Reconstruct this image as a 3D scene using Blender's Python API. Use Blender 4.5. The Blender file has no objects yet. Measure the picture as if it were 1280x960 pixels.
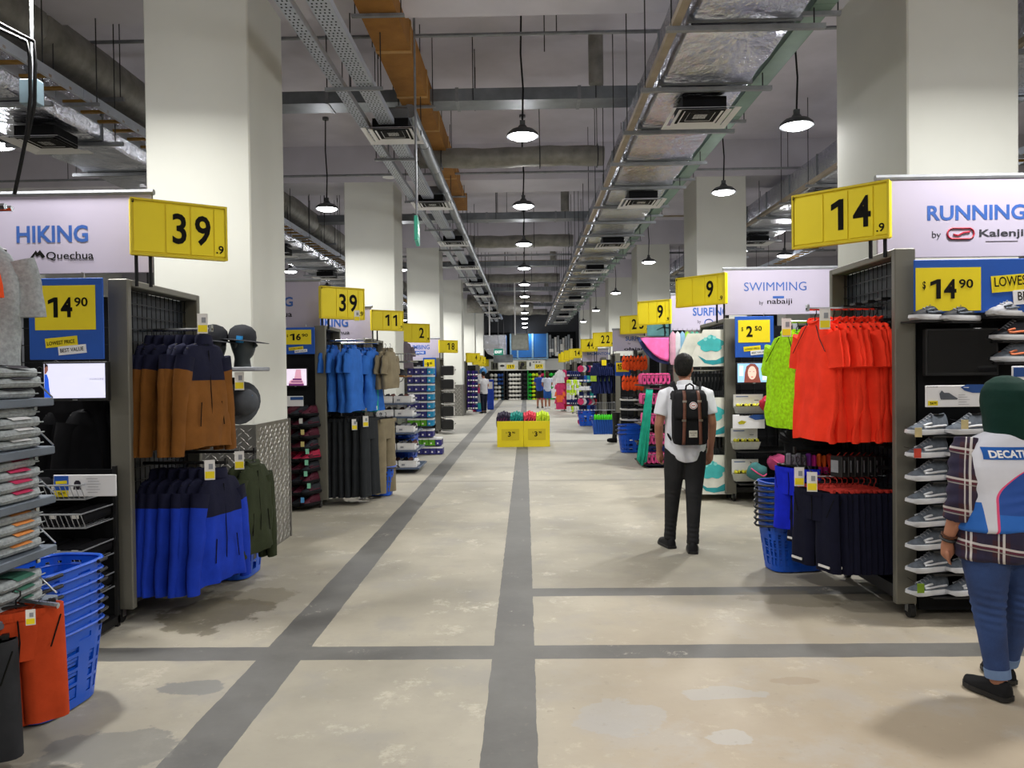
import bpy, bmesh, math, random
from mathutils import Vector, Matrix, noise
from mathutils.bvhtree import BVHTree
random.seed(11)
S = bpy.context.scene
COL = S.collection
R = math.radians
PI = math.pi
# ---------------------------------------------------------------- camera
FOC = 960.0
CAMZ = 1.58
cd = bpy.data.cameras.new('camera')
cd.sensor_width = 36
cd.lens = 36 * FOC / 1280
cd.clip_start = .05
cd.clip_end = 200
cam = bpy.data.objects.new('camera', cd)
COL.objects.link(cam)
CAMR = Matrix.Rotation(R(1.01), 3, 'Z') @ Matrix.Rotation(R(90 - .84), 3, 'X') @ Matrix.Rotation(R(-.7), 3, 'Z')
cam.matrix_world = Matrix.Translation((0, 0, CAMZ)) @ CAMR.to_4x4()
S.camera = cam
# ---------------------------------------------------------------- world, exposure (lamps hang in the room, built below)
w = bpy.data.worlds.new('world')
S.world = w
w.use_nodes = True
w.node_tree.nodes['Background'].inputs[0].default_value = (.6, .65, .7, 1)
w.node_tree.nodes['Background'].inputs[1].default_value = .05
LAMP_W = 39.0
FILL = .46  # strength of the added fill lights, relative to LAMP_W
S.view_settings.view_transform = 'Standard'
S.view_settings.look = 'None'
S.view_settings.gamma = 1
S.view_settings.use_curve_mapping = False
S.view_settings.exposure = -0.1
S.cycles.use_denoising = True
S.cycles.max_bounces = 7
S.cycles.diffuse_bounces = 4
S.cycles.glossy_bounces = 3
S.cycles.sample_clamp_indirect = 6


def P(px, py, Y):
    """the point of the world at depth Y that a pixel of the photograph shows"""
    d = CAMR @ Vector(((px - 640) / FOC, -(py - 480) / FOC, -1))
    t = Y / d.y
    return Vector((d.x * t, Y, CAMZ + d.z * t))


# ---------------------------------------------------------------- materials
def lin(c):
    if isinstance(c, str):
        c = [int(c[i:i + 2], 16) / 255 for i in (0, 2, 4)]
    return tuple(x / 12.92 if x <= .04045 else ((x + .055) / 1.055) ** 2.4 for x in c[:3]) + (1,)


MATS = {}


class NT:
    def __init__(s, name):
        s.mat = bpy.data.materials.new(name)
        s.mat.use_nodes = True
        s.t = s.mat.node_tree
        s.b = s.t.nodes['Principled BSDF']

    def n(s, typ, **kw):
        nd = s.t.nodes.new(typ)
        for k, v in kw.items():
            setattr(nd, k, v)
        return nd

    def put(s, sock, v):
        if isinstance(v, bpy.types.NodeSocket):
            s.t.links.new(v, sock)
        elif isinstance(v, (tuple, list)) and len(v) == 3 and sock.type == 'RGBA':
            sock.default_value = (*v, 1)
        else:
            sock.default_value = v

    def math(s, op, a, b=0.0, c=None, clamp=False):
        nd = s.n('ShaderNodeMath', operation=op, use_clamp=clamp)
        s.put(nd.inputs[0], a)
        s.put(nd.inputs[1], b)
        if c is not None:
            s.put(nd.inputs[2], c)
        return nd.outputs[0]

    def mix(s, f, a, b, blend='MIX'):
        nd = s.n('ShaderNodeMix', data_type='RGBA', blend_type=blend)
        s.put(nd.inputs[0], f)
        s.put(nd.inputs[6], a)
        s.put(nd.inputs[7], b)
        return nd.outputs[2]

    def noise(s, vec, scale, detail=3, rough=.55):
        nd = s.n('ShaderNodeTexNoise')
        s.put(nd.inputs['Vector'], vec)
        nd.inputs['Scale'].default_value = scale
        nd.inputs['Detail'].default_value = detail
        nd.inputs['Roughness'].default_value = rough
        return nd.outputs[0]

    def ramp(s, f, lo, hi):
        nd = s.n('ShaderNodeMapRange')
        nd.clamp = True
        s.put(nd.inputs[0], f)
        nd.inputs[1].default_value = lo
        nd.inputs[2].default_value = hi
        return nd.outputs[0]

    def coords(s):
        c = s.n('ShaderNodeTexCoord').outputs['Object']
        sp = s.n('ShaderNodeSeparateXYZ')
        s.t.links.new(c, sp.inputs[0])
        return c, sp.outputs[0], sp.outputs[1], sp.outputs[2]

    def bump(s, h, strength, dist=.01):
        nd = s.n('ShaderNodeBump')
        nd.inputs['Strength'].default_value = strength
        nd.inputs['Distance'].default_value = dist
        s.put(nd.inputs['Height'], h)
        s.t.links.new(nd.outputs[0], s.b.inputs['Normal'])


def M(name, col='808080', rough=.6, metal=0, nz=(6, .12), bump=None, emit=0, alpha=None):
    if name in MATS:
        return MATS[name]
    t = NT(name)
    c = lin(col)
    t.b.inputs['Roughness'].default_value = rough
    t.b.inputs['Metallic'].default_value = metal
    if rough >= .6 and not metal:
        t.b.inputs['Specular IOR Level'].default_value = .2
    if emit:
        t.b.inputs['Base Color'].default_value = c
        t.b.inputs['Emission Color'].default_value = c
        t.b.inputs['Emission Strength'].default_value = emit
    else:
        o, x, y, z = t.coords()
        f = t.noise(o, nz[0], 4)
        d = tuple(max(0, v * (1 - 2 * nz[1])) for v in c[:3])
        h = tuple(min(1, v * (1 + 1.2 * nz[1]) + .01 * nz[1]) for v in c[:3])
        t.put(t.b.inputs['Base Color'], t.mix(t.ramp(f, .25, .75), d, h))
        if bump:
            t.bump(t.noise(o, bump[0], 4), bump[1], bump[2] if len(bump) > 2 else .01)
    MATS[name] = t.mat
    return t.mat


def cloth(name, col='808080', nz=(9, .1)):
    return M(name, col, rough=.85, nz=nz, bump=(14, .35, .01))


# ---------------------------------------------------------------- mesh building
class MB:
    def __init__(s):
        s.v, s.f, s.mi, s.cur = [], [], [], 0
        s.T = None

    def add(s, vs, fs):
        o = len(s.v)
        if s.T is not None:
            vs = [s.T @ Vector(v) for v in vs]
        s.v += [tuple(v) for v in vs]
        s.f += [tuple(i + o for i in f) for f in fs]
        s.mi += [s.cur] * len(fs)
        return s

    def box(s, x0, x1, y0, y1, z0, z1):
        return s.add([(x0, y0, z0), (x1, y0, z0), (x1, y1, z0), (x0, y1, z0), (x0, y0, z1), (x1, y0, z1), (x1, y1, z1), (x0, y1, z1)],
                     [(0, 3, 2, 1), (4, 5, 6, 7), (0, 1, 5, 4), (1, 2, 6, 5), (2, 3, 7, 6), (3, 0, 4, 7)])

    def cbox(s, x0, x1, y0, y1, z0, z1, c=.006):
        """a box with chamfered edges"""
        r = []
        for z, i in ((z0, c), (z0 + c, 0), (z1 - c, 0), (z1, c)):
            a, b, e, d = x0 + i, x1 - i, y0 + i, y1 - i
            k = c if i == 0 else c * .6
            r.append([(a + k, e, z), (b - k, e, z), (b, e + k, z), (b, d - k, z), (b - k, d, z), (a + k, d, z), (a, d - k, z), (a, e + k, z)])
        return s.loft(r)

    def loft(s, rings, cap=True, closed=True):
        n = len(rings[0])
        vs = [p for r in rings for p in r]
        fs = []
        for j in range(len(rings) - 1):
            for i in range(n if closed else n - 1):
                k = (i + 1) % n
                fs.append((j * n + i, j * n + k, (j + 1) * n + k, (j + 1) * n + i))
        if cap and closed:
            fs.append(tuple(range(n - 1, -1, -1)))
            fs.append(tuple(range((len(rings) - 1) * n, len(rings) * n)))
        return s.add(vs, fs)

    def tube(s, pts, r, n=6, cap=True):
        pts = [Vector(p) for p in pts]
        rs = r if isinstance(r, (list, tuple)) else [r] * len(pts)
        rings = []
        up = None
        for i, p in enumerate(pts):
            a = pts[max(0, i - 1)]
            b = pts[min(len(pts) - 1, i + 1)]
            d = (b - a).normalized()
            if up is None:
                up = Vector((0, 0, 1)) if abs(d.z) < .9 else Vector((1, 0, 0))
            x = up.cross(d)
            if x.length < 1e-4:
                x = Vector((1, 0, 0)).cross(d)
            x.normalize()
            y = d.cross(x)
            up = y
            q = rs[i]
            qx, qy = q if isinstance(q, tuple) else (q, q)
            rings.append([p + x * (math.cos(2 * PI * k / n) * qx) + y * (math.sin(2 * PI * k / n) * qy) for k in range(n)])
        return s.loft(rings, cap)

    def lathe(s, prof, n=16, c=(0, 0, 0), cap=True):
        return s.loft([[(c[0] + r * math.cos(2 * PI * k / n), c[1] + r * math.sin(2 * PI * k / n), c[2] + z) for k in range(n)] for r, z in prof], cap)

    def ell(s, c, r, n=10, m=7):
        rings = []
        for j in range(m):
            a = -PI / 2 + PI * (j + .25) / (m - .5)
            q = math.cos(a)
            rings.append([(c[0] + r[0] * q * math.cos(2 * PI * k / n), c[1] + r[1] * q * math.sin(2 * PI * k / n), c[2] + r[2] * math.sin(a)) for k in range(n)])
        return s.loft(rings)

    def poly(s, pts, t=0.0):
        """an outline in XZ facing -Y with thickness t behind it"""
        n = len(pts)
        if t == 0:
            return s.add([(x, 0, z) for x, z in pts], [tuple(range(n))])
        return s.loft([[(x, 0, z) for x, z in pts][::-1], [(x, t, z) for x, z in pts][::-1]])

    def grid(s, fn, nu, nv):
        vs = [fn(i / nu, j / nv) for j in range(nv + 1) for i in range(nu + 1)]
        fs = [(j * (nu + 1) + i, j * (nu + 1) + i + 1, (j + 1) * (nu + 1) + i + 1, (j + 1) * (nu + 1) + i) for j in range(nv) for i in range(nu)]
        return s.add(vs, fs)

    def mesh(s, name, mats, smooth=False):
        me = bpy.data.meshes.new(name)
        me.from_pydata(s.v, [], s.f)
        for m in (mats if isinstance(mats, (list, tuple)) else [mats]):
            me.materials.append(m)
        if any(s.mi):
            me.polygons.foreach_set('material_index', s.mi)
        if smooth:
            me.polygons.foreach_set('use_smooth', [True] * len(s.f))
            try:
                me.set_sharp_from_angle(angle=R(50))
            except Exception:
                pass
        me.update()
        return me

    def build(s, name, mats, parent=None, smooth=False, loc=None, rz=0):
        o = bpy.data.objects.new(name, s.mesh(name, mats, smooth))
        COL.objects.link(o)
        if parent is not None:
            o.parent = parent
        if loc is not None:
            o.location = loc
        if rz:
            o.rotation_euler = (0, 0, rz)
        return o


KIDS = {}


def kids(o):
    return list(o.children)


def solidify(o, t, offset=0):
    m = o.modifiers.new('solid', 'SOLIDIFY')
    m.thickness = t
    m.offset = offset
    return o


def tag(o, label, cat, group=None):
    label = ' '.join(label.split())
    if not 4 <= len(label.split()) <= 16:
        print('LABEL LENGTH', len(label.split()), label)
    o['label'] = label
    o['category'] = cat
    if group:
        o['group'] = group
    return o


def empty(name, loc=(0, 0, 0), rz=0, parent=None):
    o = bpy.data.objects.new(name, None)
    o.empty_display_size = .1
    COL.objects.link(o)
    o.location = loc
    o.rotation_euler = (0, 0, rz)
    if parent is not None:
        o.parent = parent
    return o


def copy_tree(o, parent=None, loc=None, rz=None):
    c = o.copy()
    COL.objects.link(c)
    if parent is not None:
        c.parent = parent
    if loc is not None:
        c.location = loc
    if rz is not None:
        c.rotation_euler = (0, 0, rz)
    for ch in kids(o):
        copy_tree(ch, c)
    return c


def struct(name, mb, mats, parent=None, smooth=False):
    o = mb.build(name, mats, parent, smooth)
    if parent is None:
        o['kind'] = 'structure'
    return o


ORD = 'first second third fourth fifth sixth seventh eighth ninth tenth eleventh twelfth thirteenth fourteenth fifteenth sixteenth seventeenth eighteenth nineteenth twentieth'.split()


class Pool:
    """first use makes the thing, later uses copy it"""
    def __init__(s):
        s.d = {}

    def get(s, key, make, loc, rz, label, cat, group=None, scale=None):
        if key in s.d:
            o = copy_tree(s.d[key], None, loc, rz)
        else:
            o = make()
            s.d[key] = o
            o.location = loc
            o.rotation_euler = (0, 0, rz)
        if scale:
            o.scale = scale
        tag(o, label, cat, group)
        return o


POOL = Pool()
# ---------------------------------------------------------------- lettering (flat print, XZ plane facing -Y)
TXT = {}


def text_data(s, bold):
    k = (s, bold)
    if k not in TXT and '1' in s and s.isdigit():
        vs, fs, x = [], [], 0
        for ch in s:
            if ch == '1':
                v, f, W, H = [(.28, 0), (.5, 0), (.5, 1), (.33, 1), (0, .86), (0, .66), (.28, .77)], [(0, 1, 2, 3, 4, 5, 6)], .52, 1
            else:
                v, f, W, H = text_data(ch, bold)
                v = [(a * .85 / H, b / H) for a, b in v]
                W = W * .85 / H
            o = len(vs)
            vs += [(a + x, b) for a, b in v]
            fs += [tuple(i + o for i in q) for q in f]
            x += W + .13
        TXT[k] = (vs, fs, x - .13, 1)
    if k not in TXT:
        cu = bpy.data.curves.new('lettering', 'FONT')
        cu.body = s
        cu.offset = bold
        cu.resolution_u = 3
        o = bpy.data.objects.new('lettering', cu)
        COL.objects.link(o)
        dg = bpy.context.evaluated_depsgraph_get()
        dg.update()
        me = bpy.data.meshes.new_from_object(o.evaluated_get(dg))
        vs = [v.co.copy() for v in me.vertices]
        fs = [tuple(p.vertices) for p in me.polygons]
        bpy.data.objects.remove(o)
        bpy.data.curves.remove(cu)
        bpy.data.meshes.remove(me)
        x0, x1 = min(v.x for v in vs), max(v.x for v in vs)
        y0, y1 = min(v.y for v in vs), max(v.y for v in vs)
        TXT[k] = ([((v.x - x0), (v.y - y0)) for v in vs], fs, x1 - x0, y1 - y0)
    return TXT[k]


def letter(s, parent, mat, x, z, h, w=None, y=-.002, bold=.02, name='lettering', slant=0, rot=0):
    """text with its lower left corner at x, z; h high and, if given, w wide"""
    vs, fs, W, H = text_data(s, bold)
    k = h / H
    kx = w / W if w else k
    mb = MB()
    ca, sa = math.cos(rot), math.sin(rot)
    pts = [(a * kx + slant * b * k, b * k) for a, b in vs]
    mb.add([(x + a * ca - b * sa, y, z + a * sa + b * ca) for a, b in pts], fs)
    return mb.build(name, mat, parent)


# ---------------------------------------------------------------- common materials
m_frame = M('taupe_powder_coat', '6c6a60', .45, .2, (3, .05))
m_black = M('black_plastic', '08080a', .5)
m_wire = M('black_wire', '16171a', .4, .6)
m_chrome = M('chrome', 'c8ccd0', .2, 1)
m_steel = M('galvanised_steel', '8d9094', .45, .55, (9, .15))
m_white = M('white_board', 'e8e8ea', .5, 0, (2, .03))
m_ink = M('black_ink', '0a0904', .8)
m_yellow = M('price_yellow', 'ead406', .5, 0, (2, .04))
m_yellow2 = M('price_yellow_rim', 'd0ba06', .5, 0, (2, .04))
m_blue = M('sign_blue', '0a4fae', .5, 0, (2, .05))
m_bluetext = M('blue_lettering', '2f5aa6', .5)
m_lilac = M('banner_lilac', 'b3acbf', .6, 0, (1.5, .03))
m_grey = M('grey_board', '8f9298', .6)
m_plastic = M('basket_blue', '0a52c4', .35, 0, (4, .05))
m_tagw = M('tag_white', 'dedcd8', .6)
m_dark = M('dark_board', '0e0f12', .8)
# ---------------------------------------------------------------- floor


def floor_material():
    t = NT('worn_concrete')
    o, x, y, z = t.coords()
    n_edge = t.noise(o, 5, 5)
    n_big = t.noise(o, .55, 6, .6)
    n_mid = t.noise(o, 1.7, 7, .65)
    n_fin = t.noise(o, 22, 5, .6)
    wob = t.math('MULTIPLY', t.math('SUBTRACT', n_edge, .5), .022)
    base = t.mix(t.ramp(n_big, .35, .68), lin('8b8678'), lin('aca594'))
    base = t.mix(t.math('MULTIPLY', t.ramp(n_mid, .52, .64), .55), base, lin('8e8b84'))
    base = t.mix(t.math('MULTIPLY', t.ramp(t.noise(o, 2.6, 10, .78), .56, .62), .3), base, lin('cfc8b6'))
    # the floor near the door end is warmer and browner
    warm = t.math('MULTIPLY', t.ramp(y, 6.0, 2.6), t.ramp(x, -.2, .6))
    base = t.mix(t.math('MULTIPLY', warm, .55), base, lin('b09b80'))
    warmn = t.math('MULTIPLY', warm, t.ramp(n_mid, .5, .6))
    base = t.mix(t.math('MULTIPLY', warmn, .6), base, lin('a9a49c'))
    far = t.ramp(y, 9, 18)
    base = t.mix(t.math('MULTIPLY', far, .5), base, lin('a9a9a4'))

    def band(v, c, hw):
        d = t.math('ADD', t.math('ABSOLUTE', t.math('SUBTRACT', v, c)), wob)
        return t.math('LESS_THAN', d, hw)

    def gt(v, c):
        return t.math('GREATER_THAN', v, c)

    mask = band(x, -.085, .118)
    m2 = band(x, -1.39, .125)
    m3 = band(y, 4.32, .105)
    m4 = t.math('MULTIPLY', band(y, 5.5, .10), gt(x, .02))
    m5 = band(y, 11.2, .08)
    m6 = t.math('MULTIPLY', band(y, 17.6, .14), .5)
    allm = mask
    for q in (m2, m3, m4):
        allm = t.math('MAXIMUM', allm, q)
    for q in (t.math('MULTIPLY', m5, .35), m6):
        allm = t.math('MAXIMUM', allm, q)
    scr = t.math('MULTIPLY', t.ramp(t.noise(o, 3.1, 5, .6), .715, .725), .6)
    stripc = t.mix(t.ramp(n_mid, .35, .7), lin('4a4a49'), lin('676764'))
    stripc = t.mix(scr, stripc, lin('bdb6a8'))
    colr = t.mix(t.math('MULTIPLY', allm, .92), base, stripc)

    def blob(cx, cy, rx, ry, amt, colour, cr):
        dx = t.math('DIVIDE', t.math('SUBTRACT', x, cx), rx)
        dy = t.math('DIVIDE', t.math('SUBTRACT', y, cy), ry)
        d = t.math('ADD', t.math('MULTIPLY', dx, dx), t.math('MULTIPLY', dy, dy))
        d = t.math('ADD', d, t.math('MULTIPLY', t.math('SUBTRACT', t.noise(o, 3.6, 8, .65), .5), 4.2))
        return t.mix(t.math('MULTIPLY', t.ramp(d, 1.0, .8), amt), colr, lin(colour))
    for b in ((-2.1, 5.05, .36, .4, .7, '5b543f'), (-1.95, 5.45, .34, .2, .5, '6d654e'), (-1.72, 3.86, .17, .1, .85, '777773'),
              (-1.75, 3.2, .3, .22, .8, '75746e'), (-2.0, 6.7, .3, .4, .3, '8b8778'), (1.8, 5.3, .35, .2, .5, '6c6450'),
              (.42, 3.5, .2, .2, .5, '9f9e9c'), (.95, 3.75, .2, .08, .5, 'a3a3a2'), (.85, 3.3, .1, .07, .5, 'adadac'),
              (1.35, 3.9, .14, .05, .4, '8c7a62')):
        colr = blob(*b, .3)
    colr = t.mix(t.math('MULTIPLY', t.ramp(n_fin, .62, .7), .25), colr, lin('807a6c'))
    scuff = t.math('MULTIPLY', t.ramp(t.noise(o, 2.2, 9, .75), .64, .66), t.ramp(t.noise(o, 11, 4), .48, .56))
    colr = t.mix(t.math('MULTIPLY', scuff, .55), colr, lin('6e695e'))
    pale = t.math('MULTIPLY', t.ramp(t.noise(o, 1.3, 10, .8), .6, .63), t.ramp(t.noise(o, 30, 4), .5, .56))
    colr = t.mix(t.math('MULTIPLY', pale, .45), colr, lin('cdc6b8'))
    t.put(t.b.inputs['Base Color'], colr)
    t.put(t.b.inputs['Roughness'], t.math('ADD', .42, t.math('MULTIPLY', n_mid, .3)))
    t.bump(t.math('ADD', n_fin, t.math('MULTIPLY', n_mid, 2)), .12, .006)
    return t.mat


X0, X1, Y0, Y1, ZC = -15.0, 15.0, -6.0, 46.0, 5.7
struct('floor', MB().box(X0, X1, Y0, Y1, -.2, 0), floor_material())
m_ceil = M('painted_slab', 'd0ccd6', .9, 0, (.9, .1), (25, .15))
m_wall = M('white_paint', 'd2d2ce', .8, 0, (.8, .04))
m_ceil2 = M('painted_beam', 'c8c5cd', .9, 0, (.9, .08))
struct('ceiling', MB().box(X0, X1, Y0, Y1, ZC, ZC + .2), m_ceil)
struct('wall_left', MB().box(X0 - .2, X0, Y0, Y1, 0, ZC), m_wall)
struct('wall_right', MB().box(X1, X1 + .2, Y0, Y1, 0, ZC), m_wall)
struct('wall_back', MB().box(X0, X1, Y1, Y1 + .2, 0, ZC), M('dark_back_wall', '44464a', .85, 0, (.6, .15)))
struct('trim_1', MB().box(X0, X1, Y1 - .16, Y1, 1.6, 2.62), m_wall)
struct('wall_front', MB().box(X0, X1, Y0 - .2, Y0, 0, ZC), m_wall)
COLY = [6.57 + 7.3 * k for k in range(6)]
for k, cy in enumerate(COLY):
    struct('ceiling_beam', MB().box(X0, X1, cy - .02, cy + .95, 5.05, ZC), m_ceil2)
m_plate = M('tread_plate_steel', '8c8a84', .38, .75, (5, .1))
m_plate2 = M('tread_bar_steel', 'b0aea8', .3, .8, (5, .1))
m_col = M('column_paint', 'd3d4cc', .75, 0, (1.2, .025))


def tread(mb, orig, u, nrm, wid, hei, step):
    """raised lozenges on a steel sheet: u runs along, z up, nrm outward"""
    z = step * .6
    j = 0
    while z < hei - step * .4:
        s = step * (.5 if j % 2 else .9)
        i = 0
        while s < wid - step * .3:
            a = .7 if (i + j) % 2 else -.7
            c = orig + u * s + Vector((0, 0, z))
            d = u * math.cos(a) + Vector((0, 0, math.sin(a)))
            e = u * -math.sin(a) + Vector((0, 0, math.cos(a)))
            L, W, H = step * .46, step * .13, .004
            mb.add([c - d * L, c - e * W, c + d * L, c + e * W, c + nrm * H - d * L * .5, c + nrm * H + d * L * .5],
                   [(0, 1, 4), (1, 5, 4), (1, 2, 5), (2, 3, 5), (3, 4, 5), (3, 0, 4)])
            s += step
            i += 1
        z += step * .62
        j += 1


def column(x0, x1, y0, y1, aisle, clad):
    o = struct('column', MB().cbox(x0, x1, y0, y1, 0, 5.1, .012), m_col)
    o['label'] = 'white square column'
    del o['label']
    if not clad:
        return
    h = 1.16
    for side in ('front', 'aisle'):
        mb, tb = MB(), MB()
        if side == 'front':
            mb.box(x0 - .012, x1 + .012, y0 - .012, y0, 0, h)
            org, u, nr, wd = Vector((x0, y0 - .012, 0)), Vector((1, 0, 0)), Vector((0, -1, 0)), x1 - x0
        else:
            ax = x1 if aisle > 0 else x0
            mb.box(min(ax, ax + .012 * aisle), max(ax, ax + .012 * aisle), y0, y1 + .01, 0, h)
            org, u, nr, wd = Vector((ax + .012 * aisle, y0, 0)), Vector((0, 1, 0)), Vector((aisle, 0, 0)), y1 - y0
        p = mb.build('cladding_panel', m_plate, o)
        if clad > 1:
            tread(tb, org, u, nr, wd, h, .062 if clad == 2 else .12)
            q = tb.build('tread_pattern', m_plate2, p)
            q['kind'] = 'stuff'
    e = MB()
    ax = x1 if aisle > 0 else x0
    e.box(min(ax, ax + .02 * aisle), max(ax, ax + .02 * aisle), y0 - .02, y0 + .02, 0, h)
    e.box(min(ax, ax + .02 * aisle), max(ax, ax + .02 * aisle), y1 - .01, y1 + .02, 0, h)
    e.build('corner_angle', m_plate, o)


for k, cy in enumerate(COLY):
    column(-3.24, -2.34, cy, cy + .93, 1, (2, 3, 3, 3, 1, 1)[k])
    column(3.1, 3.99, cy - .3 if k == 0 else cy, cy + 1.1, -1, 1)
    for sx in (-1, 1):
        column(*( (-10.2, -9.3) if sx < 0 else (9.6, 10.5)), cy, cy + .93, 1, 0)
# ================================================================ pendant lamps
m_lens = M('lamp_lens', 'ffffff', emit=22)
m_house = M('lamp_housing', '55575a', .45, .4)
m_cord = M('cord_black', '18181a', .6)


def make_pendant(key):
    r = empty('pendant_lamp')
    MB().lathe([(.03, .1), (.045, .09), (.06, .06), (.13, .04), (.175, .0), (.185, -.03), (.178, -.032), (.15, .0), (.05, .012)], 20).build('housing', m_house, r, True)
    MB().lathe([(.155, -.022), (.15, -.038), (.11, -.055), (.05, -.063), (.01, -.065)], 20).build('lens', m_lens, r)
    MB().box(-.03, .03, -.02, .02, .09, .15).build('bracket', m_house, r)
    MB().tube([(.0, 0, .15), (.012, .0, .5), (-.012, .01, .9), (0, 0, ZC - 4.27 - .02)], .011, 5).build('cord', m_cord, r)
    MB().lathe([(.05, 0), (.05, .04)], 10, (0, 0, ZC - 4.27 - .04)).build('ceiling_rose', m_house, r)
    return r


def lamp_light(x, y, z, pw):
    l = bpy.data.lights.new('lamp_light', 'AREA')
    l.shape = 'DISK'
    l.size = .3
    l.energy = pw
    l.color = (1.0, .985, .95)
    l.spread = R(158)
    o = bpy.data.objects.new('lamp_light', l)
    COL.objects.link(o)
    o.location = (x, y, z)
    g = bpy.data.lights.new('added_fill', 'POINT')  # fill light added below each lens to brighten ceiling and column tops
    g.energy = LAMP_W * FILL
    g.color = (.98, .98, 1.0)
    g.shadow_soft_size = .1
    o2 = bpy.data.objects.new('added_fill', g)
    COL.objects.link(o2)
    o2.location = (x, y, z - .1)
    return o


rows = {'centre aisle': [(0, 8.7 + 3.65 * k) for k in range(-3, 11)],
        'left column line': [(-3.15, 5.0 + 7.3 * k) for k in range(-1, 6)],
        'left outer bay': [(-6.0, 8.7 + 3.65 * k) for k in range(-3, 10)],
        'right column line': [(3.4, 4.55), (3.0, 8.5), (3.0, 11.6), (3.05, 18.9), (3.1, 26.2), (3.1, 33.5), (3.1, 40.8), (3.0, -2)],
        'right outer bay': [(6.1, 7.2 + 3.65 * k) for k in range(-3, 10)]}
wh = {'centre aisle': 'over the aisle', 'left column line': 'between the left columns', 'left outer bay': 'beyond the left columns',
      'right column line': 'beside the right columns', 'right outer bay': 'beyond the right columns'}
LZ = 4.27
for rn, pts in rows.items():
    pts = sorted(pts, key=lambda p: p[1])
    vis = unseen = 0
    for (x, y) in pts:
        seen = y > 7 and 960 * (LZ - CAMZ) / y < 470 and abs(x) / y < .72
        if seen:
            lab = 'round grey pendant lamp %s, %s from the camera' % (wh[rn], ORD[vis])
            vis += 1
        else:
            lab = 'pendant lamp out of the picture %s, %s of its row' % (wh[rn], ORD[unseen])
            unseen += 1
        POOL.get('pendant', lambda: make_pendant(0), (x, y, LZ), 0, lab, 'lamp', 'pendant lamps ' + wh[rn])
        lamp_light(x, y, LZ - .09, LAMP_W * (3.4 if 'right column' in rn and y > 9 else 2.6 if 'column' in rn else .8))
# ================================================================ ducts, trays, pipes under the slab
def foil_material():
    t = NT('crumpled_foil')
    o, x, y, z = t.coords()
    t.b.inputs['Metallic'].default_value = 1
    t.put(t.b.inputs['Base Color'], t.mix(t.noise(o, 1.3, 3), lin('b4b8c4'), lin('e4e5ee')))
    t.put(t.b.inputs['Roughness'], t.math('ADD', .12, t.math('MULTIPLY', t.noise(o, 3, 3), .16)))
    t.bump(t.math('ADD', t.noise(o, 4, 4), t.math('MULTIPLY', t.noise(o, 15, 5), .5)), .75, .04)
    return t.mat


m_foil = foil_material()
m_ins = M('grey_pipe_insulation', '8b8982', .55, .35, (5, .2), (9, .5, .02))
m_galv = M('galvanised_sheet', '80858a', .4, .6, (4, .15))
m_tray = M('pale_cable_tray', 'b9c0cc', .45, .3, (6, .06))
m_brown = M('brown_board_duct', '9a6c34', .85, 0, (3, .16), (30, .3))
m_rod = M('threaded_rod', '3a3a3c', .5, .6)
m_hole = M('tray_holes', '2c3038', .7)
m_beige = M('beige_pipe', '9c8f7c', .5, .1)


def rod(parent, x, y, z0, z1=None, r=.006, name='hanger_rod', mat=None):
    return MB().tube([(x, y, z0), (x, y, z1 if z1 else ZC)], r, 5).build(name, mat or m_rod, parent)


def diffuser(parent):
    r = MB().box(-.2, .2, -.2, .2, .02, .14).build('diffuser', m_dark, parent)
    mb = MB()
    for k, (a, z) in enumerate(((.31, 0), (.24, .006), (.18, .012), (.12, .018))):
        b = a - .045
        mb.add([(-a, -a, z), (a, -a, z), (a, a, z), (-a, a, z), (-b, -b, z + .022), (b, -b, z + .022), (b, b, z + .022), (-b, b, z + .022)],
               [(0, 1, 5, 4), (1, 2, 6, 5), (2, 3, 7, 6), (3, 0, 4, 7)])
    mb.box(-.06, .06, -.06, .06, .02, .026)
    mb.build('louvre', m_white, r)
    return r


def foil_duct(xc, wd, zb, hgt, ya, yb, label, vents, rails=True, vx=0.0):
    d = empty('air_duct', (xc, ya, zb))
    tag(d, label, 'air duct')
    sec = None
    L = 1.22
    n = int((yb - ya) / L)
    for k in range(n):
        if sec is None:
            mb = MB()
            rr = []
            for yy, g in ((0, 0), (.05, .012), (.3, .004), (.62, .016), (.95, .0), (1.17, .012), (1.22, 0)):
                a = wd / 2 + g * .4
                rr.append([(-a + .03, yy, -g), (a - .03, yy, -g), (a, yy, .03), (a, yy, hgt), (-a, yy, hgt), (-a, yy, .03)])
            mb.loft(rr)
            sec = mb.build('duct_section', m_foil, d, True)
            bar = MB().box(-wd / 2 - .16, wd / 2 + .2, .03, .07, -.055, -.018).build('support_bar', m_steel, d)
            fl = MB().box(-wd / 2 - .015, wd / 2 + .015, -.012, .012, -.012, hgt + .01).build('duct_flange', m_galv, d)
            hr = [rod(d, sx * (wd / 2 + .12), .05, -.03, ZC - zb) for sx in (-1, 1)]
        else:
            copy_tree(sec, d, (0, k * L, 0))
            copy_tree(bar, d, (0, k * L, 0))
            copy_tree(fl, d, (0, k * L, 0))
            for h in hr:
                copy_tree(h, d, (0, k * L, 0))
    if rails:
        for sx in (-1,):
            MB().box(sx * (wd / 2 + .09) - .03, sx * (wd / 2 + .09) + .03, 0, yb - ya, -.02, .03).build('edge_rail', m_beige, d)
    first = None
    for y in vents:
        if first is None:
            first = diffuser(d)
            first.location = (vx, y - ya, -.17)
        else:
            copy_tree(first, d, (vx, y - ya, -.17))
    return d


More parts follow.
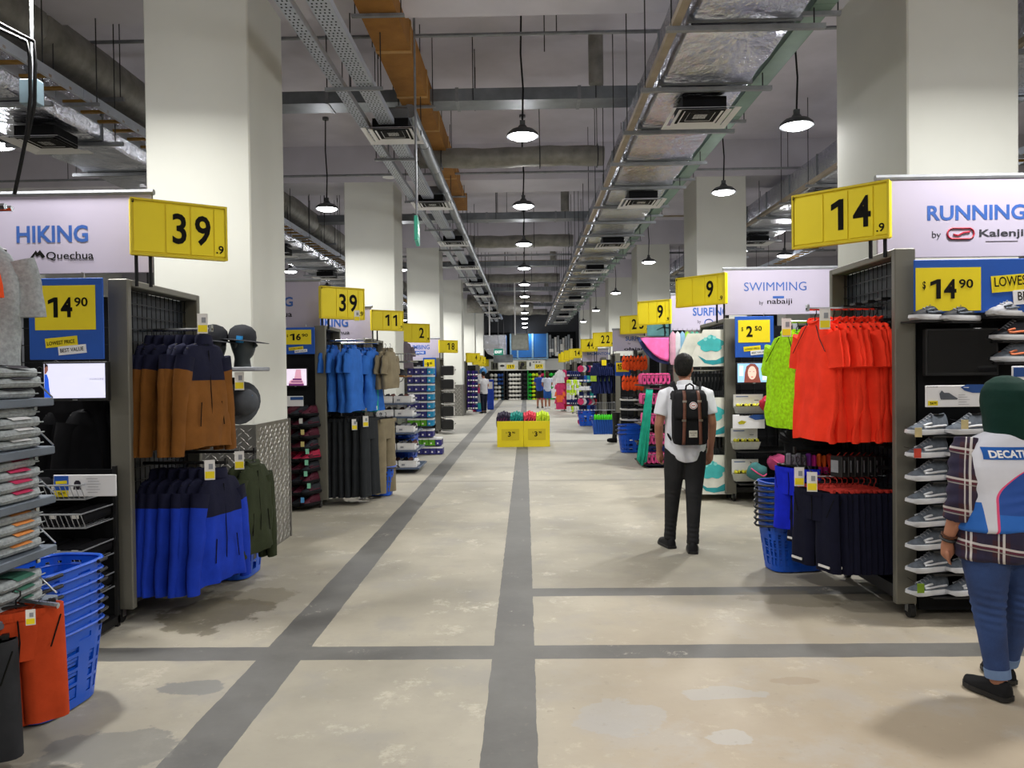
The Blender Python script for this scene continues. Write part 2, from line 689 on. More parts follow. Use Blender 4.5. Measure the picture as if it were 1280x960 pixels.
foil_duct(1.62, .8, 4.12, .45, 3.2, 42, 'silver foil air duct on a tray right of the aisle lamps', [7.3 + 3.65 * k for k in range(9)], True, .05)
foil_duct(-4.9, .9, 4.1, .4, 3.2, 42, 'silver foil air duct left of the first white column', [7.7 + 3.65 * k for k in range(9)], False, .1)
foil_duct(4.9, .9, 4.4, .42, 3.2, 42, 'silver foil air duct beyond the right columns', [9 + 3.65 * k for k in range(8)], True, 0)
# green-grey tray that runs along the right of the foil duct
m_green = M('green_grey_tray', '7f9a8c', .5, .3, (3, .1))


def tray(xc, wd, zb, ya, yb, mat, label, name='cable_tray', perf=False, rungs=False, hgt=.06, rodstep=2.44, phase=0):
    t = empty(name, (xc, ya, zb))
    tag(t, label, 'cable tray')
    L = 2.44
    n = int((yb - ya) / L)
    sec = None
    for k in range(n):
        if sec is None:
            mb = MB()
            if rungs:
                mb.box(-wd / 2, -wd / 2 + .03, 0, L - .01, 0, hgt).box(wd / 2 - .03, wd / 2, 0, L - .01, 0, hgt)
            else:
                mb.box(-wd / 2, wd / 2, 0, L - .008, 0, .006).box(-wd / 2, -wd / 2 + .006, 0, L - .008, 0, hgt).box(wd / 2 - .006, wd / 2, 0, L - .008, 0, hgt)
            sec = mb.build('tray_section', mat, t)
            if perf:
                hb = MB()
                ny = int(L / .05)
                for i in range(ny):
                    for q in range(max(2, int(wd / .035))):
                        xx = -wd / 2 + .02 + q * .035 + (.012 if i % 2 else 0)
                        if xx < wd / 2 - .015:
                            hb.add([(xx - .007, .03 + i * .05 - .011, -.001), (xx - .007, .03 + i * .05 + .011, -.001), (xx + .007, .03 + i * .05 + .011, -.001), (xx + .007, .03 + i * .05 - .011, -.001)], [(0, 1, 2, 3)])
                h = hb.build('perforations', m_hole, sec)
                h['kind'] = 'stuff'
            if rungs:
                for i in range(8):
                    MB().box(-wd / 2, wd / 2, .1 + i * .3, .14 + i * .3, .005, .03).build('rung', rungs, sec)
            br = MB().box(-wd / 2 - .08, wd / 2 + .08, .1, .13, -.03, 0).build('bracket', m_steel, t)
            hr = [rod(t, sx * (wd / 2 + .06), .115, -.02, ZC - zb) for sx in (-1, 1)]
        else:
            for q in (sec, br, *hr):
                copy_tree(q, t, (0, k * L, 0))
    return t


tray(2.2, .16, 4.22, 3.2, 42, m_green, 'green grey steel tray along the outer edge of the foil duct', perf=False)
tray(-1.5, .17, 4.34, 2.4, 42, m_tray, 'wider pale perforated cable tray left of the aisle lamps', perf=True)
tray(-1.76, .11, 4.34, 2.4, 42, m_tray, 'narrow pale perforated cable tray beside the wider one', perf=True)
m_rung = M('ochre_rung', '8a6a34', .6)
tray(-4.32, .3, 4.24, 2.4, 40, m_tray, 'pale cable ladder with ochre rungs left of the first column', name='cable_ladder', rungs=m_rung, hgt=.09)
tray(6.4, .3, 4.24, 2.4, 40, m_tray, 'pale cable ladder far to the right beyond the columns', name='cable_ladder', rungs=m_rung, hgt=.09)
# hanging black cable and junction box on the ladder
c = MB()
a, b = P(33, 52, 4.95), P(18, 243, 4.95)
c.tube([a + Vector((-.35, -.3, .13)), a, a + Vector((.02, 0, -.1)), P(38, 120, 4.95), P(34, 165, 4.95), P(26, 205, 4.95), b], .013, 6)
c.tube([a + Vector((-.3, -.3, .16)), a + Vector((.05, 0, .0)), P(44, 80, 4.97), P(43, 130, 4.97), P(34, 175, 4.97)], .012, 6)
tag(c.build('power_cable', m_cord, None, True), 'black cables looping down from the ladder at top left', 'cable')
p = P(34, 112, 4.98)
j = MB().cbox(p.x - .07, p.x + .05, p.y + .02, p.y + .1, p.z - .08, p.z + .08).build('junction_box', M('box_blue_grey', '6f8490', .5))
tag(j, 'pale blue grey junction box on the cable ladder', 'box')
MB().tube([(p.x, p.y + .06, p.z + .08), (p.x, p.y + .06, 4.3)], .01).build('conduit', m_steel, j)
# big insulated pipe top left, brown duct, transverse ducts and pipes
pp = MB()
for k in range(14):
    pp.lathe([(.24, 0), (.27, .04), (.262, 1.1), (.268, 2.2), (.24, 2.3)], 14)
pp = None
bp = empty('insulated_pipe', (-4.75, 2.5, 4.95))
tag(bp, 'thick grey insulated pipe above the cable ladder at left', 'pipe')
q = None
for k in range(16):
    if q is None:
        mb = MB()
        mb.tube([(0, y, 0) for y in (0, .03, .5, 1.2, 1.9, 2.37, 2.4)], [.235, .265, .258, .268, .26, .265, .235], 14)
        q = mb.build('pipe_section', m_ins, bp, True)
    else:
        copy_tree(q, bp, (0, 2.4 * k, 0))
    if k % 2 == 0:
        for sx in (-1, 1):
            rod(bp, sx * .29, 2.4 * k + 1.2, -.27, ZC - 4.95)
        MB().box(-.33, .33, 2.4 * k + 1.18, 2.4 * k + 1.22, -.3, -.262).build('support_bar', m_steel, bp)
bd = empty('brown_duct', (-1.3, 4.0, 4.86))
tag(bd, 'brown board clad duct above the pale cable trays', 'air duct')
q = None
for k in range(9):
    if q is None:
        mb = MB().box(-.17, .17, .01, 1.27, 0, .3)
        q = mb.build('duct_section', m_brown, bd)
        MB().box(-.18, .18, -.03, .03, -.008, .31).build('tape_band', M('brown_tape', 'b48a52', .6), q)
    else:
        copy_tree(q, bd, (0, 1.28 * k, 0))
for k in range(5):
    for sx in (-1, 1):
        rod(bd, sx * .21, .6 + 2.4 * k, -.03, ZC - 4.86)
    MB().box(-.24, .24, .58 + 2.4 * k, .62 + 2.4 * k, -.035, -.01).build('support_bar', m_steel, bd)


def diff_row():
    d = empty('air_duct', (-1.4, 8.6, 4.3))
    tag(d, 'thin silver duct carrying ceiling diffusers beside the pale cable trays', 'air duct')
    q = f = None
    for k in range(27):
        if q is None:
            q = MB().tube([(.14, .01, .22), (.14, .6, .2), (.14, 1.21, .22)], .08, 10).build('duct_section', m_galv, d, True)
        else:
            copy_tree(q, d, (0, 1.22 * k, 0))
    for k in range(9):
        if f is None:
            f = diffuser(d)
            MB().cbox(-.13, .2, -.1, .1, .12, .3, .02).build('plenum_box', m_galv, f)
            f.location = (-.06, .1, -.03)
        else:
            copy_tree(f, d, (-.06, .1 + 3.65 * k, -.03))
        for sx in (-.3, .2):
            rod(d, sx, .5 + 3.65 * k, .1, ZC - 4.3)


diff_row()
for k in range(5):
    y = 9.45 + 7.3 * k
    d = empty('cross_duct', (-1.2, y, 4.92))
    tag(d, 'flat galvanised duct running across the ceiling, %s from the camera' % ORD[k], 'air duct', 'ducts across the ceiling')
    MB().box(-3.4, 2.85, 0, .35, 0, .15).build('duct_body', m_galv, d)
    for x in (-2.6, -1.2, .4, 1.9):
        MB().box(x - .02, x + .02, -.01, .36, -.01, .16).build('duct_flange', m_steel, d)
        rod(d, x + .2, -.02, .0, ZC - 4.92)
        rod(d, x + .2, .37, .0, ZC - 4.92)
    for i in range(5):
        rod(d, random.uniform(-3, 2.6), random.uniform(-1.4, -.4), random.uniform(-.1, .35), ZC - 4.92)
    MB().tube([(2.1, -.05, .15), (2.1, -.05, ZC - 4.95)], .09, 8).build('duct_riser', m_ins, d, True)
    y = 11.45 + 7.3 * k
    d = empty('cross_pipe', (0, y, 4.78))
    tag(d, 'round insulated pipe running across the ceiling, %s from the camera' % ORD[k], 'pipe', 'pipes across the ceiling')
    mb = MB()
    mb.tube([(x, 0, .01 * math.sin(x * 3)) for x in [-1.6 + .2 * i for i in range(15)]], [.15 + .008 * math.sin(i * 2.1) for i in range(15)], 12)
    mb.build('pipe_body', m_ins, d, True)
    for x in (-1.2, .25, 1.1):
        rod(d, x, .0, .12, ZC - 4.78)
        MB().tube([(x, .17 * math.cos(a), .17 * math.sin(a)) for a in [2 * PI * i / 10 for i in range(11)]], .008, 4).build('pipe_clamp', m_rod, d)
# thin sprinkler and conduit pipes
thin = [(4.35, 5.25, .03), (7.75, 5.32, .028), (8.15, 5.15, .02), (10.4, 5.3, .03), (12.8, 4.9, .02), (15.2, 5.2, .03), (17.1, 5.0, .02), (18.4, 5.3, .03), (22.4, 5.0, .03), (25, 5.2, .03), (30.2, 5.1, .03), (34, 5.2, .03)]
for k, (y, z, r) in enumerate(thin):
    xs = (-9, 9) if k % 2 == 0 else (-6.5, 3)
    d = MB().tube([(xs[0], y, z), (xs[1], y, z)], r, 7).build('conduit_pipe', m_beige if k % 3 == 0 else m_steel)
    tag(d, 'thin pipe running crosswise under the ceiling slab, %s from the camera' % ORD[k], 'pipe', 'thin pipes under the slab')
    for x in range(int(xs[0]) + 1, int(xs[1]), 2):
        rod(d, x + .37 * ((k * 7 + x) % 3 - 1), y, z)
# exit signs and their poles
m_exit = M('exit_green', '2a8a72', .4, emit=.45)


def exit_sign(px, py0, py1, Y, rz, label, z1=None):
    a = P(px, py0, Y)
    h = a.z - P(px, py1, Y).z
    d = empty('exit_sign', a, rz)
    tag(d, label, 'sign')
    MB().cbox(-.2, .2, -.018, .018, -h, 0, .004).build('sign_panel', m_exit, d)
    letter('EXIT', d, M('exit_white', 'ffffff', emit=.9), -.15, -h * .7, h * .4, .3, y=-.02, bold=.03)
    MB().tube([(0, 0, 0), (0, 0, ZC - a.z)], .012, 6).build('pole', m_steel, d)


exit_sign(521, 274, 304, 7.9, R(95), 'green hanging exit sign seen edge on beside the second left column')
exit_sign(623, 436, 444, 33, 0, 'small green exit sign hanging before the far silver duct')
for k, (px, py, Y) in enumerate(((612, 420, 30), (644, 419, 30))):
    a = P(px, py, Y)
    d = MB().tube([a, (a.x, a.y, ZC)], .03, 6).build('hanging_pole', m_white)
    tag(d, ('pale pole dropping from the ceiling above the far silver duct', 'pale pole dropping from the ceiling above the far grey unit')[k], 'pole')
# far ceiling machinery
a, b = P(604, 419, 38), P(640, 446, 38)
d = empty('air_duct', (a.x, 38, b.z))
tag(d, 'large silver duct elbow hanging before the blue panels', 'air duct')
W, H = b.x - a.x, a.z - b.z
MB().loft([[(0, y, H * .45), (W * .15, y, H * .15), (W * .4, y, 0), (W * .8, y, 0), (W * .8, y, H), (0, y, H)] for y in (0, 1.2)]).build('duct_body', m_foil, d)
MB().box(W * .35, W * 1.02, -.1, 1.0, -H * .25, H * .1).build('duct_outlet', m_galv, d)
for x in (.1, W * .7):
    rod(d, x, .6, H, ZC - b.z, .02)
a, b = P(639, 417, 37), P(661, 437, 37)
d = empty('air_handling_unit', (a.x, 37, b.z))
tag(d, 'square grey air unit hanging before the blue panels', 'air unit')
MB().cbox(0, b.x - a.x, 0, 1, 0, a.z - b.z, .02).build('casing', M('unit_grey', '8c8f86', .5), d)
MB().box(.06, b.x - a.x - .06, -.02, 0, .06, a.z - b.z - .06).build('access_panel', M('unit_grey2', '9a9d94', .5), d)
for x in (.1, b.x - a.x - .1):
    rod(d, x, .5, a.z - b.z, ZC - b.z, .02)
d = empty('air_duct', (-2.6, 35, 4.3))
tag(d, 'wide insulated duct crossing the ceiling near the back wall', 'air duct')
MB().tube([(0, 0, .45), (1.6, 0, .4), (2.3, .2, .3), (2.9, .4, .2)], [.42, .44, .36, .3], 12).build('duct_body', m_ins, d, True)
for x in (.4, 1.4):
    rod(d, x, 0, .8, ZC - 4.3)
# ================================================================ racks, boards and banners
def rack(s, xf, ya, yb, H, label, depth=3.0, solid=True, hooks=False):
    """a gondola that runs away from the aisle; s is the side the aisle lies on, xf its aisle face"""
    L = yb - ya
    r = empty('display_rack', (xf, ya, 0))
    tag(r, label, 'rack')

    def bx(mb, d0, d1, y0, y1, z0, z1, c=0):
        a, b = -s * d0, -s * d1
        a, b = min(a, b), max(a, b)
        return mb.cbox(a, b, y0, y1, z0, z1, c) if c else mb.box(a, b, y0, y1, z0, z1)
    for y in (0, L - .05):
        bx(MB(), 0, .13, y, y + .05, .09, H, .006).build('upright', m_frame, r)
    bx(MB(), 0, .13, .05, L - .05, H - .045, H, .006).build('top_rail', m_frame, r)
    bx(MB(), .01, .12, .05, L - .05, .12, .2).build('bottom_rail', m_black, r)
    g = MB()
    n = int((L - .1) / .065)
    for i in range(n + 1):
        y = .05 + (L - .1) * i / n
        bx(g, .095, .1, y - .003, y + .003, .2, H - .05)
    bx(MB(), .115, .125, .05, L - .05, .2, H - .05).build('backing_panel', M('backing_slate', '272e36', .5), r)
    k = int((H - .25) / .085)
    for i in range(k + 1):
        z = .2 + (H - .25) * i / k
        bx(g, .09, .096, .05, L - .05, z - .003, z + .003)
    g.build('wire_grid', m_wire, r)
    for (d, y) in ((.1, .03), (.1, L - .06)):
        c = MB().tube([(-s * d - .015, y, .05), (-s * d + .015, y, .05)], .05, 12).build('caster', m_black, r, True)
        MB().box(-s * d - .024, -s * d - .018, y - .02, y + .02, .04, .1).box(-s * d + .018, -s * d + .024, y - .02, y + .02, .04, .1).build('fork', m_chrome, c)
    bx(MB(), .13, depth, L / 2 - .015, L / 2 + .015, .12, H - .06).build('back_panel', m_dark, r)
    bx(MB(), .13, depth, .06, L - .06, .1, .16).build('base_shelf', m_black, r)
    g = MB()
    for i in range(int((depth - .2) / .16)):
        d = .2 + .16 * i
        bx(g, d, d + .006, L / 2 - .08, L / 2 - .074, .16, H - .06)
    for i in range(int((H - .3) / .12)):
        z = .25 + .12 * i
        bx(g, .13, depth, L / 2 - .086, L / 2 - .08, z, z + .006)
    g.build('side_grid', m_wire, r)
    for d in (1.05, 2.05, depth):
        if d <= depth:
            bx(MB(), d - .03, d + .03, L / 2 - .07, L / 2 - .02, .1, H - .02).build('post', m_grey, r)
    if hooks:
        hb = MB()
        for i in range(4):
            for j in range(12):
                y, z = .25 + .2 * i + .03 * (j % 2), .5 + j * .14
                bx(hb, .03, .09, y - .03, y + .06, z - .008, z + .008)
        hb.build('plastic_hooks', m_black, r)
    return r


def arm(r, s, y, z, ln, mat=None, d=.1):
    """a straight rail from the rack's aisle face towards the aisle, in the rack's own space"""
    mb = MB().tube([(-s * d, y, z), (s * ln, y, z)], .011, 8)
    mb.box(min(s * ln, s * (ln - .015)), max(s * ln, s * (ln - .015)), y - .018, y + .018, z - .015, z + .03)
    return mb.build('hanging_arm', mat or m_chrome, r)


def price_board(l, rr, text, H, label, dec='.9', tails=True):
    """l = (px, top, bottom, depth) of the left end, rr = (px, depth) of the right end"""
    A = P(l[0], l[1], l[3])
    B = P(rr[0], l[1], rr[1])
    h = A.z - P(l[0], l[2], l[3]).z
    v = Vector((B.x - A.x, B.y - A.y, 0))
    wd = v.length
    d = empty('price_board', (A.x, A.y, A.z - h), math.atan2(v.y, v.x))
    tag(d, label, 'price board')
    MB().cbox(0, wd, 0, .05, 0, h, .008).build('board', m_yellow, d)
    b = MB()
    t = .014
    b.box(0, wd, -.012, 0, 0, t).box(0, wd, -.012, 0, h - t, h).box(0, t, -.012, 0, t, h - t).box(wd - t, wd, -.012, 0, t, h - t)
    b.build('rim', m_yellow2, d)
    x = [.02, .345, .60, .85, .985]
    for i in range(4):
        MB().box(wd * x[i] + .006, wd * x[i + 1] - .006, -.006, 0, .026, h - .026).build('digit_panel', m_yellow, d)
    if text:
        hh = h * .55
        for ch, cx in zip(text, (.49, .735) if len(text) == 2 else (.7,)):
            _, _, tw, th = text_data(ch, .02)
            cw = tw * hh / th * .8
            letter(ch, d, m_ink, wd * cx - cw / 2, h * .24, hh, cw, -.008, .02)
        letter(dec, d, m_ink, wd * .875, h * .12, h * .15, None, -.008, .02)
        if tails:
            letter('$', d, m_ink, wd * .012, h * .9, h * .07, None, -.014, .04)
    if H:
        z = -(A.z - h) + H
        for px in ((.06, .2) if A.x < 0 else (.94, .8)):
            if z < -.02:
                MB().tube([(wd * px, .03, z - .04), (wd * px, .03, .0)], .012, 6).build('post', m_wire, d)
    return d


def rect(x0, y0, x1, y1, Y, name, label, cat, mat, t=.02, posts=None, pmat=None):
    """a flat upright thing facing the camera's end of the hall; returns root and a function from pixels to its own space"""
    A = P(x0, y1, Y)
    B = P(x1, y0, Y)
    d = empty(name, (A.x, Y, A.z))
    tag(d, label, cat)
    MB().cbox(0, B.x - A.x, 0, t, 0, B.z - A.z, .003).build('panel', mat, d)

    def q(px, py):
        p = P(px, py, Y)
        return p.x - A.x, p.z - A.z
    d_w, d_h = B.x - A.x, B.z - A.z
    return d, q, d_w, d_h


def wr(s, d, q, x0, y0, x1, y1, mat, bold=.0, name='lettering', y=-.002):
    a, b = q(x0, y1), q(x1, y0)
    return letter(s, d, mat, a[0], a[1], b[1] - a[1], b[0] - a[0], y, bold, name)


def flat(d, q, x0, y0, x1, y1, mat, name='print', y=-.003, rot=0):
    a, b = q(x0, y1), q(x1, y0)
    mb = MB()
    c = Vector(((a[0] + b[0]) / 2, 0, (a[1] + b[1]) / 2))
    if rot:
        mb.T = Matrix.Translation(c) @ Matrix.Rotation(rot, 4, 'Y') @ Matrix.Translation(-c)
    mb.box(a[0], b[0], y, 0, a[1], b[1])
    return mb.build(name, mat, d)


def banner(x0, y0, x1, y1, Y, H, label):
    d, q, W, h = rect(x0, y0, x1, y1, Y, 'hanging_banner', label, 'banner', m_lilac, .02)
    MB().tube([(-.01, .01, h), (W + .02, .01, h)], .022, 8).build('top_tube', m_grey, d)
    z0 = H - P(x0, y1, Y).z
    for x in (.05, W - .03):
        if z0 < h:
            MB().box(x - .02, x + .02, .025, .055, z0, h + .02).build('post', m_black, d)
    return d, q


def price_sign(x0, y0, x1, y1, Y, dollars, cents, label, wide=False):
    d, q, W, h = rect(x0, y0, x1, y1, Y, 'price_sign', label, 'sign', m_blue, .012)
    w_, h_ = x1 - x0, y1 - y0
    if not wide:
        yl, yt, yr, yb = x0 + .08 * w_, y0 + .09 * h_, x0 + .9 * w_, y0 + .64 * h_
    else:
        yl, yt, yr, yb = x0 + .008 * w_, y0 + .17 * h_, x0 + .41 * w_, y0 + .96 * h_
    flat(d, q, yl, yt, yr, yb, m_yellow, 'price_card')
    yw, yh = yr - yl, yb - yt
    wr('$', d, q, yl + .1 * yw, yt + .32 * yh, yl + .15 * yw, yt + .52 * yh, m_ink, .02, y=-.005)
    if len(dollars) == 2:
        wr(dollars, d, q, yl + .22 * yw, yt + .27 * yh, yl + .62 * yw, yt + .72 * yh, m_ink, .03, y=-.005)
    else:
        wr(dollars, d, q, yl + .25 * yw, yt + .27 * yh, yl + .45 * yw, yt + .75 * yh, m_ink, .03, y=-.005)
    cx = .66 if len(dollars) == 2 else .52
    wr(cents, d, q, yl + cx * yw, yt + .27 * yh, yl + (cx + .22) * yw, yt + .48 * yh, m_ink, .02, y=-.005)
    if not wide:
        e = flat(d, q, x0 + .22 * w_, y0 + .72 * h_, x0 + .66 * w_, y0 + .84 * h_, m_yellow, 'slogan_strip', rot=R(-5))
        f = flat(d, q, x0 + .4 * w_, y0 + .82 * h_, x0 + .78 * w_, y0 + .93 * h_, m_white, 'slogan_strip', -.004, rot=R(-5))
        for s, xa, ya_, xb, yb_ in (('LOWEST PRICE', .25, .765, .63, .815), ('BEST VALUE', .43, .85, .75, .90)):
            a, b = q(x0 + xa * w_, y0 + yb_ * h_), q(x0 + xb * w_, y0 + ya_ * h_)
            letter(s, d, m_ink, a[0], a[1] - .006, (b[1] - a[1]), b[0] - a[0], -.0055, .01, rot=R(5))
    MB().tube([(W * .75, .005, h), (W * .75, .005, h + .03), (W * .75, -.02, h + .03)], .004, 5).build('hook', m_chrome, d)
    return d, q


L1 = rack(1, -2.53, 4.86, 5.95, 2.21, 'taupe framed rack under the 39.9 board nearest the camera', 3.2)
L2 = rack(1, -2.37, 9.08, 9.85, 2.17, 'taupe framed rack of blue shirts under the farther 39.9 board', 3.0)
L3 = rack(1, -2.42, 12.1, 13.1, 2.15, 'taupe framed rack with white shoe trays under the 11 board', 3.0)
L4 = rack(1, -2.5, 15.4, 16.4, 1.95, 'rack of purple boxes under the yellow 2 board', 3.0)
L5 = rack(1, -2.25, 20.2, 21.1, 2.0, 'rack with black boxes under the 18 board', 3.0)
L6 = rack(1, -2.3, 29.6, 30.6, 2.05, 'far rack with navy goods under the yellow 4 board', 3.0)
R1 = rack(-1, 2.32, 4.86, 5.9, 2.33, 'taupe framed rack under the 14.9 board beside the vested worker', 2.6, hooks=True)
R2 = rack(-1, 2.39, 9.25, 10.55, 2.2, 'taupe framed rack with white splash printed bins', 3.0)
R3 = rack(-1, 2.42, 12.6, 13.8, 2.1, 'rack with pink towels beside the man with the backpack', 3.0)
R4 = rack(-1, 2.4, 15.7, 16.7, 2.0, 'rack of orange bundles and black sandals under the 25 board', 3.0)
R5 = rack(-1, 2.3, 19.7, 20.7, 2.05, 'rack of navy clothes above lime fins under the 22 board', 3.0)
R6 = rack(-1, 2.25, 22.6, 23.5, 2.0, 'rack of pink and white goods under the 44 board', 3.0)
R7 = rack(-1, 2.0, 26.8, 27.7, 2.0, 'rack of lime, white and navy goods under the yellow board reading fourteen', 3.0)
R8 = rack(-1, 1.95, 31, 32, 2.0, 'rack of pink clothes on the right, second before the back wall', 3.0)
R9 = rack(-1, 1.95, 36, 37, 2.0, 'rack of white shirts on the right, last before the back wall', 3.0)
L7 = rack(1, -2.1, 34.4, 35.4, 2.0, 'rack on the left behind the blue ball, last before the back wall', 3.0)

price_board((162, 246, 318, 4.9), (283, 5.25), '39', 2.21, 'yellow price board reading 39.9 over brown jackets')
price_board((400, 357, 398, 9.1), (455, 9.5), '39', 2.17, 'yellow price board reading 39.9 over blue shirts')
price_board((464, 387, 413, 12.15), (504, 12.5), '11', 2.15, 'yellow price board reading 11 over white shoe trays')
price_board((502, 404, 428, 15.45), (537, 15.8), '2', 1.95, 'yellow price board reading 2 over purple boxes')
price_board((549, 425, 441, 20.3), (572, 20.7), '18', 2.0, 'yellow price board reading 18 over black boxes')
price_board((583, 441, 453, 29.7), (600, 30.3), '4', 2.05, 'yellow price board reading 4 over far navy goods')
price_board((591, 444, 456, 31.6), (604, 32.2), '7', .001, 'yellow price board reading 7 behind the far 4 board')
price_board((596, 446, 457, 34.5), (607, 35), '2', .001, 'yellow price board reading 2 above the blue ball')
price_board((600, 449, 458, 38), (611, 38.5), '', .001, 'last yellow board of the left row, edge on, no digits')
price_board((990, 245, 312, 5.35), (1112, 4.92), '14', 2.33, 'yellow price board reading 14.9 beside the running banner')
price_board((845, 348, 385, 9.9), (907, 9.35), '9', 2.2, 'yellow price board reading 9 beside the swimming banner')
price_board((797, 377, 407, 13.0), (838, 12.6), '9', 2.1, 'yellow price board reading 9 over pink towels')
price_board((775, 395, 418, 16.1), (812, 15.7), '25', .001, 'yellow price board reading 25 over orange bundles')
price_board((741, 416, 434, 20.1), (767, 19.7), '22', .001, 'yellow price board reading 22 over navy clothes')
price_board((726, 424, 440, 23), (746, 22.6), '44', .001, 'yellow price board reading 44 over pink and white goods')
price_board((711, 436, 448, 27.2), (728, 26.8), '14', .001, 'small far yellow price board reading 14 on the right')
price_board((705, 438, 450, 29.4), (716, 29), '', .001, 'blank edged yellow board, first behind the far 14 board')
price_board((701, 440, 452, 31.4), (711, 31), '', .001, 'blank edged yellow board, second behind the far 14 board')
price_board((698, 442, 453, 36.4), (706, 36), '', .001, 'blank edged yellow board, third behind the far 14 board')

# banners
d, q = banner(-120, 240, 188, 345, 5.33, 2.21, 'lilac banner reading HIKING over the nearest left rack')
wr('HIKING', d, q, 21, 281, 110, 304, m_bluetext, .026)
wr('Quechua', d, q, 58, 314, 117, 326, m_ink, .01)
wr('YOUR MOUNTAIN', d, q, 85, 322.5, 117, 326.5, m_ink, .0, y=-.003)
a = [q(x, y) for x, y in ((38, 322), (45, 313), (47, 316), (50, 312.5), (57, 321), (53, 323), (50, 319), (46, 321), (44, 318), (41, 323))]
o = MB().poly(a).build('logo', m_ink, d)
o.location.y = -.002
d, q = banner(300, 350, 399, 412, 9.56, 2.17, 'lilac banner reading HIKING partly behind the first white column')
wr('HIKING', d, q, 312, 371, 366, 384, m_bluetext, .026)
wr('Quechua', d, q, 322, 389, 365, 398, m_ink, .01)
d, q = banner(385, 383, 464, 432, 12.62, 2.15, 'white banner reading HIKING behind the farther 39.9 board')
wr('HIKING', d, q, 394, 397, 435, 409, m_bluetext, .026)
wr('Quechua', d, q, 404, 413, 437, 419, m_ink, .01)
d, q = banner(497, 423, 549, 450, 20.66, 2.0, 'pale banner reading CLIMBING above a blue label')
wr('CLIMBING', d, q, 508, 431, 537, 437, m_bluetext, .02)
flat(d, q, 518, 438.5, 532, 443, m_blue, 'name_label')
wr('SIMOND', d, q, 520, 439.5, 530, 442, m_white, .01, y=-.006)
d, q = banner(1097, 217, 1420, 323, 5.4, 2.33, 'lilac banner reading RUNNING above the vested worker')
wr('RUNNING', d, q, 1159, 255, 1282, 276, m_bluetext, .026)
wr('by', d, q, 1165, 289, 1176, 300, M('dark_grey_ink', '3a3a40'), .0)
wr('Kalenji', d, q, 1224, 286, 1279, 299, M('dark_grey_ink'), .02)
m_red = M('logo_red', 'b8253c', .5)
a, b = q(1184, 299), q(1217, 285)
cx, cz, hw, hh = (a[0] + b[0]) / 2, (a[1] + b[1]) / 2, (b[0] - a[0]) / 2, (b[1] - a[1]) / 2
ov = [(cx + (hw - hh) * (1 if math.cos(t) > 0 else -1) + hh * math.cos(t), -.004, cz + hh * math.sin(t)) for t in [2 * PI * i / 24 + .01 for i in range(25)]]
lg = MB().tube(ov, .006, 5)
lg.tube([(cx - hw * .55, -.004, cz - hh * .1), (cx - hw * .2, -.004, cz - hh * .35), (cx + hw * .2, -.004, cz + hh * .15), (cx + hw * .7, -.004, cz + hh * .3)], .006, 5)
lg.build('logo', m_red, d)
flat(d, q, 1232, 301, 1272, 302, m_ink, 'slogan_line')
d, q = banner(905, 334, 1060, 394, 9.9, 2.2, 'lilac banner reading SWIMMING behind the lime shirts')
wr('SWIMMING', d, q, 930, 352, 1008, 364, m_bluetext, .0)
wr('by', d, q, 949, 376, 954, 382, m_ink, .0)
wr('nabaiji', d, q, 959, 373, 990, 382, m_ink, .01)
flat(d, q, 966, 370, 980, 373, m_bluetext, 'logo')
d, q = banner(839, 367, 905, 413, 13.2, 2.1, 'pale banner reading SURFING behind the 9 board')
wr('SURFING', d, q, 866, 384, 910, 395, m_bluetext, .026)
wr('by', d, q, 872, 400, 876, 405, m_ink, .0)
a = q(886, 403)
MB().tube([(a[0] + .07 * math.cos(t), -.003, a[1] + .055 * math.sin(t)) for t in [2 * PI * i / 16 for i in range(17)]], .008, 4).build('logo', m_bluetext, d)
d, q = banner(766, 411, 812, 439, 16.2, 2.0, 'grey banner reading SURFING behind the 25 board')
wr('SURFING', d, q, 782, 420, 808, 426, m_bluetext, .026)
wr('by', d, q, 785, 428, 788, 431, m_ink, .0)
wr('olaian', d, q, 780, 434, 806, 438, m_ink, .02)
d, q = banner(728, 436, 760, 452, 23.1, 2.0, 'white banner reading BADMINTON behind the 22 board')
wr('BADMINTON', d, q, 734, 440, 762, 444, m_bluetext, .02)
# posters
pd, q, W, h = rect(809, 398, 842, 428, 14.3, 'surf_poster', 'teal sea poster with a dark surfing figure behind the 9 board', 'poster', M('poster_teal', '5f9a9c', .5, 0, (3, .25)), .02)
flat(pd, q, 809, 419, 842, 428, M('poster_sea', '2f6d78', .5, 0, (6, .2)), 'print')
fg = MB()
a = q(829, 412)
fg.ell((a[0], -.004, a[1] + .12), (.035, .003, .04)).tube([(a[0], -.004, a[1] + .08), (a[0] + .05, -.004, a[1] - .06), (a[0] - .02, -.004, a[1] - .18)], [(.04, .003)] * 3, 6).tube([(a[0] - .12, -.004, a[1]), (a[0], -.004, a[1] + .05), (a[0] + .12, -.004, a[1] + .03)], [(.02, .003)] * 3, 6)
fg.build('figure', M('poster_dark', '16282c'), pd)
MB().tube([(W / 2, .03, -P(809, 428, 14.3).z + 2.1 * 0), (W / 2, .03, h)], .02, 6).build('post', m_grey, pd)
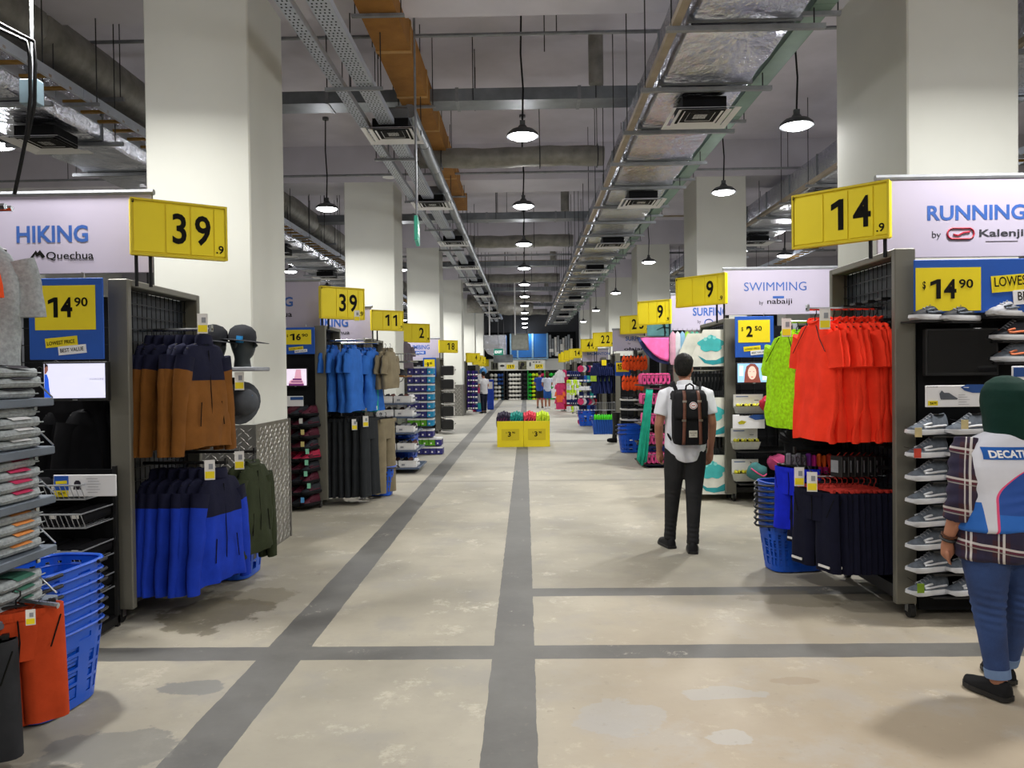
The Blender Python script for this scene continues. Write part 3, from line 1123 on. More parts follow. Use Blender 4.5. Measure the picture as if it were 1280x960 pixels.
# blue price signs
price_sign(37, 347, 128, 450, 4.72, '14', '90', 'blue sign with yellow 14.90 card left of the nearest taupe frame')
d, q = price_sign(352, 409, 393, 443, 9.02, '16', '90', 'blue sign with yellow 16.90 card beside the first column')
price_sign(919, 395, 967, 447, 9.15, '2', '50', 'blue sign with yellow 2.50 card under the swimming banner')
d, q = price_sign(1143, 322, 1345, 392, 4.78, '14', '90', 'wide blue sign with yellow 14.90 card under the running banner', True)
for s, x0, y0, x1, y1, m in (('LOWEST PRICE', 1239, 341, 1330, 363, m_yellow), ('BEST VALUE', 1266, 360, 1330, 379, m_white)):
    flat(d, q, x0, y0, x1, y1, m, 'slogan_strip', rot=R(-4), y=-.003 if m == m_yellow else -.005)
letter('LOWEST PRICE', d, m_ink, q(1243, 359)[0], q(1243, 359)[1], .06, .4, -.0056, .01, rot=R(4))
letter('BEST VALUE', d, m_ink, q(1272, 376)[0], q(1272, 376)[1], .055, .3, -.0066, .01, rot=R(4))
price_sign(529, 447, 545, 471, 20.1, '9', '90', 'small blue sign with yellow card under the climbing banner')
d, q, W, h = rect(752, 450, 758, 457, 19.6, 'price_sign', 'small yellow price sign beside the navy clothes', 'sign', m_yellow, .02)
d, q, W, h = rect(769, 452, 788, 470, 15.6, 'price_sign', 'blue sign with yellow card left of the orange bundles', 'sign', m_blue, .02)
flat(d, q, 770, 453, 786, 465, m_yellow, 'price_card')
wr('15', d, q, 772, 455, 777, 462, m_ink, .02, y=-.006)


# ---------------------------------------------------------------- screens
def screen(x0, y0, x1, y1, Y, label, col, emit):
    A, B = P(x0, y1, Y), P(x1, y0, Y)
    d = empty('tv_screen', (A.x, Y, A.z))
    tag(d, label, 'screen')
    W, h = B.x - A.x, B.z - A.z
    MB().cbox(-.012, W + .012, 0, .045, -.02, h + .012, .004).build('casing', m_black, d)
    o = MB().box(0, W, -.003, .001, 0, h).build('display', M('display_' + col, col, emit=emit) if emit else M('display_off', '060608', .15), d)
    MB().box(W * .45, W * .55, .045, .42, h * .3, h * .5).build('wall_mount', m_black, d)
    if emit:
        MB().box(W * .46, W * .54, -.002, 0, -.014, -.008).build('badge', m_chrome, d)

    def q(px, py):
        p = P(px, py, Y)
        return p.x - A.x, p.z - A.z
    return d, q, W, h


def em(n, c='808080', e=.8):
    return M(n, c, emit=e)


d, q, W, h = screen(56, 454, 131, 498, 4.74, 'glowing screen with a man in blue under the 14.90 sign', 'dcdcf4', .85)
mb = MB().poly([q(x, y) for x, y in ((56, 498), (64, 497), (62, 485), (61, 474), (59, 468), (56, 468))])
mb.build('picture_shirt', em('scr_blue', '2a5ad0'), d).location.y = -.0035
MB().poly([q(x, y) for x, y in ((56, 468), (58, 467), (60.5, 463), (60, 457), (57.5, 455), (56, 455))]).build('picture_face', em('scr_skin', '8a5a4c'), d).location.y = -.0036
MB().poly([q(x, y) for x, y in ((56, 460), (59, 458), (60.5, 459), (60, 456), (56, 454.3))]).build('picture_hair', em('scr_hair', '241a18'), d).location.y = -.0038
letter('E U N O R E', d, em('scr_ink', '4a4a58'), *q(113, 475), .012, .085, -.0036, .0)
d, q, W, h = screen(356, 461, 383, 482, 9.02, 'screen showing a sandalled foot beside the first column', 'e6d8ea', .9)
MB().poly([q(x, y) for x, y in ((361, 481), (362, 476), (368, 473), (370, 462), (376, 462), (377, 473), (380, 479), (378, 481))]).build('picture_foot', em('scr_pinkskin', 'd8a0b4'), d).location.y = -.0035
MB().poly([q(x, y) for x, y in ((361, 482), (361, 479.5), (380, 479.5), (380, 482))]).build('picture_sole', em('scr_mauve', '6c3468'), d).location.y = -.0036
for a in ((366, 473, 377, 475.5), (364, 476.5, 378, 478)):
    MB().poly([q(a[0], a[3]), q(a[2], a[3]), q(a[2], a[1]), q(a[0], a[1])]).build('picture_strap', em('scr_mauve'), d).location.y = -.0037
d, q, W, h = screen(922, 454, 963, 478, 9.1, 'screen showing a woman with long red hair in the swimming bay', '8cb8dc', .9)
MB().poly([q(x, y) for x, y in ((930, 478), (931, 466), (933, 458), (938, 454.5), (944, 455), (948, 460), (949, 470), (951, 478))]).build('picture_hair', em('scr_red', '7a4238'), d).location.y = -.0035
mb = MB()
c = q(940, 466)
mb.add([(c[0] + .05 * math.cos(t), 0, c[1] + .08 * math.sin(t)) for t in [2 * PI * i / 14 for i in range(14)]], [tuple(range(14))])
mb.build('picture_face', em('scr_face', 'e0b8a8'), d).location.y = -.0037
for x in (937.5, 942):
    c = q(x, 464.5)
    MB().box(c[0] - .008, c[0] + .008, 0, .0002, c[1] - .003, c[1] + .003).build('picture_eye', em('scr_ink'), d).location.y = -.004
c = q(940, 471)
MB().box(c[0] - .012, c[0] + .012, 0, .0002, c[1] - .006, c[1] + .004).build('picture_mouth', em('scr_mouth', 'a05858'), d).location.y = -.004
for a in ((924, 457, 929, 470), (952, 458, 961, 466), (953, 468, 961, 475)):
    MB().poly([q(a[0], a[3]), q(a[2], a[3]), q(a[2], a[1]), q(a[0], a[1])]).build('picture_window', em('scr_pale', 'd8e6f4'), d).location.y = -.0034
screen(1160, 412, 1246, 466, 4.78, 'switched off black screen above the grey running shoes', '060608', 0)
d, q, W, h = screen(449 + 85, 469, 543, 479, 20.05, 'small screen with a white mark under the climbing banner', '2440a0', .7)
d, q, W, h = screen(482, 455 - 6, 496, 472 - 6, 12.05, 'screen glowing magenta and white left of the shoe trays', 'd890d0', .9)


# ---------------------------------------------------------------- printed info cards
def card(x0, y0, x1, y1, Y, label, blue=True):
    d, q, W, h = rect(x0, y0, x1, y1, Y, 'info_card', label, 'card', m_white, .008)
    MB().tube([(W * .5, .008, h * .6), (W * .5, .5, h * .6)], .005, 5).build('holder', m_wire, d)
    return d, q


d, q = card(67, 593, 145, 621, 4.5, 'white info card with a dark jacket on the black basket tower')
flat(d, q, 68, 595, 85.5, 613, m_blue, 'print')
flat(d, q, 70, 601, 84, 605, m_yellow, 'slogan_strip', -.004, R(-3))
flat(d, q, 68, 613, 85.5, 621, m_yellow, 'price_card')
wr('14', d, q, 73, 615, 78, 619, m_ink, .02, y=-.005)
wr('90', d, q, 79, 615, 82, 617, m_ink, .01, y=-.005)
MB().poly([q(x, y) for x, y in ((93, 603), (95, 600.5), (99, 600.5), (101, 603), (102, 612), (100, 612), (99.5, 606), (99.5, 612), (94.5, 612), (94.5, 606), (94, 612), (92, 612))]).build('jacket_print', M('print_dark', '2a2630'), d).location.y = -.003
for k in range(6):
    flat(d, q, 108 + (k % 2) * 2, 598 + k * 3.4, 122 + (k * 7 % 5), 598.6 + k * 3.4, M('print_grey', '9a9aa0'), 'text_line', -.003)
d, q = card(1157, 481, 1244, 509, 4.52, 'white info card with a grey shoe under the black screen')
flat(d, q, 1160, 501, 1172, 507, m_yellow, 'price_card')
wr('14', d, q, 1162, 502.5, 1166, 506, m_ink, .02, y=-.005)
wr('90', d, q, 1167, 502.5, 1170, 504.5, m_ink, .02, y=-.005)
wr('KALENJI', d, q, 1159, 482.5, 1172, 484.5, m_ink, .0)
MB().poly([q(x, y) for x, y in ((1175, 498), (1174, 492), (1177, 488), (1180, 491), (1186, 491), (1192, 495), (1197, 498), (1196, 499.5), (1176, 499.5))]).build('shoe_print', M('print_shoe', '5c6068'), d).location.y = -.003
MB().poly([q(x, y) for x, y in ((1200, 484), (1208, 480.5), (1244, 480.5), (1244, 491), (1215, 491), (1205, 488))]).build('print', M('print_blue', '2c4f8e'), d).location.y = -.004
c = q(1207, 484.5)
MB().lathe([(.014, 0), (.014, .002)], 14).build('round_badge', m_white, d).location = (c[0], -.005, c[1])
for k in range(5):
    flat(d, q, 1198, 493 + k * 3, 1206 + k * 3 % 7, 493.6 + k * 3, M('print_grey'), 'text_line', -.003)
d, q = card(1265, 457, 1310, 498, 4.6, 'white and blue info card behind the worker in the green hijab')
flat(d, q, 1267, 459, 1310, 471, M('print_blue'), 'print')
d, q = card(357, 495, 379, 508, 8.9, 'white and blue info card beside the tread plate column')
flat(d, q, 363, 496, 379, 500, M('print_blue'), 'print')
# ================================================================ garments
def nz3(x, y, z):
    return noise.noise(Vector((x, y, z)))


def body_rings(w, L, d, seed, fold=.02, neck=.085, n=26, flare=1.06, sag=.0, slope=.07):
    lv = [(-L, w / 2 * flare, d / 2), (-L * .97, w / 2 * flare, d / 2 * 1.02)]
    for k in range(1, 8):
        t = k / 8
        lv.append((-L + t * (L - .2), w / 2 * (flare + (1 - flare) * t), d / 2 * (1 - .12 * t)))
    lv += [(-.17, w / 2 * .98, d / 2 * .85), (-slope - .04, w / 2 * .9, d / 2 * .75), (-slope, w / 2 * .82, d / 2 * .6), (-slope * .45, w / 4 + neck * .55, d * .26),
           (-.012, neck, d * .24), (.018, neck * .95, d * .24)]
    rings = []
    for z, a, b in lv:
        t = min(1, max(0, -z / L))
        r = []
        for i in range(n):
            th = 2 * PI * i / n
            c, s_ = math.cos(th), math.sin(th)
            x = a * math.copysign(abs(c) ** .8, c)
            y = b * math.copysign(abs(s_) ** .8, s_)
            f = fold * (.25 + .75 * t) * (math.sin(x * 38 + seed * 3 + nz3(z * 2, seed, 1) * 4) * .6 + nz3(x * 8, z * 6, seed + (3 if s_ > 0 else 0)) * 1.3)
            y += f * (1 if s_ > 0 else .9)
            x += .02 * t * nz3(z * 3, seed, c)
            zz = z - (.02 * nz3(x * 6, seed, 7) + sag * x) * (1 if t > .9 else 0)
            if z > -.02 and s_ < 0:
                zz -= .035 * abs(s_)
            r.append((x, y, zz))
        rings.append(r)
    return rings


def sleeve_pts(side, w, L, ang, seed, r0, r1, n=14, start=.045, flat_=.6, steps=7):
    mb = MB()
    p = Vector((side * (w / 2 - start), 0, -.105))
    a = ang
    pts, rs = [], []
    for k in range(steps + 1):
        t = k / steps
        pts.append(p.copy() + Vector((0, .012 * nz3(t * 3, seed, side), 0)))
        r = (r0 + (r1 - r0) * t) * (1 + .1 * nz3(t * 6, seed * 2.1, side))
        rs.append((r, r * flat_) if side else r)
        a2 = a * (1 - .75 * t)
        p = p + Vector((side * math.sin(a2), 0, -math.cos(a2))) * (L / steps)
    rings = []
    for q, (rx, ry), k in zip(pts, rs, range(99)):
        a2 = a * (1 - .75 * k / steps)
        u = Vector((math.cos(a2), 0, side * math.sin(a2)))
        rings.append([q + u * (rx * math.cos(2 * PI * i / n)) + Vector((0, ry * math.sin(2 * PI * i / n) * (1 + .12 * math.sin(3 * i + seed + k)), 0)) for i in range(n)])
    return rings


def hang_hook(parent, w, clips=False, mat=None, bar=True):
    mb = MB()
    if not clips:
        mb.tube([(-w * .38, 0, -.055), (-.03, 0, .0), (.03, 0, 0), (w * .38, 0, -.055)], .008, 5)
    else:
        mb.tube([(-w * .42, 0, .01), (w * .42, 0, .01)], .007, 5)
        for x in (-w * .38, w * .38):
            mb.box(x - .012, x + .012, -.012, .012, -.03, .02)
    mb.tube([(0, 0, 0), (0, 0, .035), (.016, 0, .05), (.016, 0, .07), (0, 0, .08), (-.012, 0, .072)], .0035, 5)
    return mb.build('hanger', mat or m_black, parent)


def two_part(mb, fn):
    out = []
    for want in (True, False):
        m = MB()
        idx = {}
        for f in mb.f:
            c = sum((Vector(mb.v[i]) for i in f), Vector()) / len(f)
            if bool(fn(c)) == want:
                g = []
                for i in f:
                    if i not in idx:
                        idx[i] = len(m.v)
                        m.v.append(mb.v[i])
                    g.append(idx[i])
                m.f.append(tuple(g))
                m.mi.append(0)
        out.append(m)
    return out


def make_jacket(name, mat, yoke, seed, w=.46, L=.7, d=.115, zipm=None, hood=True):
    mb = MB().loft(body_rings(w, L, d, seed, .026))
    top, low = two_part(mb, lambda c: c.z > -.235)
    o = low.build(name, mat, None, True)
    top.build('yoke', yoke, o, True)
    for sd in (-1, 1):
        sm = MB().loft(sleeve_pts(sd, w, .66, .2, seed + sd, .078, .052))
        t, l = two_part(sm, lambda c: c.z > -.2)
        q = l.build('sleeve', mat, o, True)
        t.build('sleeve_cap', yoke, q, True)
    MB().tube([(0, -d * .42, -L + .04), (0, -d * .5, -L * .6), (0, -d * .42, -.25), (0, -d * .32, -.06)], .0035, 4).build('zipper', zipm or m_ink, o)
    MB().tube([(-w * .27, -d * .53, -L + .14), (-w * .23, -d * .5, -L + .3)], .004, 4).tube([(w * .27, -d * .53, -L + .14), (w * .23, -d * .5, -L + .3)], .004, 4).build('pocket_zip', zipm or m_ink, o)
    if hood:
        cl = MB().lathe([(.08, -.02), (.082, .02), (.07, .045), (.06, .03), (.05, -.01)], 14).build('collar', yoke, o, True)
        cl.scale = (1, .42, 1)
    hang_hook(o, w)
    return o


def make_tee(name, mat, seed, w=.46, L=.72, d=.09, line=None, sl=.22, fold=.03):
    o = MB().loft(body_rings(w, L, d, seed, fold, .08)).build(name, mat, None, True)
    for sd in (-1, 1):
        MB().loft(sleeve_pts(sd, w, sl, .36, seed + sd, .09, .082, flat_=.42, steps=5)).build('sleeve', mat, o, True)
    if line:
        mb = MB()
        for sd in (-1, 1):
            mb.tube([(sd * .06, -d * .3, -.03), (sd * .13, -d * .45, -.13), (sd * .2, -d * .5, -.21)], .0035, 4)
        mb.build('raglan_seam', line, o)
    ring = [(.075 * math.cos(t), .028 * math.sin(t), .02 - (.035 * abs(math.sin(t)) if math.sin(t) < 0 else 0)) for t in [2 * PI * i / 14 for i in range(15)]]
    MB().tube(ring, .007, 5).build('neckband', mat, o)
    hang_hook(o, w)
    return o


def legs_mb(w, L, d, seed, rise=.24, hem=None, n=16, fold=.012):
    mb = MB()
    hem = hem or w * .25
    for sd in (-1, 1):
        rings = []
        for k in range(9):
            t = k / 8
            z = -L + t * L
            a = hem + (w * .26 - hem) * t
            cx = sd * (w * .245 + w * .05 * (1 - t))
            r = []
            for i in range(n):
                th = 2 * PI * i / n
                x, y = a * math.cos(th), d / 2 * (1 - .15 * t) * math.sin(th)
                y += fold * (1 - t) * (math.sin(x * 40 + seed) + nz3(x * 9, z * 6, seed))
                r.append((cx + x, y, z + (.01 * nz3(x * 9, seed, 2) if k == 0 else 0)))
            rings.append(r)
        mb.loft(rings)
    mb.loft([[(w / 2 * q * math.cos(2 * PI * i / 22), d / 2 * math.sin(2 * PI * i / 22) * .92, z) for i in range(22)] for z, q in ((-rise, .98), (-rise * .5, 1.0), (-.04, .96), (0, .94))])
    return mb


def make_shorts(name, mat, seed, w=.36, L=.44, d=.09, stripe=None, hm=None):
    o = legs_mb(w, L, d, seed, .2).build(name, mat, None, True)
    wb = MB().lathe([(1, -.035), (1.02, -.02), (1, 0)], 20).build('waistband', mat, o, True)
    wb.scale = (w * .49, d * .5, 1)
    MB().tube([(0, -d * .49, -.03), (.006, -d * .5, -.12), (.0, -d * .47, -.2)], .003, 4).tube([(-w * .46, -d * .3, -.04), (-w * .34, -d * .47, -.16)], .003, 4).tube([(w * .46, -d * .3, -.04), (w * .34, -d * .47, -.16)], .003, 4).build('seams', m_ink, o)
    if stripe:
        mb = MB()
        for sd in (-1, 1):
            for fb in (-1, 1):
                mb.box(sd * w * .245 - .05 + (.03 * sd), sd * w * .245 + .05 + .03 * sd, fb * (d * .5 + .012) - .004, fb * (d * .5 + .012) + .004, -L + .03, -L + .045)
        mb.build('reflective_strip', stripe, o)
    hang_hook(o, w, True, hm)
    return o


def make_trousers(name, mat, seed):
    o = legs_mb(.38, .95, .1, seed, .26, .1).build(name, mat, None, True)
    MB().box(-.18, .18, -.045, .045, -.04, 0).build('waistband', mat, o)
    hang_hook(o, .38, True)
    return o


def swing_tag(parent, loc, rz=0):
    o = MB().box(-.035, .035, -.002, .002, -.12, .0).build('swing_ticket', m_tagw, parent)
    MB().box(-.03, .03, -.0035, -.002, -.115, -.075).build('price_patch', m_yellow, o)
    o.location = loc
    o.rotation_euler = (0, 0, rz)
    return o


def hang_row(r, s, y, z, xs, mk, name, cat, group, where, rz, jitter=4, dz=-.082, seeds=3, end='from the aisle'):
    """things hung one behind the other along an arm; xs are distances from the rack face towards the aisle, the first is outermost"""
    base = Vector(r.location)
    for k, x in enumerate(xs):
        sd = k % seeds
        lab = '%s, %s %s%s' % (name, ORD[k], end, (', ' + where) if where else '')
        POOL.get((group, sd), lambda: mk(sd), (base.x + s * x, base.y + y + random.uniform(-.008, .008), z + dz), R(rz + random.uniform(-jitter, jitter)), lab, cat, group)


# ---- colours
c_brown, c_navy = cloth('cloth_brown', '75491a'), cloth('cloth_navy', '10122a')
c_blue, c_green = cloth('cloth_royal_blue', '1436ac'), cloth('cloth_olive', '2c331e')
c_lime = M('cloth_lime_melange', 'a6e012', .85, 0, (38, .2), (14, .35, .01))
c_red, c_dnavy = cloth('cloth_neon_red', 'ff3a20'), cloth('cloth_dark_navy', '0a0c22')
c_vblue = cloth('cloth_vivid_blue', '1426c8')
c_grey = M('cloth_grey_melange', '9aa0a2', .9, 0, (60, .16), (10, .4, .01))
c_orange = cloth('cloth_rust_orange', 'b8401a')
c_char, c_black = cloth('cloth_charcoal', '2c2d30'), cloth('cloth_black', '0c0c10')
c_tblue, c_khaki = cloth('cloth_mid_blue', '2a62b4'), cloth('cloth_khaki', '7a705a')
c_dgrey = cloth('cloth_dark_slate', '222528')
c_gold = M('zip_orange', 'c87a2a', .4)
# ---------------------------------------------------------------- nearest left rack
arm(L1, 1, .34, 1.9, .4)
arm(L1, 1, .36, .99, .48, m_black)
arm(L1, 1, .8, 1.02, .52, m_black)
hang_row(L1, 1, .34, 1.9, [.34, .26, .2, .12, .05, -.01], lambda k: make_jacket('jacket', c_brown, c_navy, 2.3 + k * 5, L=.71), 'brown jacket with navy yoke on the upper arm', 'jacket', 'brown jackets on the upper arm', '', 80, 6)
hang_row(L1, 1, .36, .99, [.42, .33, .26, .2, .13, .06, .0], lambda k: make_jacket('jacket', c_blue, c_navy, 1.1 + k * 3.7, L=.72), 'royal blue jacket with navy yoke on the lower arm', 'jacket', 'blue jackets on the lower arm', '', 80, 7)
hang_row(L1, 1, .8, 1.02, [.5, .42], lambda k: make_jacket('jacket', c_green, c_green, 5.1 + k * 3, L=.66, hood=False), 'olive green jacket beside the blue jackets', 'jacket', 'olive jackets beside the blue ones', '', 78, 3, seeds=1)


def ticket(px, py, Y, label, parent, rz=0):
    """a price ticket clipped to the end of an arm"""
    p = P(px, py, Y)
    o = MB().box(-.032, .032, -.002, .002, -.13, .0).build('price_ticket', m_tagw)
    MB().box(-.028, .028, -.004, -.002, -.12, -.075).build('price_patch', m_yellow, o)
    MB().box(-.006, .02, -.004, -.002, -.06, -.025).build('print', m_grey, o)
    MB().tube([(0, .002, -.01), (0, .3, .0)], .003, 4).build('holder', m_wire, o)
    o.location = p
    o.rotation_euler = (0, 0, rz)
    return tag(o, label, 'ticket')


ticket(253, 392, 5.0, 'white price ticket on the arm of brown jackets', None, R(20))
ticket(262, 575, 4.98, 'white price ticket on the arm of blue jackets', None, R(20))
ticket(299, 564, 5.45, 'white price ticket on the arm of olive jackets', None, R(20))
# hats on heads and hanging caps
m_head = M('dark_mannequin', '3c4446', .4)
c_cap = cloth('cloth_cap_dark', '33353a')
c_cap2 = cloth('cloth_cap_grey', '4c4f54')


def make_head():
    o = MB().loft([[(.058 * math.cos(t), .066 * math.sin(t), 0) for t in [2 * PI * i / 14 for i in range(14)]]] +
                  [[(a * math.cos(t), cy + b * math.sin(t), z) for t in [2 * PI * i / 14 for i in range(14)]] for z, a, b, cy in
                   ((.06, .05, .058, 0), (.09, .06, .075, -.012), (.13, .07, .09, -.012), (.18, .078, .098, -.005), (.22, .076, .097, 0), (.26, .06, .08, .005), (.285, .02, .03, .005))]).build('mannequin_bust', m_head, None, True)
    MB().tube([(0, -.095, .19), (0, -.118, .155), (0, -.1, .145)], [.01, .016, .01], 6).build('nose', m_head, o, True)
    MB().ell((0, -.088, .115), (.022, .012, .007)).build('lips', m_head, o, True)
    for sd in (-1, 1):
        MB().ell((sd * .08, .005, .17), (.01, .02, .032)).build('ear', m_head, o, True)
    return o


def make_cap(mat, brim=.16):
    o = MB().lathe([(.1, 0), (.102, .03), (.092, .075), (.06, .105), (.012, .118)], 18).build('brimmed_cap', mat, None, True)
    MB().loft([[((.1 + b) * math.cos(t) * 1.0, -abs(math.sin(t)) * (.1 + b * 1.5) if math.sin(t) < 0 else (.1 + b) * math.sin(t), -b * .12 + z) for t in [2 * PI * i / 20 for i in range(20)]] for b, z in ((0, .004), (brim * .5, .004), (brim * .5, 0), (0, -.002))]).build('brim', mat, o, True)
    return o


hs = P(296, 459, 5.62)
sh = MB().cbox(-.16, .24, -.18, .16, -.03, 0).build('display_shelf', m_grey)
sh.location = (hs.x - .06, 5.66, hs.z)
tag(sh, 'small grey shelf carrying two hatted display heads', 'shelf')
MB().box(-.2, -.16, -.02, .02, -.1, .1).build('shelf_bracket', m_black, sh)
for k, (dx, dy, rz) in enumerate(((-.11, -.04, 62), (.08, .02, 75))):
    hd = make_head() if k == 0 else copy_tree(hd)
    hd.location = (hs.x - .06 + dx, 5.66 + dy, hs.z)
    hd.rotation_euler = (0, 0, R(rz))
    tag(hd, ('dark display head nearer the jackets, under a brimmed cap', 'dark display head at the shelf end, under a brimmed cap')[k], 'display head')
    cp = make_cap(c_cap, .13)
    cp.location = (hs.x - .06 + dx, 5.66 + dy, hs.z + .2)
    cp.rotation_euler = (R(6), 0, R(rz + 20))
    tag(cp, ('black brimmed cap with blue tag on the head nearer the jackets', 'black brimmed cap on the head at the shelf end')[k], 'cap')
    if k == 0:
        MB().box(-.04, .04, -.23, -.2, .0, .05).build('tag', M('tag_cyan', '3a9ae0'), cp)
arm(L1, 1, .8, 1.56, .42, m_black)
for k, (px, py) in enumerate(((283, 497), (290, 503), (303, 502))):
    p = P(px, py, 5.66)
    cp = make_cap((c_cap, c_cap, c_cap2)[k], .1)
    cp.location = p
    cp.rotation_euler = (R(95), R(20), R(50))
    tag(cp, ('dark cap hanging under the hat shelf, nearest the jackets', 'dark cap hanging under the hat shelf, middle one', 'grey cap hanging under the hat shelf, outermost')[k], 'cap')
    MB().tube([(0, 0, .1), (0, .06, .1)], .006).build('strap', M('tag_cyan'), cp)
ticket(299, 465, 5.5, 'white price ticket above the hanging caps', None, R(20))
# black basket tower on the near side of the rack
m_bask = M('basket_wire', 'a8abb0', .35, .5)


def wire_tray(x0, x1, y0, y1, h, lean=.05):
    o = empty('wire_basket')
    mb = MB()
    w = x1 - x0
    for z, e in ((0, 0), (h, lean)):
        mb.tube([(x0, y0 - e, z), (x1, y0 - e, z)], .0055, 5).tube([(x0, y1, z), (x0, y0 - e, z)], .005, 5).tube([(x1, y1, z), (x1, y0 - e, z)], .005, 5)
    for i in range(int(w / .03) + 1):
        x = x0 + w * i / int(w / .03)
        mb.tube([(x, y1, 0), (x, y0, 0), (x, y0 - lean, h)], .003, 4)
    mb.build('wire_mesh', m_bask, o)
    return o


tw = empty('basket_tower', (-2.62, 4.7, 0))
tag(tw, 'black wire basket tower left of the nearest taupe frame', 'basket tower')
zrow = [P(100, y, 4.5).z for y in (586 + 34, 656, 702, 746)]
prof = wire_tray(-.5, 0, -.2, .12, .09)
for k, z in enumerate(zrow):
    b = prof if k == 0 else copy_tree(prof)
    b.parent = tw
    b.location = (0, 0, z - .02)
MB().box(-.52, -.5, .1, .13, 0, 1.02).box(0, .02, .1, .13, 0, 1.02).build('side_post', m_black, tw)
MB().box(-.5, 0, .12, .13, .05, 1.0).build('back_panel', m_dark, tw)
MB().box(-.52, .02, -.2, .13, 0.02, .07).build('base', m_black, tw)
random.seed(5)
for k, z in enumerate(zrow):
    for i in range(4):
        def mk():
            o = MB().loft([[(.052 * math.copysign(abs(math.cos(t)) ** .5, math.cos(t)), y, .045 + .04 * math.copysign(abs(math.sin(t)) ** .6, math.sin(t))) for t in [2 * PI * j / 14 for j in range(14)]] for y in (-.2, -.19, -.05, .09, .1)]).build('folded_jacket', c_black, None, True)
            MB().box(-.02, .02, -.206, -.2, .045, .075).build('label_tag', m_tagw, o)
            return o
        POOL.get('roll', mk, (-2.62 - .44 + .125 * i, 4.7 + .01, z - .01), R(random.uniform(-3, 3)),
                 'folded black jacket with white tag, %s from the frame, %s basket row from the top' % (ORD[3 - i], ORD[k]), 'jacket', 'folded jackets in the basket tower')
# dark clothes hung on the near side left of the tower, and beyond it
for k, (px, py, ln) in enumerate(((70, 462, .9), (46, 470, .8), (88, 505, .55), (112, 505, .5), (20, 480, .9), (4, 480, .9))):
    p = P(px, py, 5.0)
    POOL.get(('dark', k % 2), lambda: make_jacket('jacket', c_black, c_black, 8.8 + k, L=.7), (p.x, 5.0 + .03 * k, p.z - .02), R(20 + 12 * k), 'black jacket hanging in the dark bay behind the grey shirts, %s hung' % ORD[k], 'jacket', 'black jackets in the dark bay')
for k in range(10):
    p = P(62 + 7.5 * k, 545 + 3 * (k % 3), 5.12)
    POOL.get(('pack', k % 3), lambda: MB().cbox(-.022, .022, -.05, .05, -.07, .07, .01).build('small_pack', (M('pack_maroon', '5c1426'), M('pack_cream', 'a89c80'), m_black)[k % 3]), p, 0,
             ('maroon', 'cream', 'black')[k % 3] + ' small pack on the wires under the glowing screen, %s of the row' % ORD[k], 'pack', 'small packs under the glowing screen')


# ---------------------------------------------------------------- nearest left shelf unit with folded shirts
U0 = empty('shirt_shelf_unit', (-2.06, 2.2, 0))
tag(U0, 'grey shelf unit of folded shirts at the lower left edge', 'shelf unit')
m_shelf = M('shelf_grey', '66707c', .45, .3)
zs = [P(57, y, 3.32).z for y in (497, 557, 618, 680, 743)]
for z in zs:
    b = MB().cbox(-.5, 0, 0, 1.12, -.035, 0, .004).build('shelf', m_shelf, U0)
    b.location = (0, 0, z)
    MB().box(-.006, .001, .98, 1.0, -.05, -.035).build('ticket_clip', m_chrome, b)
    MB().tube([(-.04 - .16, 1.13, .0), (-.2, 1.14, .09), (-.12, 1.14, .1), (-.02, 1.14, .0)], .004, 5).build('end_wire', m_chrome, b)
for y in (.02, 1.06):
    MB().box(-.56, -.5, y, y + .05, 0, 2.35).build('slotted_post', m_grey, U0)
    sl = MB()
    for i in range(40):
        sl.box(-.545, -.53, y + .0505, y + .051, .1 + i * .055, .13 + i * .055)
    o = sl.build('post_slots', m_black, U0)
    o['kind'] = 'stuff'
MB().box(-.54, -.52, .05, 1.08, .1, 2.3).build('back_panel', m_dark, U0)
MB().box(-.52, -.3, .02, 1.1, .05, .14).build('base', m_shelf, U0)
MB().tube([(-.52, .8, 2.26), (0.02, .8, 2.26)], .012).tube([(-.52, 1.02, 2.3), (-.1, 1.02, 2.3)], .012).tube([(-.3, .86, .72), (.16, .86, .66)], .012).build('hanging_arm', m_chrome, U0)


def make_folded(mat, patch, seed, pm):
    mb = MB()
    rings = []
    n = 9
    for j in range(n + 1):
        y = -.15 + .3 * j / n
        e = 1 - .15 * (abs(2 * j / n - 1) ** 6)
        r = []
        for i in range(18):
            t = 2 * PI * i / 18
            c, s_ = math.cos(t), math.sin(t)
            x = .17 * math.copysign(abs(c) ** .35, c) * e
            z = .022 * math.copysign(abs(s_) ** .55, s_) * (e if c < .7 else 1.1) + .022
            z += (.007 * nz3(x * 9, y * 9, seed) + .006 * nz3(y * 14, seed, x * 4)) * (1 if s_ > 0 else .3)
            r.append((x, y, z))
        rings.append(r)
    o = mb.loft(rings).build('folded_shirt', mat, None, True)
    MB().tube([(.165, -.14, .02), (.172, 0, .022), (.165, .14, .02)], .003, 4).build('fold_edge', mat, o)
    if patch:
        MB().grid(lambda u, v: (.06 + .115 * u, -.06 + .12 * v, .0475 + .004 * math.sin(u * 3) - .035 * max(0, u - .7)), 5, 3).build('chest_print', pm, o)
    return o


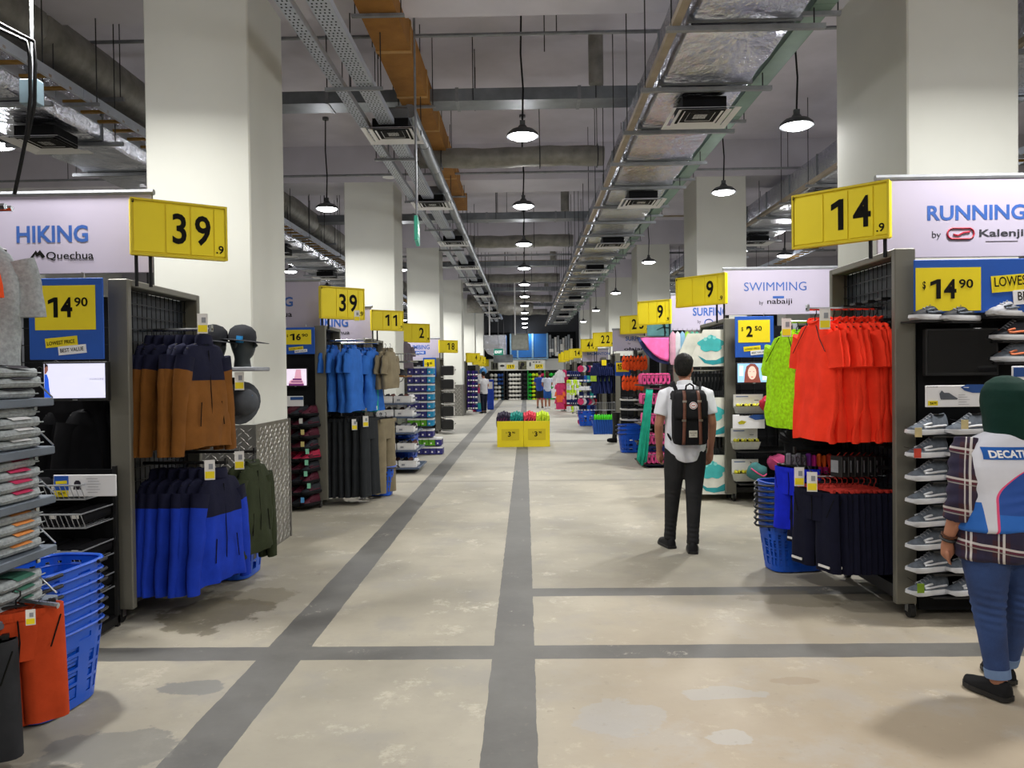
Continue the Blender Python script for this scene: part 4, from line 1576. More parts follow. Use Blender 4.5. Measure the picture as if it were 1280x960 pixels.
pms = [M('print_charcoal', '4a4a50'), M('print_white', 'd8d8d8'), M('print_raspberry', 'b83058'), M('print_orange', 'd88a4a'), M('print_green', '3a6a58')]
shelfnames = ['top', 'second', 'third', 'fourth', 'lowest']
pn = ['dark', 'white', 'raspberry', 'orange', 'green']
for k, z in enumerate(zs):
    for col, (dx, dy) in enumerate(((-.19, .93), (-.19, .55))):
        nn = (3, 4, 4, 4, 3)[k]
        for i in range(nn):
            POOL.get(('fold', k, i % 2), lambda: make_folded(c_grey, True, k * 3 + i, pms[k]), (-2.06 + dx + random.uniform(-.01, .01), 2.2 + dy + random.uniform(-.012, .012), z + .044 * i), R(random.uniform(-4, 4)),
                     'folded grey shirt, %s from the bottom of %s stack, %s shelf at left edge' % (ORD[i], ('the end', 'the inner')[col], shelfnames[k]), 'shirt', 'folded grey shirts on the left shelf')
o = make_tee('t_shirt', c_grey, 4.0, .54, .72, .26, sl=.24)
o.location = (-2.43, 3.22, 2.2)
o.rotation_euler = (0, R(3), R(24))
tag(o, 'large grey t-shirt hanging above the folded shirts at the left edge', 't-shirt')
o = make_tee('t_shirt', cloth('cloth_orange_red', 'd84a1c'), 6.0, .5, .7, .2, sl=.24)
o.location = (-2.42, 2.95, 2.26)
o.rotation_euler = (0, R(3), R(30))
tag(o, 'orange red t-shirt sleeve showing before the grey t-shirt', 't-shirt')
for k, (x, y, m, nm) in enumerate(((-2.06, 3.04, c_orange, 'rust orange shorts clipped below the shirt shelves, outermost pair'), (-2.13, 3.04, c_orange, 'rust orange shorts clipped below the shirt shelves, second pair'),
                                   (-2.2, 3.04, c_orange, 'rust orange shorts clipped below the shirt shelves, third pair'), (-2.16, 2.9, c_char, 'dark grey shorts at the bottom left corner'))):
    o = make_shorts('shorts', m, k * 2.2 + 1, .33, .46, .13) if k != 1 else copy_tree(o)
    o.location = (x, y, .63 + .012 * (2 - k) if k < 3 else .56)
    o.rotation_euler = (0, 0, R(38 - 3 * k))
    tag(o, nm, 'shorts', 'shorts below the shirt shelves')
tk = ticket(38, 762, 2.86, 'small white ticket above the rust orange shorts', None, R(20))
tk.scale = (.5, 1, .45)


# ---------------------------------------------------------------- shopping baskets
def make_basket(full=True):
    W, D, H = .25, .165, .37
    n = 44
    def ring(z):
        k = .8 + .2 * (z / H)
        out = []
        for i in range(n):
            t = 2 * PI * i / n
            c, s_ = math.cos(t), math.sin(t)
            out.append((W * k * math.copysign(abs(c) ** .55, c), D * k * math.copysign(abs(s_) ** .55, s_), z))
        return out
    zsr = [0, .02, .045, .105, .12, .175, .19, .245, .262, .29, .315, .34, .37]
    rings = [ring(z) for z in zsr]
    mb = MB()
    vs = [p for r in rings for p in r]
    fs = []
    for j in range(len(zsr) - 1):
        for i in range(n):
            hole = (j in (2, 4, 6) and i % 2 == 0) or (j == 8 and i % 4 == 0) or (j == 10 and i % 3 == 0)
            if not hole:
                k = (i + 1) % n
                fs.append((j * n + i, j * n + k, (j + 1) * n + k, (j + 1) * n + i))
    fs.append(tuple(range(n - 1, -1, -1)))
    mb.add(vs, fs)
    o = mb.build('shopping_basket', m_plastic)
    solidify(o, .004)
    rim = [Vector(p) for p in ring(H)]
    MB().tube([p * 1.0 for p in rim + rim[:1]], [(.011, .008)] * (n + 1), 6).build('rim', m_plastic, o, True)
    hp = [(-W * .5, -D - .012, H - .004), (-W * .9, -D * .9, H - .012), (-W - .035, -D * .4, H - .02), (-W - .05, 0, H - .022), (-W - .035, D * .4, H - .02), (-W * .9, D * .9, H - .012), (-W * .5, D + .012, H - .004)]
    MB().tube(hp, .009, 6).build('handle', m_black, o, True)
    MB().tube([(-x, y, z) for x, y, z in hp], .009, 6).build('handle', m_black, o, True)
    if full:
        for sx in (-1, 1):
            for sy in (-1, 1):
                MB().ell((sx * W * .55, sy * D * .55, .0), (.018, .018, .012)).build('foot', m_black, o)
    return o


def basket_stack(x, y, rz, n, where, group, step=.05, text=None):
    for k in range(n):
        lab = ('blue plastic shopping basket at the bottom of the stack ' if k == 0 else 'blue plastic shopping basket nested %s up in the stack ' % ORD[k]) + where
        o = POOL.get('basket', make_basket, (x, y, .012 + step * k), R(rz), lab, 'basket', group)
        if k == 0 and text:
            tx = letter(text, o, m_tagw, -.06, .27, .022, None, -.158, .03)
    return o


basket_stack(-2.3, 3.62, 84, 7, 'by the left shelf', 'baskets stacked by the left shelf')
basket_stack(2.1, 6.1, 8, 8, 'by the navy shorts', 'baskets stacked by the navy shorts', .045, 'DECATHLON')
basket_stack(-2.3, 6.05, 90, 1, 'below the olive jackets', 'basket below the olive jackets', .05)

# ---------------------------------------------------------------- nearest right rack
arm(R1, -1, .36, 1.985, .42)
arm(R1, -1, .84, 1.93, .42)
arm(R1, -1, .34, .855, .4)
arm(R1, -1, .3, 1.12, .3, m_black)
arm(R1, -1, .8, .98, .36, m_black)
m_seam = M('dark_seam', '4a2020')
hang_row(R1, -1, .36, 1.985, [.36, .3, .24, .19, .14, .1, .05, .0, -.04], lambda k: make_tee('t_shirt', c_red, 2 + 3 * k, .46, .8, .1, m_seam), 'neon red sport t-shirt on the upper arm', 't-shirt', 'neon red t-shirts', '', -84, 6)
hang_row(R1, -1, .84, 1.93, [.38, .32, .25, .19, .13, .07], lambda k: make_tee('t_shirt', c_lime, 7 + 3 * k, .5, .7, .12, m_ink), 'lime green melange t-shirt behind the red ones', 't-shirt', 'lime green t-shirts', '', -80, 6)
hang_row(R1, -1, .34, .855, [.37, .325, .285, .245, .21, .175, .135, .1, .06, .02, -.02], lambda k: make_shorts('shorts', c_dnavy, 2 + 3 * k, .42, .52, .08, m_tagw, M('hanger_red', 'c03a30')), 'navy running shorts with silver hem strip on the lower rail', 'shorts', 'navy shorts', '', -72, 4, dz=-.09)
hang_row(R1, -1, .66, .86, [.28, .23, .18], lambda k: make_shorts('shorts', c_dnavy, 9 + 3 * k, .4, .46, .08, m_tagw), 'navy shorts between the blue ones and the long row', 'shorts', 'navy shorts of the middle row', '', -68, 5, dz=-.09)
hang_row(R1, -1, .8, .95, [.37, .33, .29], lambda k: make_shorts('shorts', c_vblue, 12 + 3 * k, .32, .46, .08), 'vivid blue shorts beside the basket stack', 'shorts', 'vivid blue shorts', '', -62, 5, dz=-.09)
ticket(1031, 386, 4.95, 'white price ticket on the arm of red shirts', None, R(-15))
ticket(983, 398, 5.5, 'white price ticket on the arm of lime shirts', None, R(-15))
ticket(999, 584, 5.3, 'white price ticket on the arm of vivid blue shorts', None, R(-15))
ticket(1015, 590, 5.1, 'white price ticket on the arm of navy shorts', None, R(-15))
for k in range(9):
    p = P(1046 + 8.2 * k, 566, 5.12 + .02 * k)

    def mk():
        o = MB().cbox(-.05, .05, -.008, .008, -.16, -.02, .004).build('sock_pack', m_black)
        MB().box(-.04, .02, -.011, -.008, -.13, -.05).build('label', m_grey, o)
        MB().tube([(0, 0, -.02), (0, .03, .0)], .004).build('hang_loop', m_chrome, o)
        return o
    POOL.get('sock', mk, p, R(-65), 'black sock pack under the red shirts, %s from the aisle' % ORD[k], 'sock pack', 'black sock packs')
for k in range(9):
    p = P(986 + 6.2 * k, 575 + (k % 2) * 2, 5.75)
    cn = ('grey', 'grey', 'grey', 'grey', 'purple', 'magenta', 'orange', 'orange', 'red')[k]
    POOL.get('band' + cn, lambda: MB().cbox(-.02, .02, -.03, .03, -.06, .05, .008).build('arm_band', M('band_' + cn, {'grey': '74707c', 'purple': '8a3ab0', 'magenta': 'd82a9a', 'orange': 'f06a28', 'red': 'e04a3a'}[cn])), p, R(-20),
             '%s arm band on the hooks behind the blue shorts, %s of the row' % (cn, ORD[k]), 'arm band', 'arm bands behind the blue shorts')
for k in range(7):
    p = P(997 + 7 * k, 587, 5.7)
    cn = ('lime', 'lime', 'yellow', 'green', 'magenta', 'magenta', 'red')[k]
    POOL.get('band2' + cn, lambda: MB().cbox(-.02, .02, -.03, .03, -.03, .02, .008).build('wrist_band', M('band2_' + cn, {'lime': 'a8e020', 'yellow': 'd8e02a', 'green': '3ab84a', 'magenta': 'd02a88', 'red': 'd03a3a'}[cn])), p, R(-20),
             '%s wrist band on the lower hooks behind the blue shorts, %s of the row' % (cn, ORD[k]), 'wrist band', 'wrist bands behind the blue shorts')
for k in range(6):
    p = P(1000 + 6 * k, 530 - k * 2, 5.85)
    POOL.get('bagb', lambda: make_tee('vest', c_black, 3, .3, .5, .07, sl=.05), p, R(-60), 'black vest hanging below the lime shirts, %s of the row' % ORD[k], 'vest', 'black vests below the lime shirts')


def make_shoe(up, sole, mark, seed=0, laces=True):
    """toe towards -X, .28 long"""
    rings, srings = [], []
    prof = [(-.14, .012, .022, .03), (-.132, .026, .034, .046), (-.11, .038, .042, .058), (-.08, .044, .047, .066), (-.05, .045, .046, .08), (-.02, .042, .043, .1), (.01, .04, .04, .118), (.035, .04, .036, .124), (.06, .04, .035, .122), (.09, .04, .036, .128), (.115, .036, .034, .132), (.13, .024, .022, .12), (.136, .012, .01, .1)]
    for x, wb, wt, h in prof:
        r = []
        for i in range(14):
            t = PI * i / 13
            c, s_ = math.cos(t), max(0, math.sin(t))
            ww = wb + (wt * .62 - wb) * s_ ** 1.5
            r.append((x, ww * c, .028 + (h - .028) * s_ ** .75))
        rings.append(r)
    o = MB().loft(rings).build('running_shoe', up, None, True)
    for x, wb, wt, h in prof:
        k = wb * 1.1 + .003
        srings.append([(x * 1.04, -k, .036), (x * 1.06, -k * 1.03, .016), (x * 1.03, -k * .95, .004 + (.012 if x < -.12 else 0)), (x * 1.03, k * .95, .004 + (.012 if x < -.12 else 0)), (x * 1.06, k * 1.03, .016), (x * 1.04, k, .036)])
    MB().loft(srings).build('sole', sole, o, True)
    mb = MB()
    for sd in (-1, 1):
        pts = [(.1, .058), (.04, .056), (-.02, .05), (-.055, .05), (-.06, .06), (-.03, .068), (.0, .072)]
        mb.tube([(x, sd * (.041 - .25 * max(0, z - .05)), z) for x, z in pts], .007, 5)
    mb.build('side_mark', mark, o)
    q = MB().lathe([(1, 0), (.9, .004)], 14).build('opening', m_ink, o)
    q.scale = (.045, .024, 1)
    q.location = (.075, 0, .122)
    if laces:
        mb = MB()
        for i in range(5):
            x, z = -.055 + .02 * i, .076 + .012 * i
            mb.tube([(x, -.02, z - .004), (x, 0, z + .006), (x, .02, z - .004)], .004, 4)
        mb.build('laces', m_grey, o)
    return o


m_shoe, m_sole = M('shoe_grey', '5c636c', .7, 0, (40, .15)), M('shoe_sole_white', 'd4d6da', .55)
m_shoe2, m_shoe3 = M('shoe_black', '24262c', .7), M('shoe_lightgrey', '9a9aa0', .7)
zb = [P(1165, 745 - 28.7 * k, 4.72).z for k in range(8)]
cols = [P(x, 600, 4.72).x for x in (1164, 1212, 1262, 1312, 1362, 1412)]
R1s = empty('shoe_wall', (0, 4.72, 0))
tag(R1s, 'wall rack of narrow ledges holding the grey running shoes', 'shoe rack')
MB().box(2.47, 4.6, .16, .18, .05, 2.1).build('back_panel', m_dark, R1s)
for k in range(8):
    MB().box(2.47, 4.6, -.02, .16, zb[k] - .014, zb[k] - .004).build('shoe_ledge', m_black, R1s)
for c in range(6):
    for k in range(8):
        if k == 0 and c > 2:
            continue
        nm = 'grey running shoe with white mark, %s column from the taupe frame, %s row up' % (ORD[c], ORD[k])
        o = POOL.get('shoe', lambda: make_shoe(m_shoe, m_sole, m_sole), (cols[c], 4.76, zb[k]), R(14), nm, 'shoe', 'grey running shoes on the wall rack')
for (px, py, m, nm) in ((1162, 401, m_shoe2, 'dark shoe on the high ledge at the taupe frame'), (1200, 402, m_shoe2, 'dark shoe on the high ledge above the black screen'), (1258, 396, m_shoe3, 'pale grey shoe on the high ledge right of the black screen'),
                        (1262, 426, m_shoe2, 'dark shoe with red mark level with the black screen'), (1264, 453, m_shoe, 'grey shoe with orange mark right of the black screen'), (1268, 515, m_shoe3, 'pale shoe behind the hijab')):
    o = make_shoe(m, m_sole, M('mark_orange', 'c8704a') if 'mark' in nm else m_shoe)
    o.location = P(px, py, 4.8)
    o.rotation_euler = (0, 0, R(20))
    tag(o, nm, 'shoe')
    MB().box(-.12, .12, -.05, .12, -.012, 0).build('ledge', m_black, o)
for k, (px, py, c) in enumerate(((1148, 540, 'tan'), (1147, 566, 'red'), (1151, 735, 'lime'), (1206, 530, 'tan'))):
    p = P(px, py, 4.6)
    o = MB().box(-.02, .02, -.003, .003, -.03, .025).build('shoe_ticket', M('ticket_' + c, {'tan': 'c8b888', 'red': 'c84838', 'lime': '7a9a2a'}[c]))
    o.location = p
    MB().tube([(0, .003, .01), (0, .16, .02)], .002, 4).build('string', m_wire, o)
    tag(o, ('tan ticket on the top left grey running shoe', 'red ticket on the second row grey running shoe', 'lime ticket at the lowest grey running shoe', 'tan ticket on the second shoe of the top row')[k], 'ticket')

# ---------------------------------------------------------------- splash bins and swimming bay
m_teal, m_teal2 = M('splash_teal', '3fb4b4', .5), M('splash_dark_teal', '1f8f96', .5)
m_bin = M('bin_white', 'd8d8cc', .5)


def splash_bin(z0, z1, y, sloped, label):
    h = z1 - z0
    d = empty('splash_bin', (1.98, y, z0))
    tag(d, label, 'bin')
    W = .5
    out = [(0, 0), (W, 0), (W, h), (.17, h), (0.02, .1)] if sloped else [(0, 0), (W, 0), (W, h), (0, h)]
    f = MB().poly(out, .012).build('side_panel', m_bin, d)
    f = copy_tree(f, d)
    f.location.y = .9
    MB().box(0, W, .012, .9, 0, .012).build('base', m_bin, d)
    MB().box(0, .012, .012, .9, 0, .1 if sloped else h * .8).build('front_panel', m_bin, d)
    # printed bubble and swoosh
    cx, cz = .26, h * .58
    pts = []
    for i in range(40):
        t = 2 * PI * i / 40
        r = 1 + .12 * math.sin(5 * t) + .05 * math.sin(9 * t)
        pts.append((cx + .15 * r * math.cos(t), cz + h * .24 * r * math.sin(t) * (1 if math.sin(t) > 0 else .75)))
    MB().poly(pts).build('splash_print', m_teal, d).location.y = -.002
    MB().poly([(.1, h * .3), (.2, h * .17), (.32, h * .17), (.42, h * .28), (.49, h * .48), (.49, h * .22), (.4, h * .08), (.28, h * .04), (.18, h * .09)]).build('swoosh_print', m_teal2, d).location.y = -.002
    for (a, b) in ((.19, .74), (.24, .8), (.3, .78)):
        q = MB().lathe([(.022, 0), (.022, .001)], 10).build('bubble_print', M('splash_pale', '86d6d2'), d)
        q.rotation_euler = (R(90), 0, 0)
        q.location = (a, -.003, h * b)
    return d


zz = [P(885, y, 9.3).z for y in (412, 458, 497, 546, 569, 618)]
splash_bin(zz[1], zz[0], 9.3, True, 'white bin with teal splash print, topmost of three, sloping corner')
splash_bin(zz[3], zz[2], 9.3, False, 'white bin with teal splash print, middle of three, behind the man')
splash_bin(zz[5], zz[4], 9.3, False, 'white bin with teal splash print, lowest of three, near the floor')
arm(R2, -1, .2, P(885, 463, 9.4).z, .44)
for k in range(9):
    p = P(864 + 4.4 * k, 468, 9.45)

    def mk():
        o = MB().loft([[(a * math.cos(t), .012 * math.sin(t), z) for t in [2 * PI * i / 10 for i in range(10)]] for z, a in ((-.2, .03), (-.12, .06), (-.05, .05), (0, .06), (.01, .05))]).build('swim_jammers', c_dgrey, None, True)
        MB().tube([(0, 0, .01), (0, 0, .05)], .004).build('hook', m_chrome, o)
        MB().box(-.012, .012, -.016, -.012, -.1, -.03).build('label', m_tagw, o)
        return o
    POOL.get('trunks', mk, p, R(-55), 'dark swim trunks hung between the splash bins, %s from the aisle' % ORD[k], 'trunks', 'swim trunks between the splash bins')
for k in range(8):
    p = P(866 + 4.8 * k, 553, 9.4)
    POOL.get('gog', lambda: MB().cbox(-.024, .024, -.03, .03, -.07, .08, .01).build('goggle_case', m_black), p, R(-50), 'black goggle case between the lower splash bins, %s from the aisle' % ORD[k], 'case', 'goggle cases between the lower splash bins')
tb = [(841, 'cloth_pink_pale', 'e0a8c0', 'pale pink'), (847, 'cloth_white_swim', 'd8d8e0', 'white'), (853, 'cloth_sky', '8ab4d4', 'sky blue'), (859, 'cloth_lime_swim', '9ad048', 'lime'), (865, 'cloth_seagreen', '4aa890', 'sea green'), (871, 'cloth_seagreen', '4aa890', 'sea green')]
for k, (px, mn, c, cn) in enumerate(tb):
    p = P(px, 417, 10.4)
    o = MB().loft([[(a * math.cos(t), b * math.sin(t), z) for t in [2 * PI * i / 12 for i in range(12)]] for z, a, b in ((-.42, .03, .02), (-.38, .045, .03), (-.2, .045, .03), (-.04, .045, .03), (0, .03, .02), (.03, .005, .005))]).build('swim_board', cloth(mn, c), None, True)
    o.location = p
    MB().tube([(0, 0, .03), (0, 0, .07)], .004).build('hook', m_chrome, o)
    tag(o, '%s foam swim board hung above the man with the backpack, %s from the aisle' % (cn, ORD[k]), 'swim board', 'swim boards above the man')


def goggle_box(x0, y0, x1, y1, Y, label, tray_=True, dep=.3):
    A, B = P(x0, y1, Y), P(x1, y0, Y)
    W, h = B.x - A.x, B.z - A.z
    d = empty('display_box', (A.x, Y, A.z))
    tag(d, label, 'box')
    MB().box(0, W, .1, .112, h * .3, h).build('back_board', m_white, d)
    MB().add([(0.02, .0, 0), (W - .02, 0, 0), (W, -.03, h * .38), (0, -.03, h * .38), (.02, .11, 0), (W - .02, .11, 0), (W, .11, h * .38), (0, .11, h * .38)],
             [(0, 1, 2, 3), (0, 4, 5, 1), (0, 3, 7, 4), (1, 5, 6, 2), (4, 7, 6, 5)]).build('tray', M('box_grey', 'a8a8a0'), d)
    if tray_:
        for i in range(7):
            x = W * (.09 + .137 * i)
            MB().ell((x, .035, h * .42), (W * .075, .05, h * .11), 8, 5).build('goggles', M('goggle_yellow', 'c8c014' if i % 2 else 'c8c014', .4, nz=(20, .3)), d)
            if i % 2:
                MB().box(x - W * .03, x + W * .03, -.025, -.015, h * .4, h * .5).build('strap', m_ink, d)
    MB().box(W * .08, W * .5, .098, .1, h * .86, h * .9).build('print_line', m_bluetext, d)
    MB().box(W * .7, W * .85, .098, .1, h * .66, h * .7).build('print_line', m_grey, d)
    return d


goggle_box(920, 493, 957, 517, 9.05, 'white display box of yellow goggles, topmost, under the swimming screen')
goggle_box(917, 536, 950, 562, 9.05, 'white display box of yellow goggles, middle, under the swimming screen')
goggle_box(918, 575, 951, 602, 9.05, 'white display box of yellow goggles, lowest, beside the basket stack')
d, q = card(916, 518, 956, 536, 9.0, 'white info card with a blue corner between the goggle boxes')
MB().poly([q(x, y) for x, y in ((935, 521), (942, 518.3), (955.5, 518.3), (955.5, 524), (944, 525))]).build('print', M('print_blue'), d).location.y = -.004
MB().poly([q(x, y) for x, y in ((922, 528), (927, 525.5), (933, 527), (930, 530), (924, 530.5))]).build('goggle_print', M('goggle_yellow'), d).location.y = -.004
sw = empty('swim_shelves', (P(905, 500, 9.3).x, 9.3, 0))
tag(sw, 'dark wire shelves under the swimming banner', 'shelf')
for y in (517, 563, 603):
    MB().box(.1, 1.4, -.3, .3, P(930, y, 9.1).z - .02, P(930, y, 9.1).z - .005).build('shelf', m_black, sw)
for x in (.12, .75, 1.38):
    MB().box(x - .02, x + .02, .25, .3, 0, 2.0).build('post', m_black, sw)
for k, (px, py, c, nm) in enumerate(((968, 520, '5a5e66', 'grey mesh bag with pink trim on the swim shelf'), (962, 505, 'b02838', 'red pouch on the swim shelf behind the lime shirts'), (946, 590, '3a6a6a', 'teal wrapped bundle beside the basket stack'), (972, 578, 'a8406a', 'tangled pink net bag behind the basket stack'))):
    p = P(px, py, 8.9)
    mb = MB().ell((0, 0, 0), (.12, .08, .1), 14, 9)
    mb.v = [(x + .02 * nz3(x * 20, y * 20, z * 20 + k), y, z + .03 * nz3(x * 14, z * 14, k)) for x, y, z in mb.v]
    o = mb.build('pouch', cloth('pouch_%d' % k, c), None, True)
    o.location = p
    MB().tube([(-.08, -.05, .05), (-.02, -.09, .0), (.05, -.08, -.04), (.1, -.04, -.02)], .008).build('strap', M('strap_pink', 'c84a78'), o)
    MB().tube([(0, 0, .05), (0, .5, .12)], .006, 4).build('hang_loop', m_wire, o)
    tag(o, nm, 'pouch')


# ---------------------------------------------------------------- folded-goods trays (pink), towels
def towel(pts0, pts1, Y0, Y1, mat, label, fold=.02, name='hanging_towel', t=.012):
    """cloth between an upper and a lower pixel polyline"""
    n = 14
    def along(pts, u):
        u *= len(pts) - 1
        i = min(int(u), len(pts) - 2)
        f = u - i
        return pts[i][0] * (1 - f) + pts[i + 1][0] * f, pts[i][1] * (1 - f) + pts[i + 1][1] * f
    def fn(u, v):
        a, b = along(pts0, u), along(pts1, u)
        Y = Y0 + (Y1 - Y0) * u
        pa, pb = P(a[0], a[1], Y), P(b[0], b[1], Y)
        p = pa.lerp(pb, v)
        p.y += fold * math.sin(u * 18 + v * 1.5) * v
        return p
    o = MB().grid(fn, n, 10).build(name, mat, None, True)
    solidify(o, t)
    a, b = P(*pts0[0], Y0), P(*pts0[-1], Y1)
    MB().tube([a, b, (2.75, b.y + .25, b.z)], .012, 5).build('hanging_rod', m_chrome, o)
    return tag(o, label, 'towel')


c_pink, c_teal = cloth('cloth_pink', 'e86aa8'), cloth('cloth_jade', '1f9a80')
towel([(796, 421), (836, 421)], [(797, 424), (803, 436), (812, 447), (823, 453), (836, 456)], 12.45, 12.7, cloth('cloth_slate_blue', '3a4a78'), 'slate blue towel hanging behind the pink towel')
towel([(800, 421), (836, 421)], [(801, 423), (808, 433), (817, 443), (826, 449), (836, 452)], 12.4, 12.65, c_pink, 'pink towel hanging in a curve from the rack top')
towel([(808, 486), (816, 486)], [(796, 574), (802, 582), (809, 576)], 12.3, 12.35, c_teal, 'long jade green towel reaching almost to the floor')
for k, py in enumerate((481, 506, 531, 556, 580)):
    A, B = P(803, py - 2, 12.5), P(838, py, 12.5)
    W = B.x - A.x
    d = empty('wire_tray', (A.x, 12.5, B.z))
    tag(d, 'wire tray of pink packs on the towel rack, %s from the top' % ORD[k], 'tray')
    MB().box(0, W, 0, .9, -.02, 0).build('base', m_black, d)
    mb = MB()
    for i in range(8):
        mb.tube([(W * i / 7, 0, 0), (W * i / 7, -.05, .16)], .004, 4)
    mb.tube([(0, -.05, .16), (W, -.05, .16)], .006, 4)
    mb.build('wire_front', m_wire, d)
    MB().tube([(W * .5, .3, -.01), (2.62 - A.x, .3, -.01)], .012, 5).build('support_arm', m_wire, d)
    for i in range(6):
        x = W * (.08 + .167 * i)
        lab = 'folded pink swim towel, %s from the aisle in the %s tray' % (ORD[i], ORD[k])

        def mk():
            o = MB().loft([[(.038 * math.copysign(abs(math.cos(t)) ** .6, math.cos(t)), y, .1 + .09 * math.copysign(abs(math.sin(t)) ** .6, math.sin(t))) for t in [2 * PI * j / 12 for j in range(12)]] for y in (0, .02, .3, .32)]).build('folded_towel', cloth('cloth_hot_pink', 'e0508e', (12, .25)), None, True)
            MB().box(-.012, .012, -.004, 0, .06, .11).build('band', M('dark_purple', '3a1030'), o)
            return o
        POOL.get('ptowel', mk, (A.x + x, 12.5, B.z), R(random.uniform(-6, 6)), lab, 'towel', 'folded pink towels in the wire trays')
basket_stack(P(820, 585, 12.75).x, 12.85, 0, 2, 'under the pink trays', 'baskets under the pink trays', .05)
# orange bundles, sandal shelves
for row, (y0, n) in enumerate(((446, 7), (471, 6))):
    for i in range(n):
        p = P(780 + 4.4 * i, y0 + (i % 2), 15.3)

        def mk():
            o = MB().loft([[(a * math.cos(t), a * .7 * math.sin(t), z) for t in [2 * PI * j / 8 for j in range(8)]] for z, a in ((-.26, .03), (-.2, .055), (-.05, .05), (0, .03), (.03, .01))]).build('rolled_vest', cloth('cloth_orange', 'f0501e', (16, .2)), None, True)
            MB().tube([(-.03, -.04, -.1), (.03, -.04, -.06)], .008, 4).build('strap', m_black, o)
            MB().tube([(0, 0, .02), (0, 0, .06)], .004).build('hook', m_chrome, o)
            return o
        POOL.get('ovest', mk, p, R(-40), 'orange rolled vest, %s from the aisle in the %s row' % (ORD[i], ('upper', 'lower')[row]), 'vest', 'orange vests beside the towels')
sd_ = empty('sandal_shelves', (P(778, 500, 15.2).x, 15.2, 0))
tag(sd_, 'stack of curved sandal shelves with pale edges above blue baskets', 'shelf')
zsd = [P(790, y, 15.2).z for y in (499, 511, 524, 537, 547, 558)]
for k, z in enumerate(zsd):
    b = MB().loft([[(.3 + .32 * math.cos(t) * s_, .25 + .3 * math.sin(t) * s_, zz_) for t in [2 * PI * i / 18 for i in range(18)]] for zz_, s_ in ((-.035, .9), (-.03, 1.0), (-.0, 1.02))]).build('shelf', m_tagw, sd_, True)
    b.location = (0, 0, z)
MB().tube([(.3, .25, 0.0), (.3, .25, 2.0)], .04, 8).build('post', m_black, sd_)
for k, z in enumerate(zsd):
    for i in range(5):
        a = R(200 + 34 * i)

        def mk():
            o = MB().loft([[(x, .045 * w_ * math.cos(t), .018 + .016 * math.sin(t)) for t in [2 * PI * j / 8 for j in range(8)]] for x, w_ in ((-.12, .3), (-.1, .9), (-.02, .8), (.06, .85), (.12, .6), (.13, .2))]).build('sandal', M('sandal_black', '1c1c24'), None, True)
            MB().tube([(-.04, -.04, .03), (-.05, 0, .075), (-.04, .04, .03)], .011, 5).build('strap', m_dark, o)
            return o
        POOL.get('sandal', mk, (sd_.location.x + .3 + .19 * math.cos(a), 15.45 + .19 * math.sin(a), z), a, 'black sandal, %s round the %s curved shelf from the top' % (ORD[i], ORD[k]), 'sandal', 'sandals on the curved shelves')
basket_stack(P(786, 566, 15.2).x + .02, 15.0, 5, 3, 'under the sandal shelves', 'baskets under the sandal shelves', .08)
# dark folded pushchair leg shape at the rack foot
p = P(768, 558, 17)
o = MB().tube([p + Vector((.05, 0, .75)), p + Vector((.03, 0, .4)), p + Vector((0, 0, .18))], [.1, .06, .05], 8).build('boot_display_leg', m_black, None, True)
MB().loft([[(p.x + x, p.y + w_ * math.cos(t), .06 + hh * math.sin(t) * .9) for t in [2 * PI * j / 8 for j in range(8)]] for x, w_, hh in ((-.16, .03, .03), (-.12, .05, .05), (-.02, .05, .06), (.06, .05, .06))]).build('boot', m_dark, o, True)
tag(o, 'dark display leg with a brown boot at the foot of the orange rack', 'display leg')
# ---------------------------------------------------------------- navy clothes, lime fins
for i in range(9):
    p = P(744 + 2.6 * i, 458, 19.6 + .05 * i)

    def mk():
        o = make_tee('t_shirt', cloth('cloth_navy_blue', '141f4c'), 3 + i, .3, .75, .07, sl=.2)
        MB().box(-.13, .13, -.06, -.045, -.44 + .12 * i, -.3 + .12 * i).build('chest_band', M('lime_print', 'a8c83a'), o)
        return o
    POOL.get(('nav', i % 2), mk, (p.x, p.y, p.z + .06), R(-62), 'navy shirt with lime band under the 22 board, %s from the aisle' % ORD[i], 't-shirt', 'navy shirts under the 22 board')
A = P(744, 513, 19.4)
d = wire_tray(0, .5, 0, .4, .2)
d.location = A
tag(d, 'grey wire basket under the navy shirts', 'wire basket')
for i in range(8):
    p = P(744 + 2.9 * i, 527, 19.4)

    def mk():
        o = MB().loft([[(a * math.cos(t), .03 * math.sin(t), z) for t in [2 * PI * j / 8 for j in range(8)]] for z, a in ((-.4, .05), (-.2, .05), (0.05, .03))]).build('swim_fin', M('fin_blue', '1c4a9a'), None, True)
        MB().ell((0, 0, .1), (.035, .04, .09), 8, 6).build('foot_pocket', M('fin_lime', '4ad02a'), o, True)
        return o
    POOL.get('fin', mk, p, R(-30), 'blue fin with lime foot pocket, %s from the aisle' % ORD[i], 'fin', 'fins under the navy shirts')
basket_stack(P(752, 541, 19.7).x, 19.75, 0, 2, 'under the lime fins', 'baskets under the lime fins', .06)


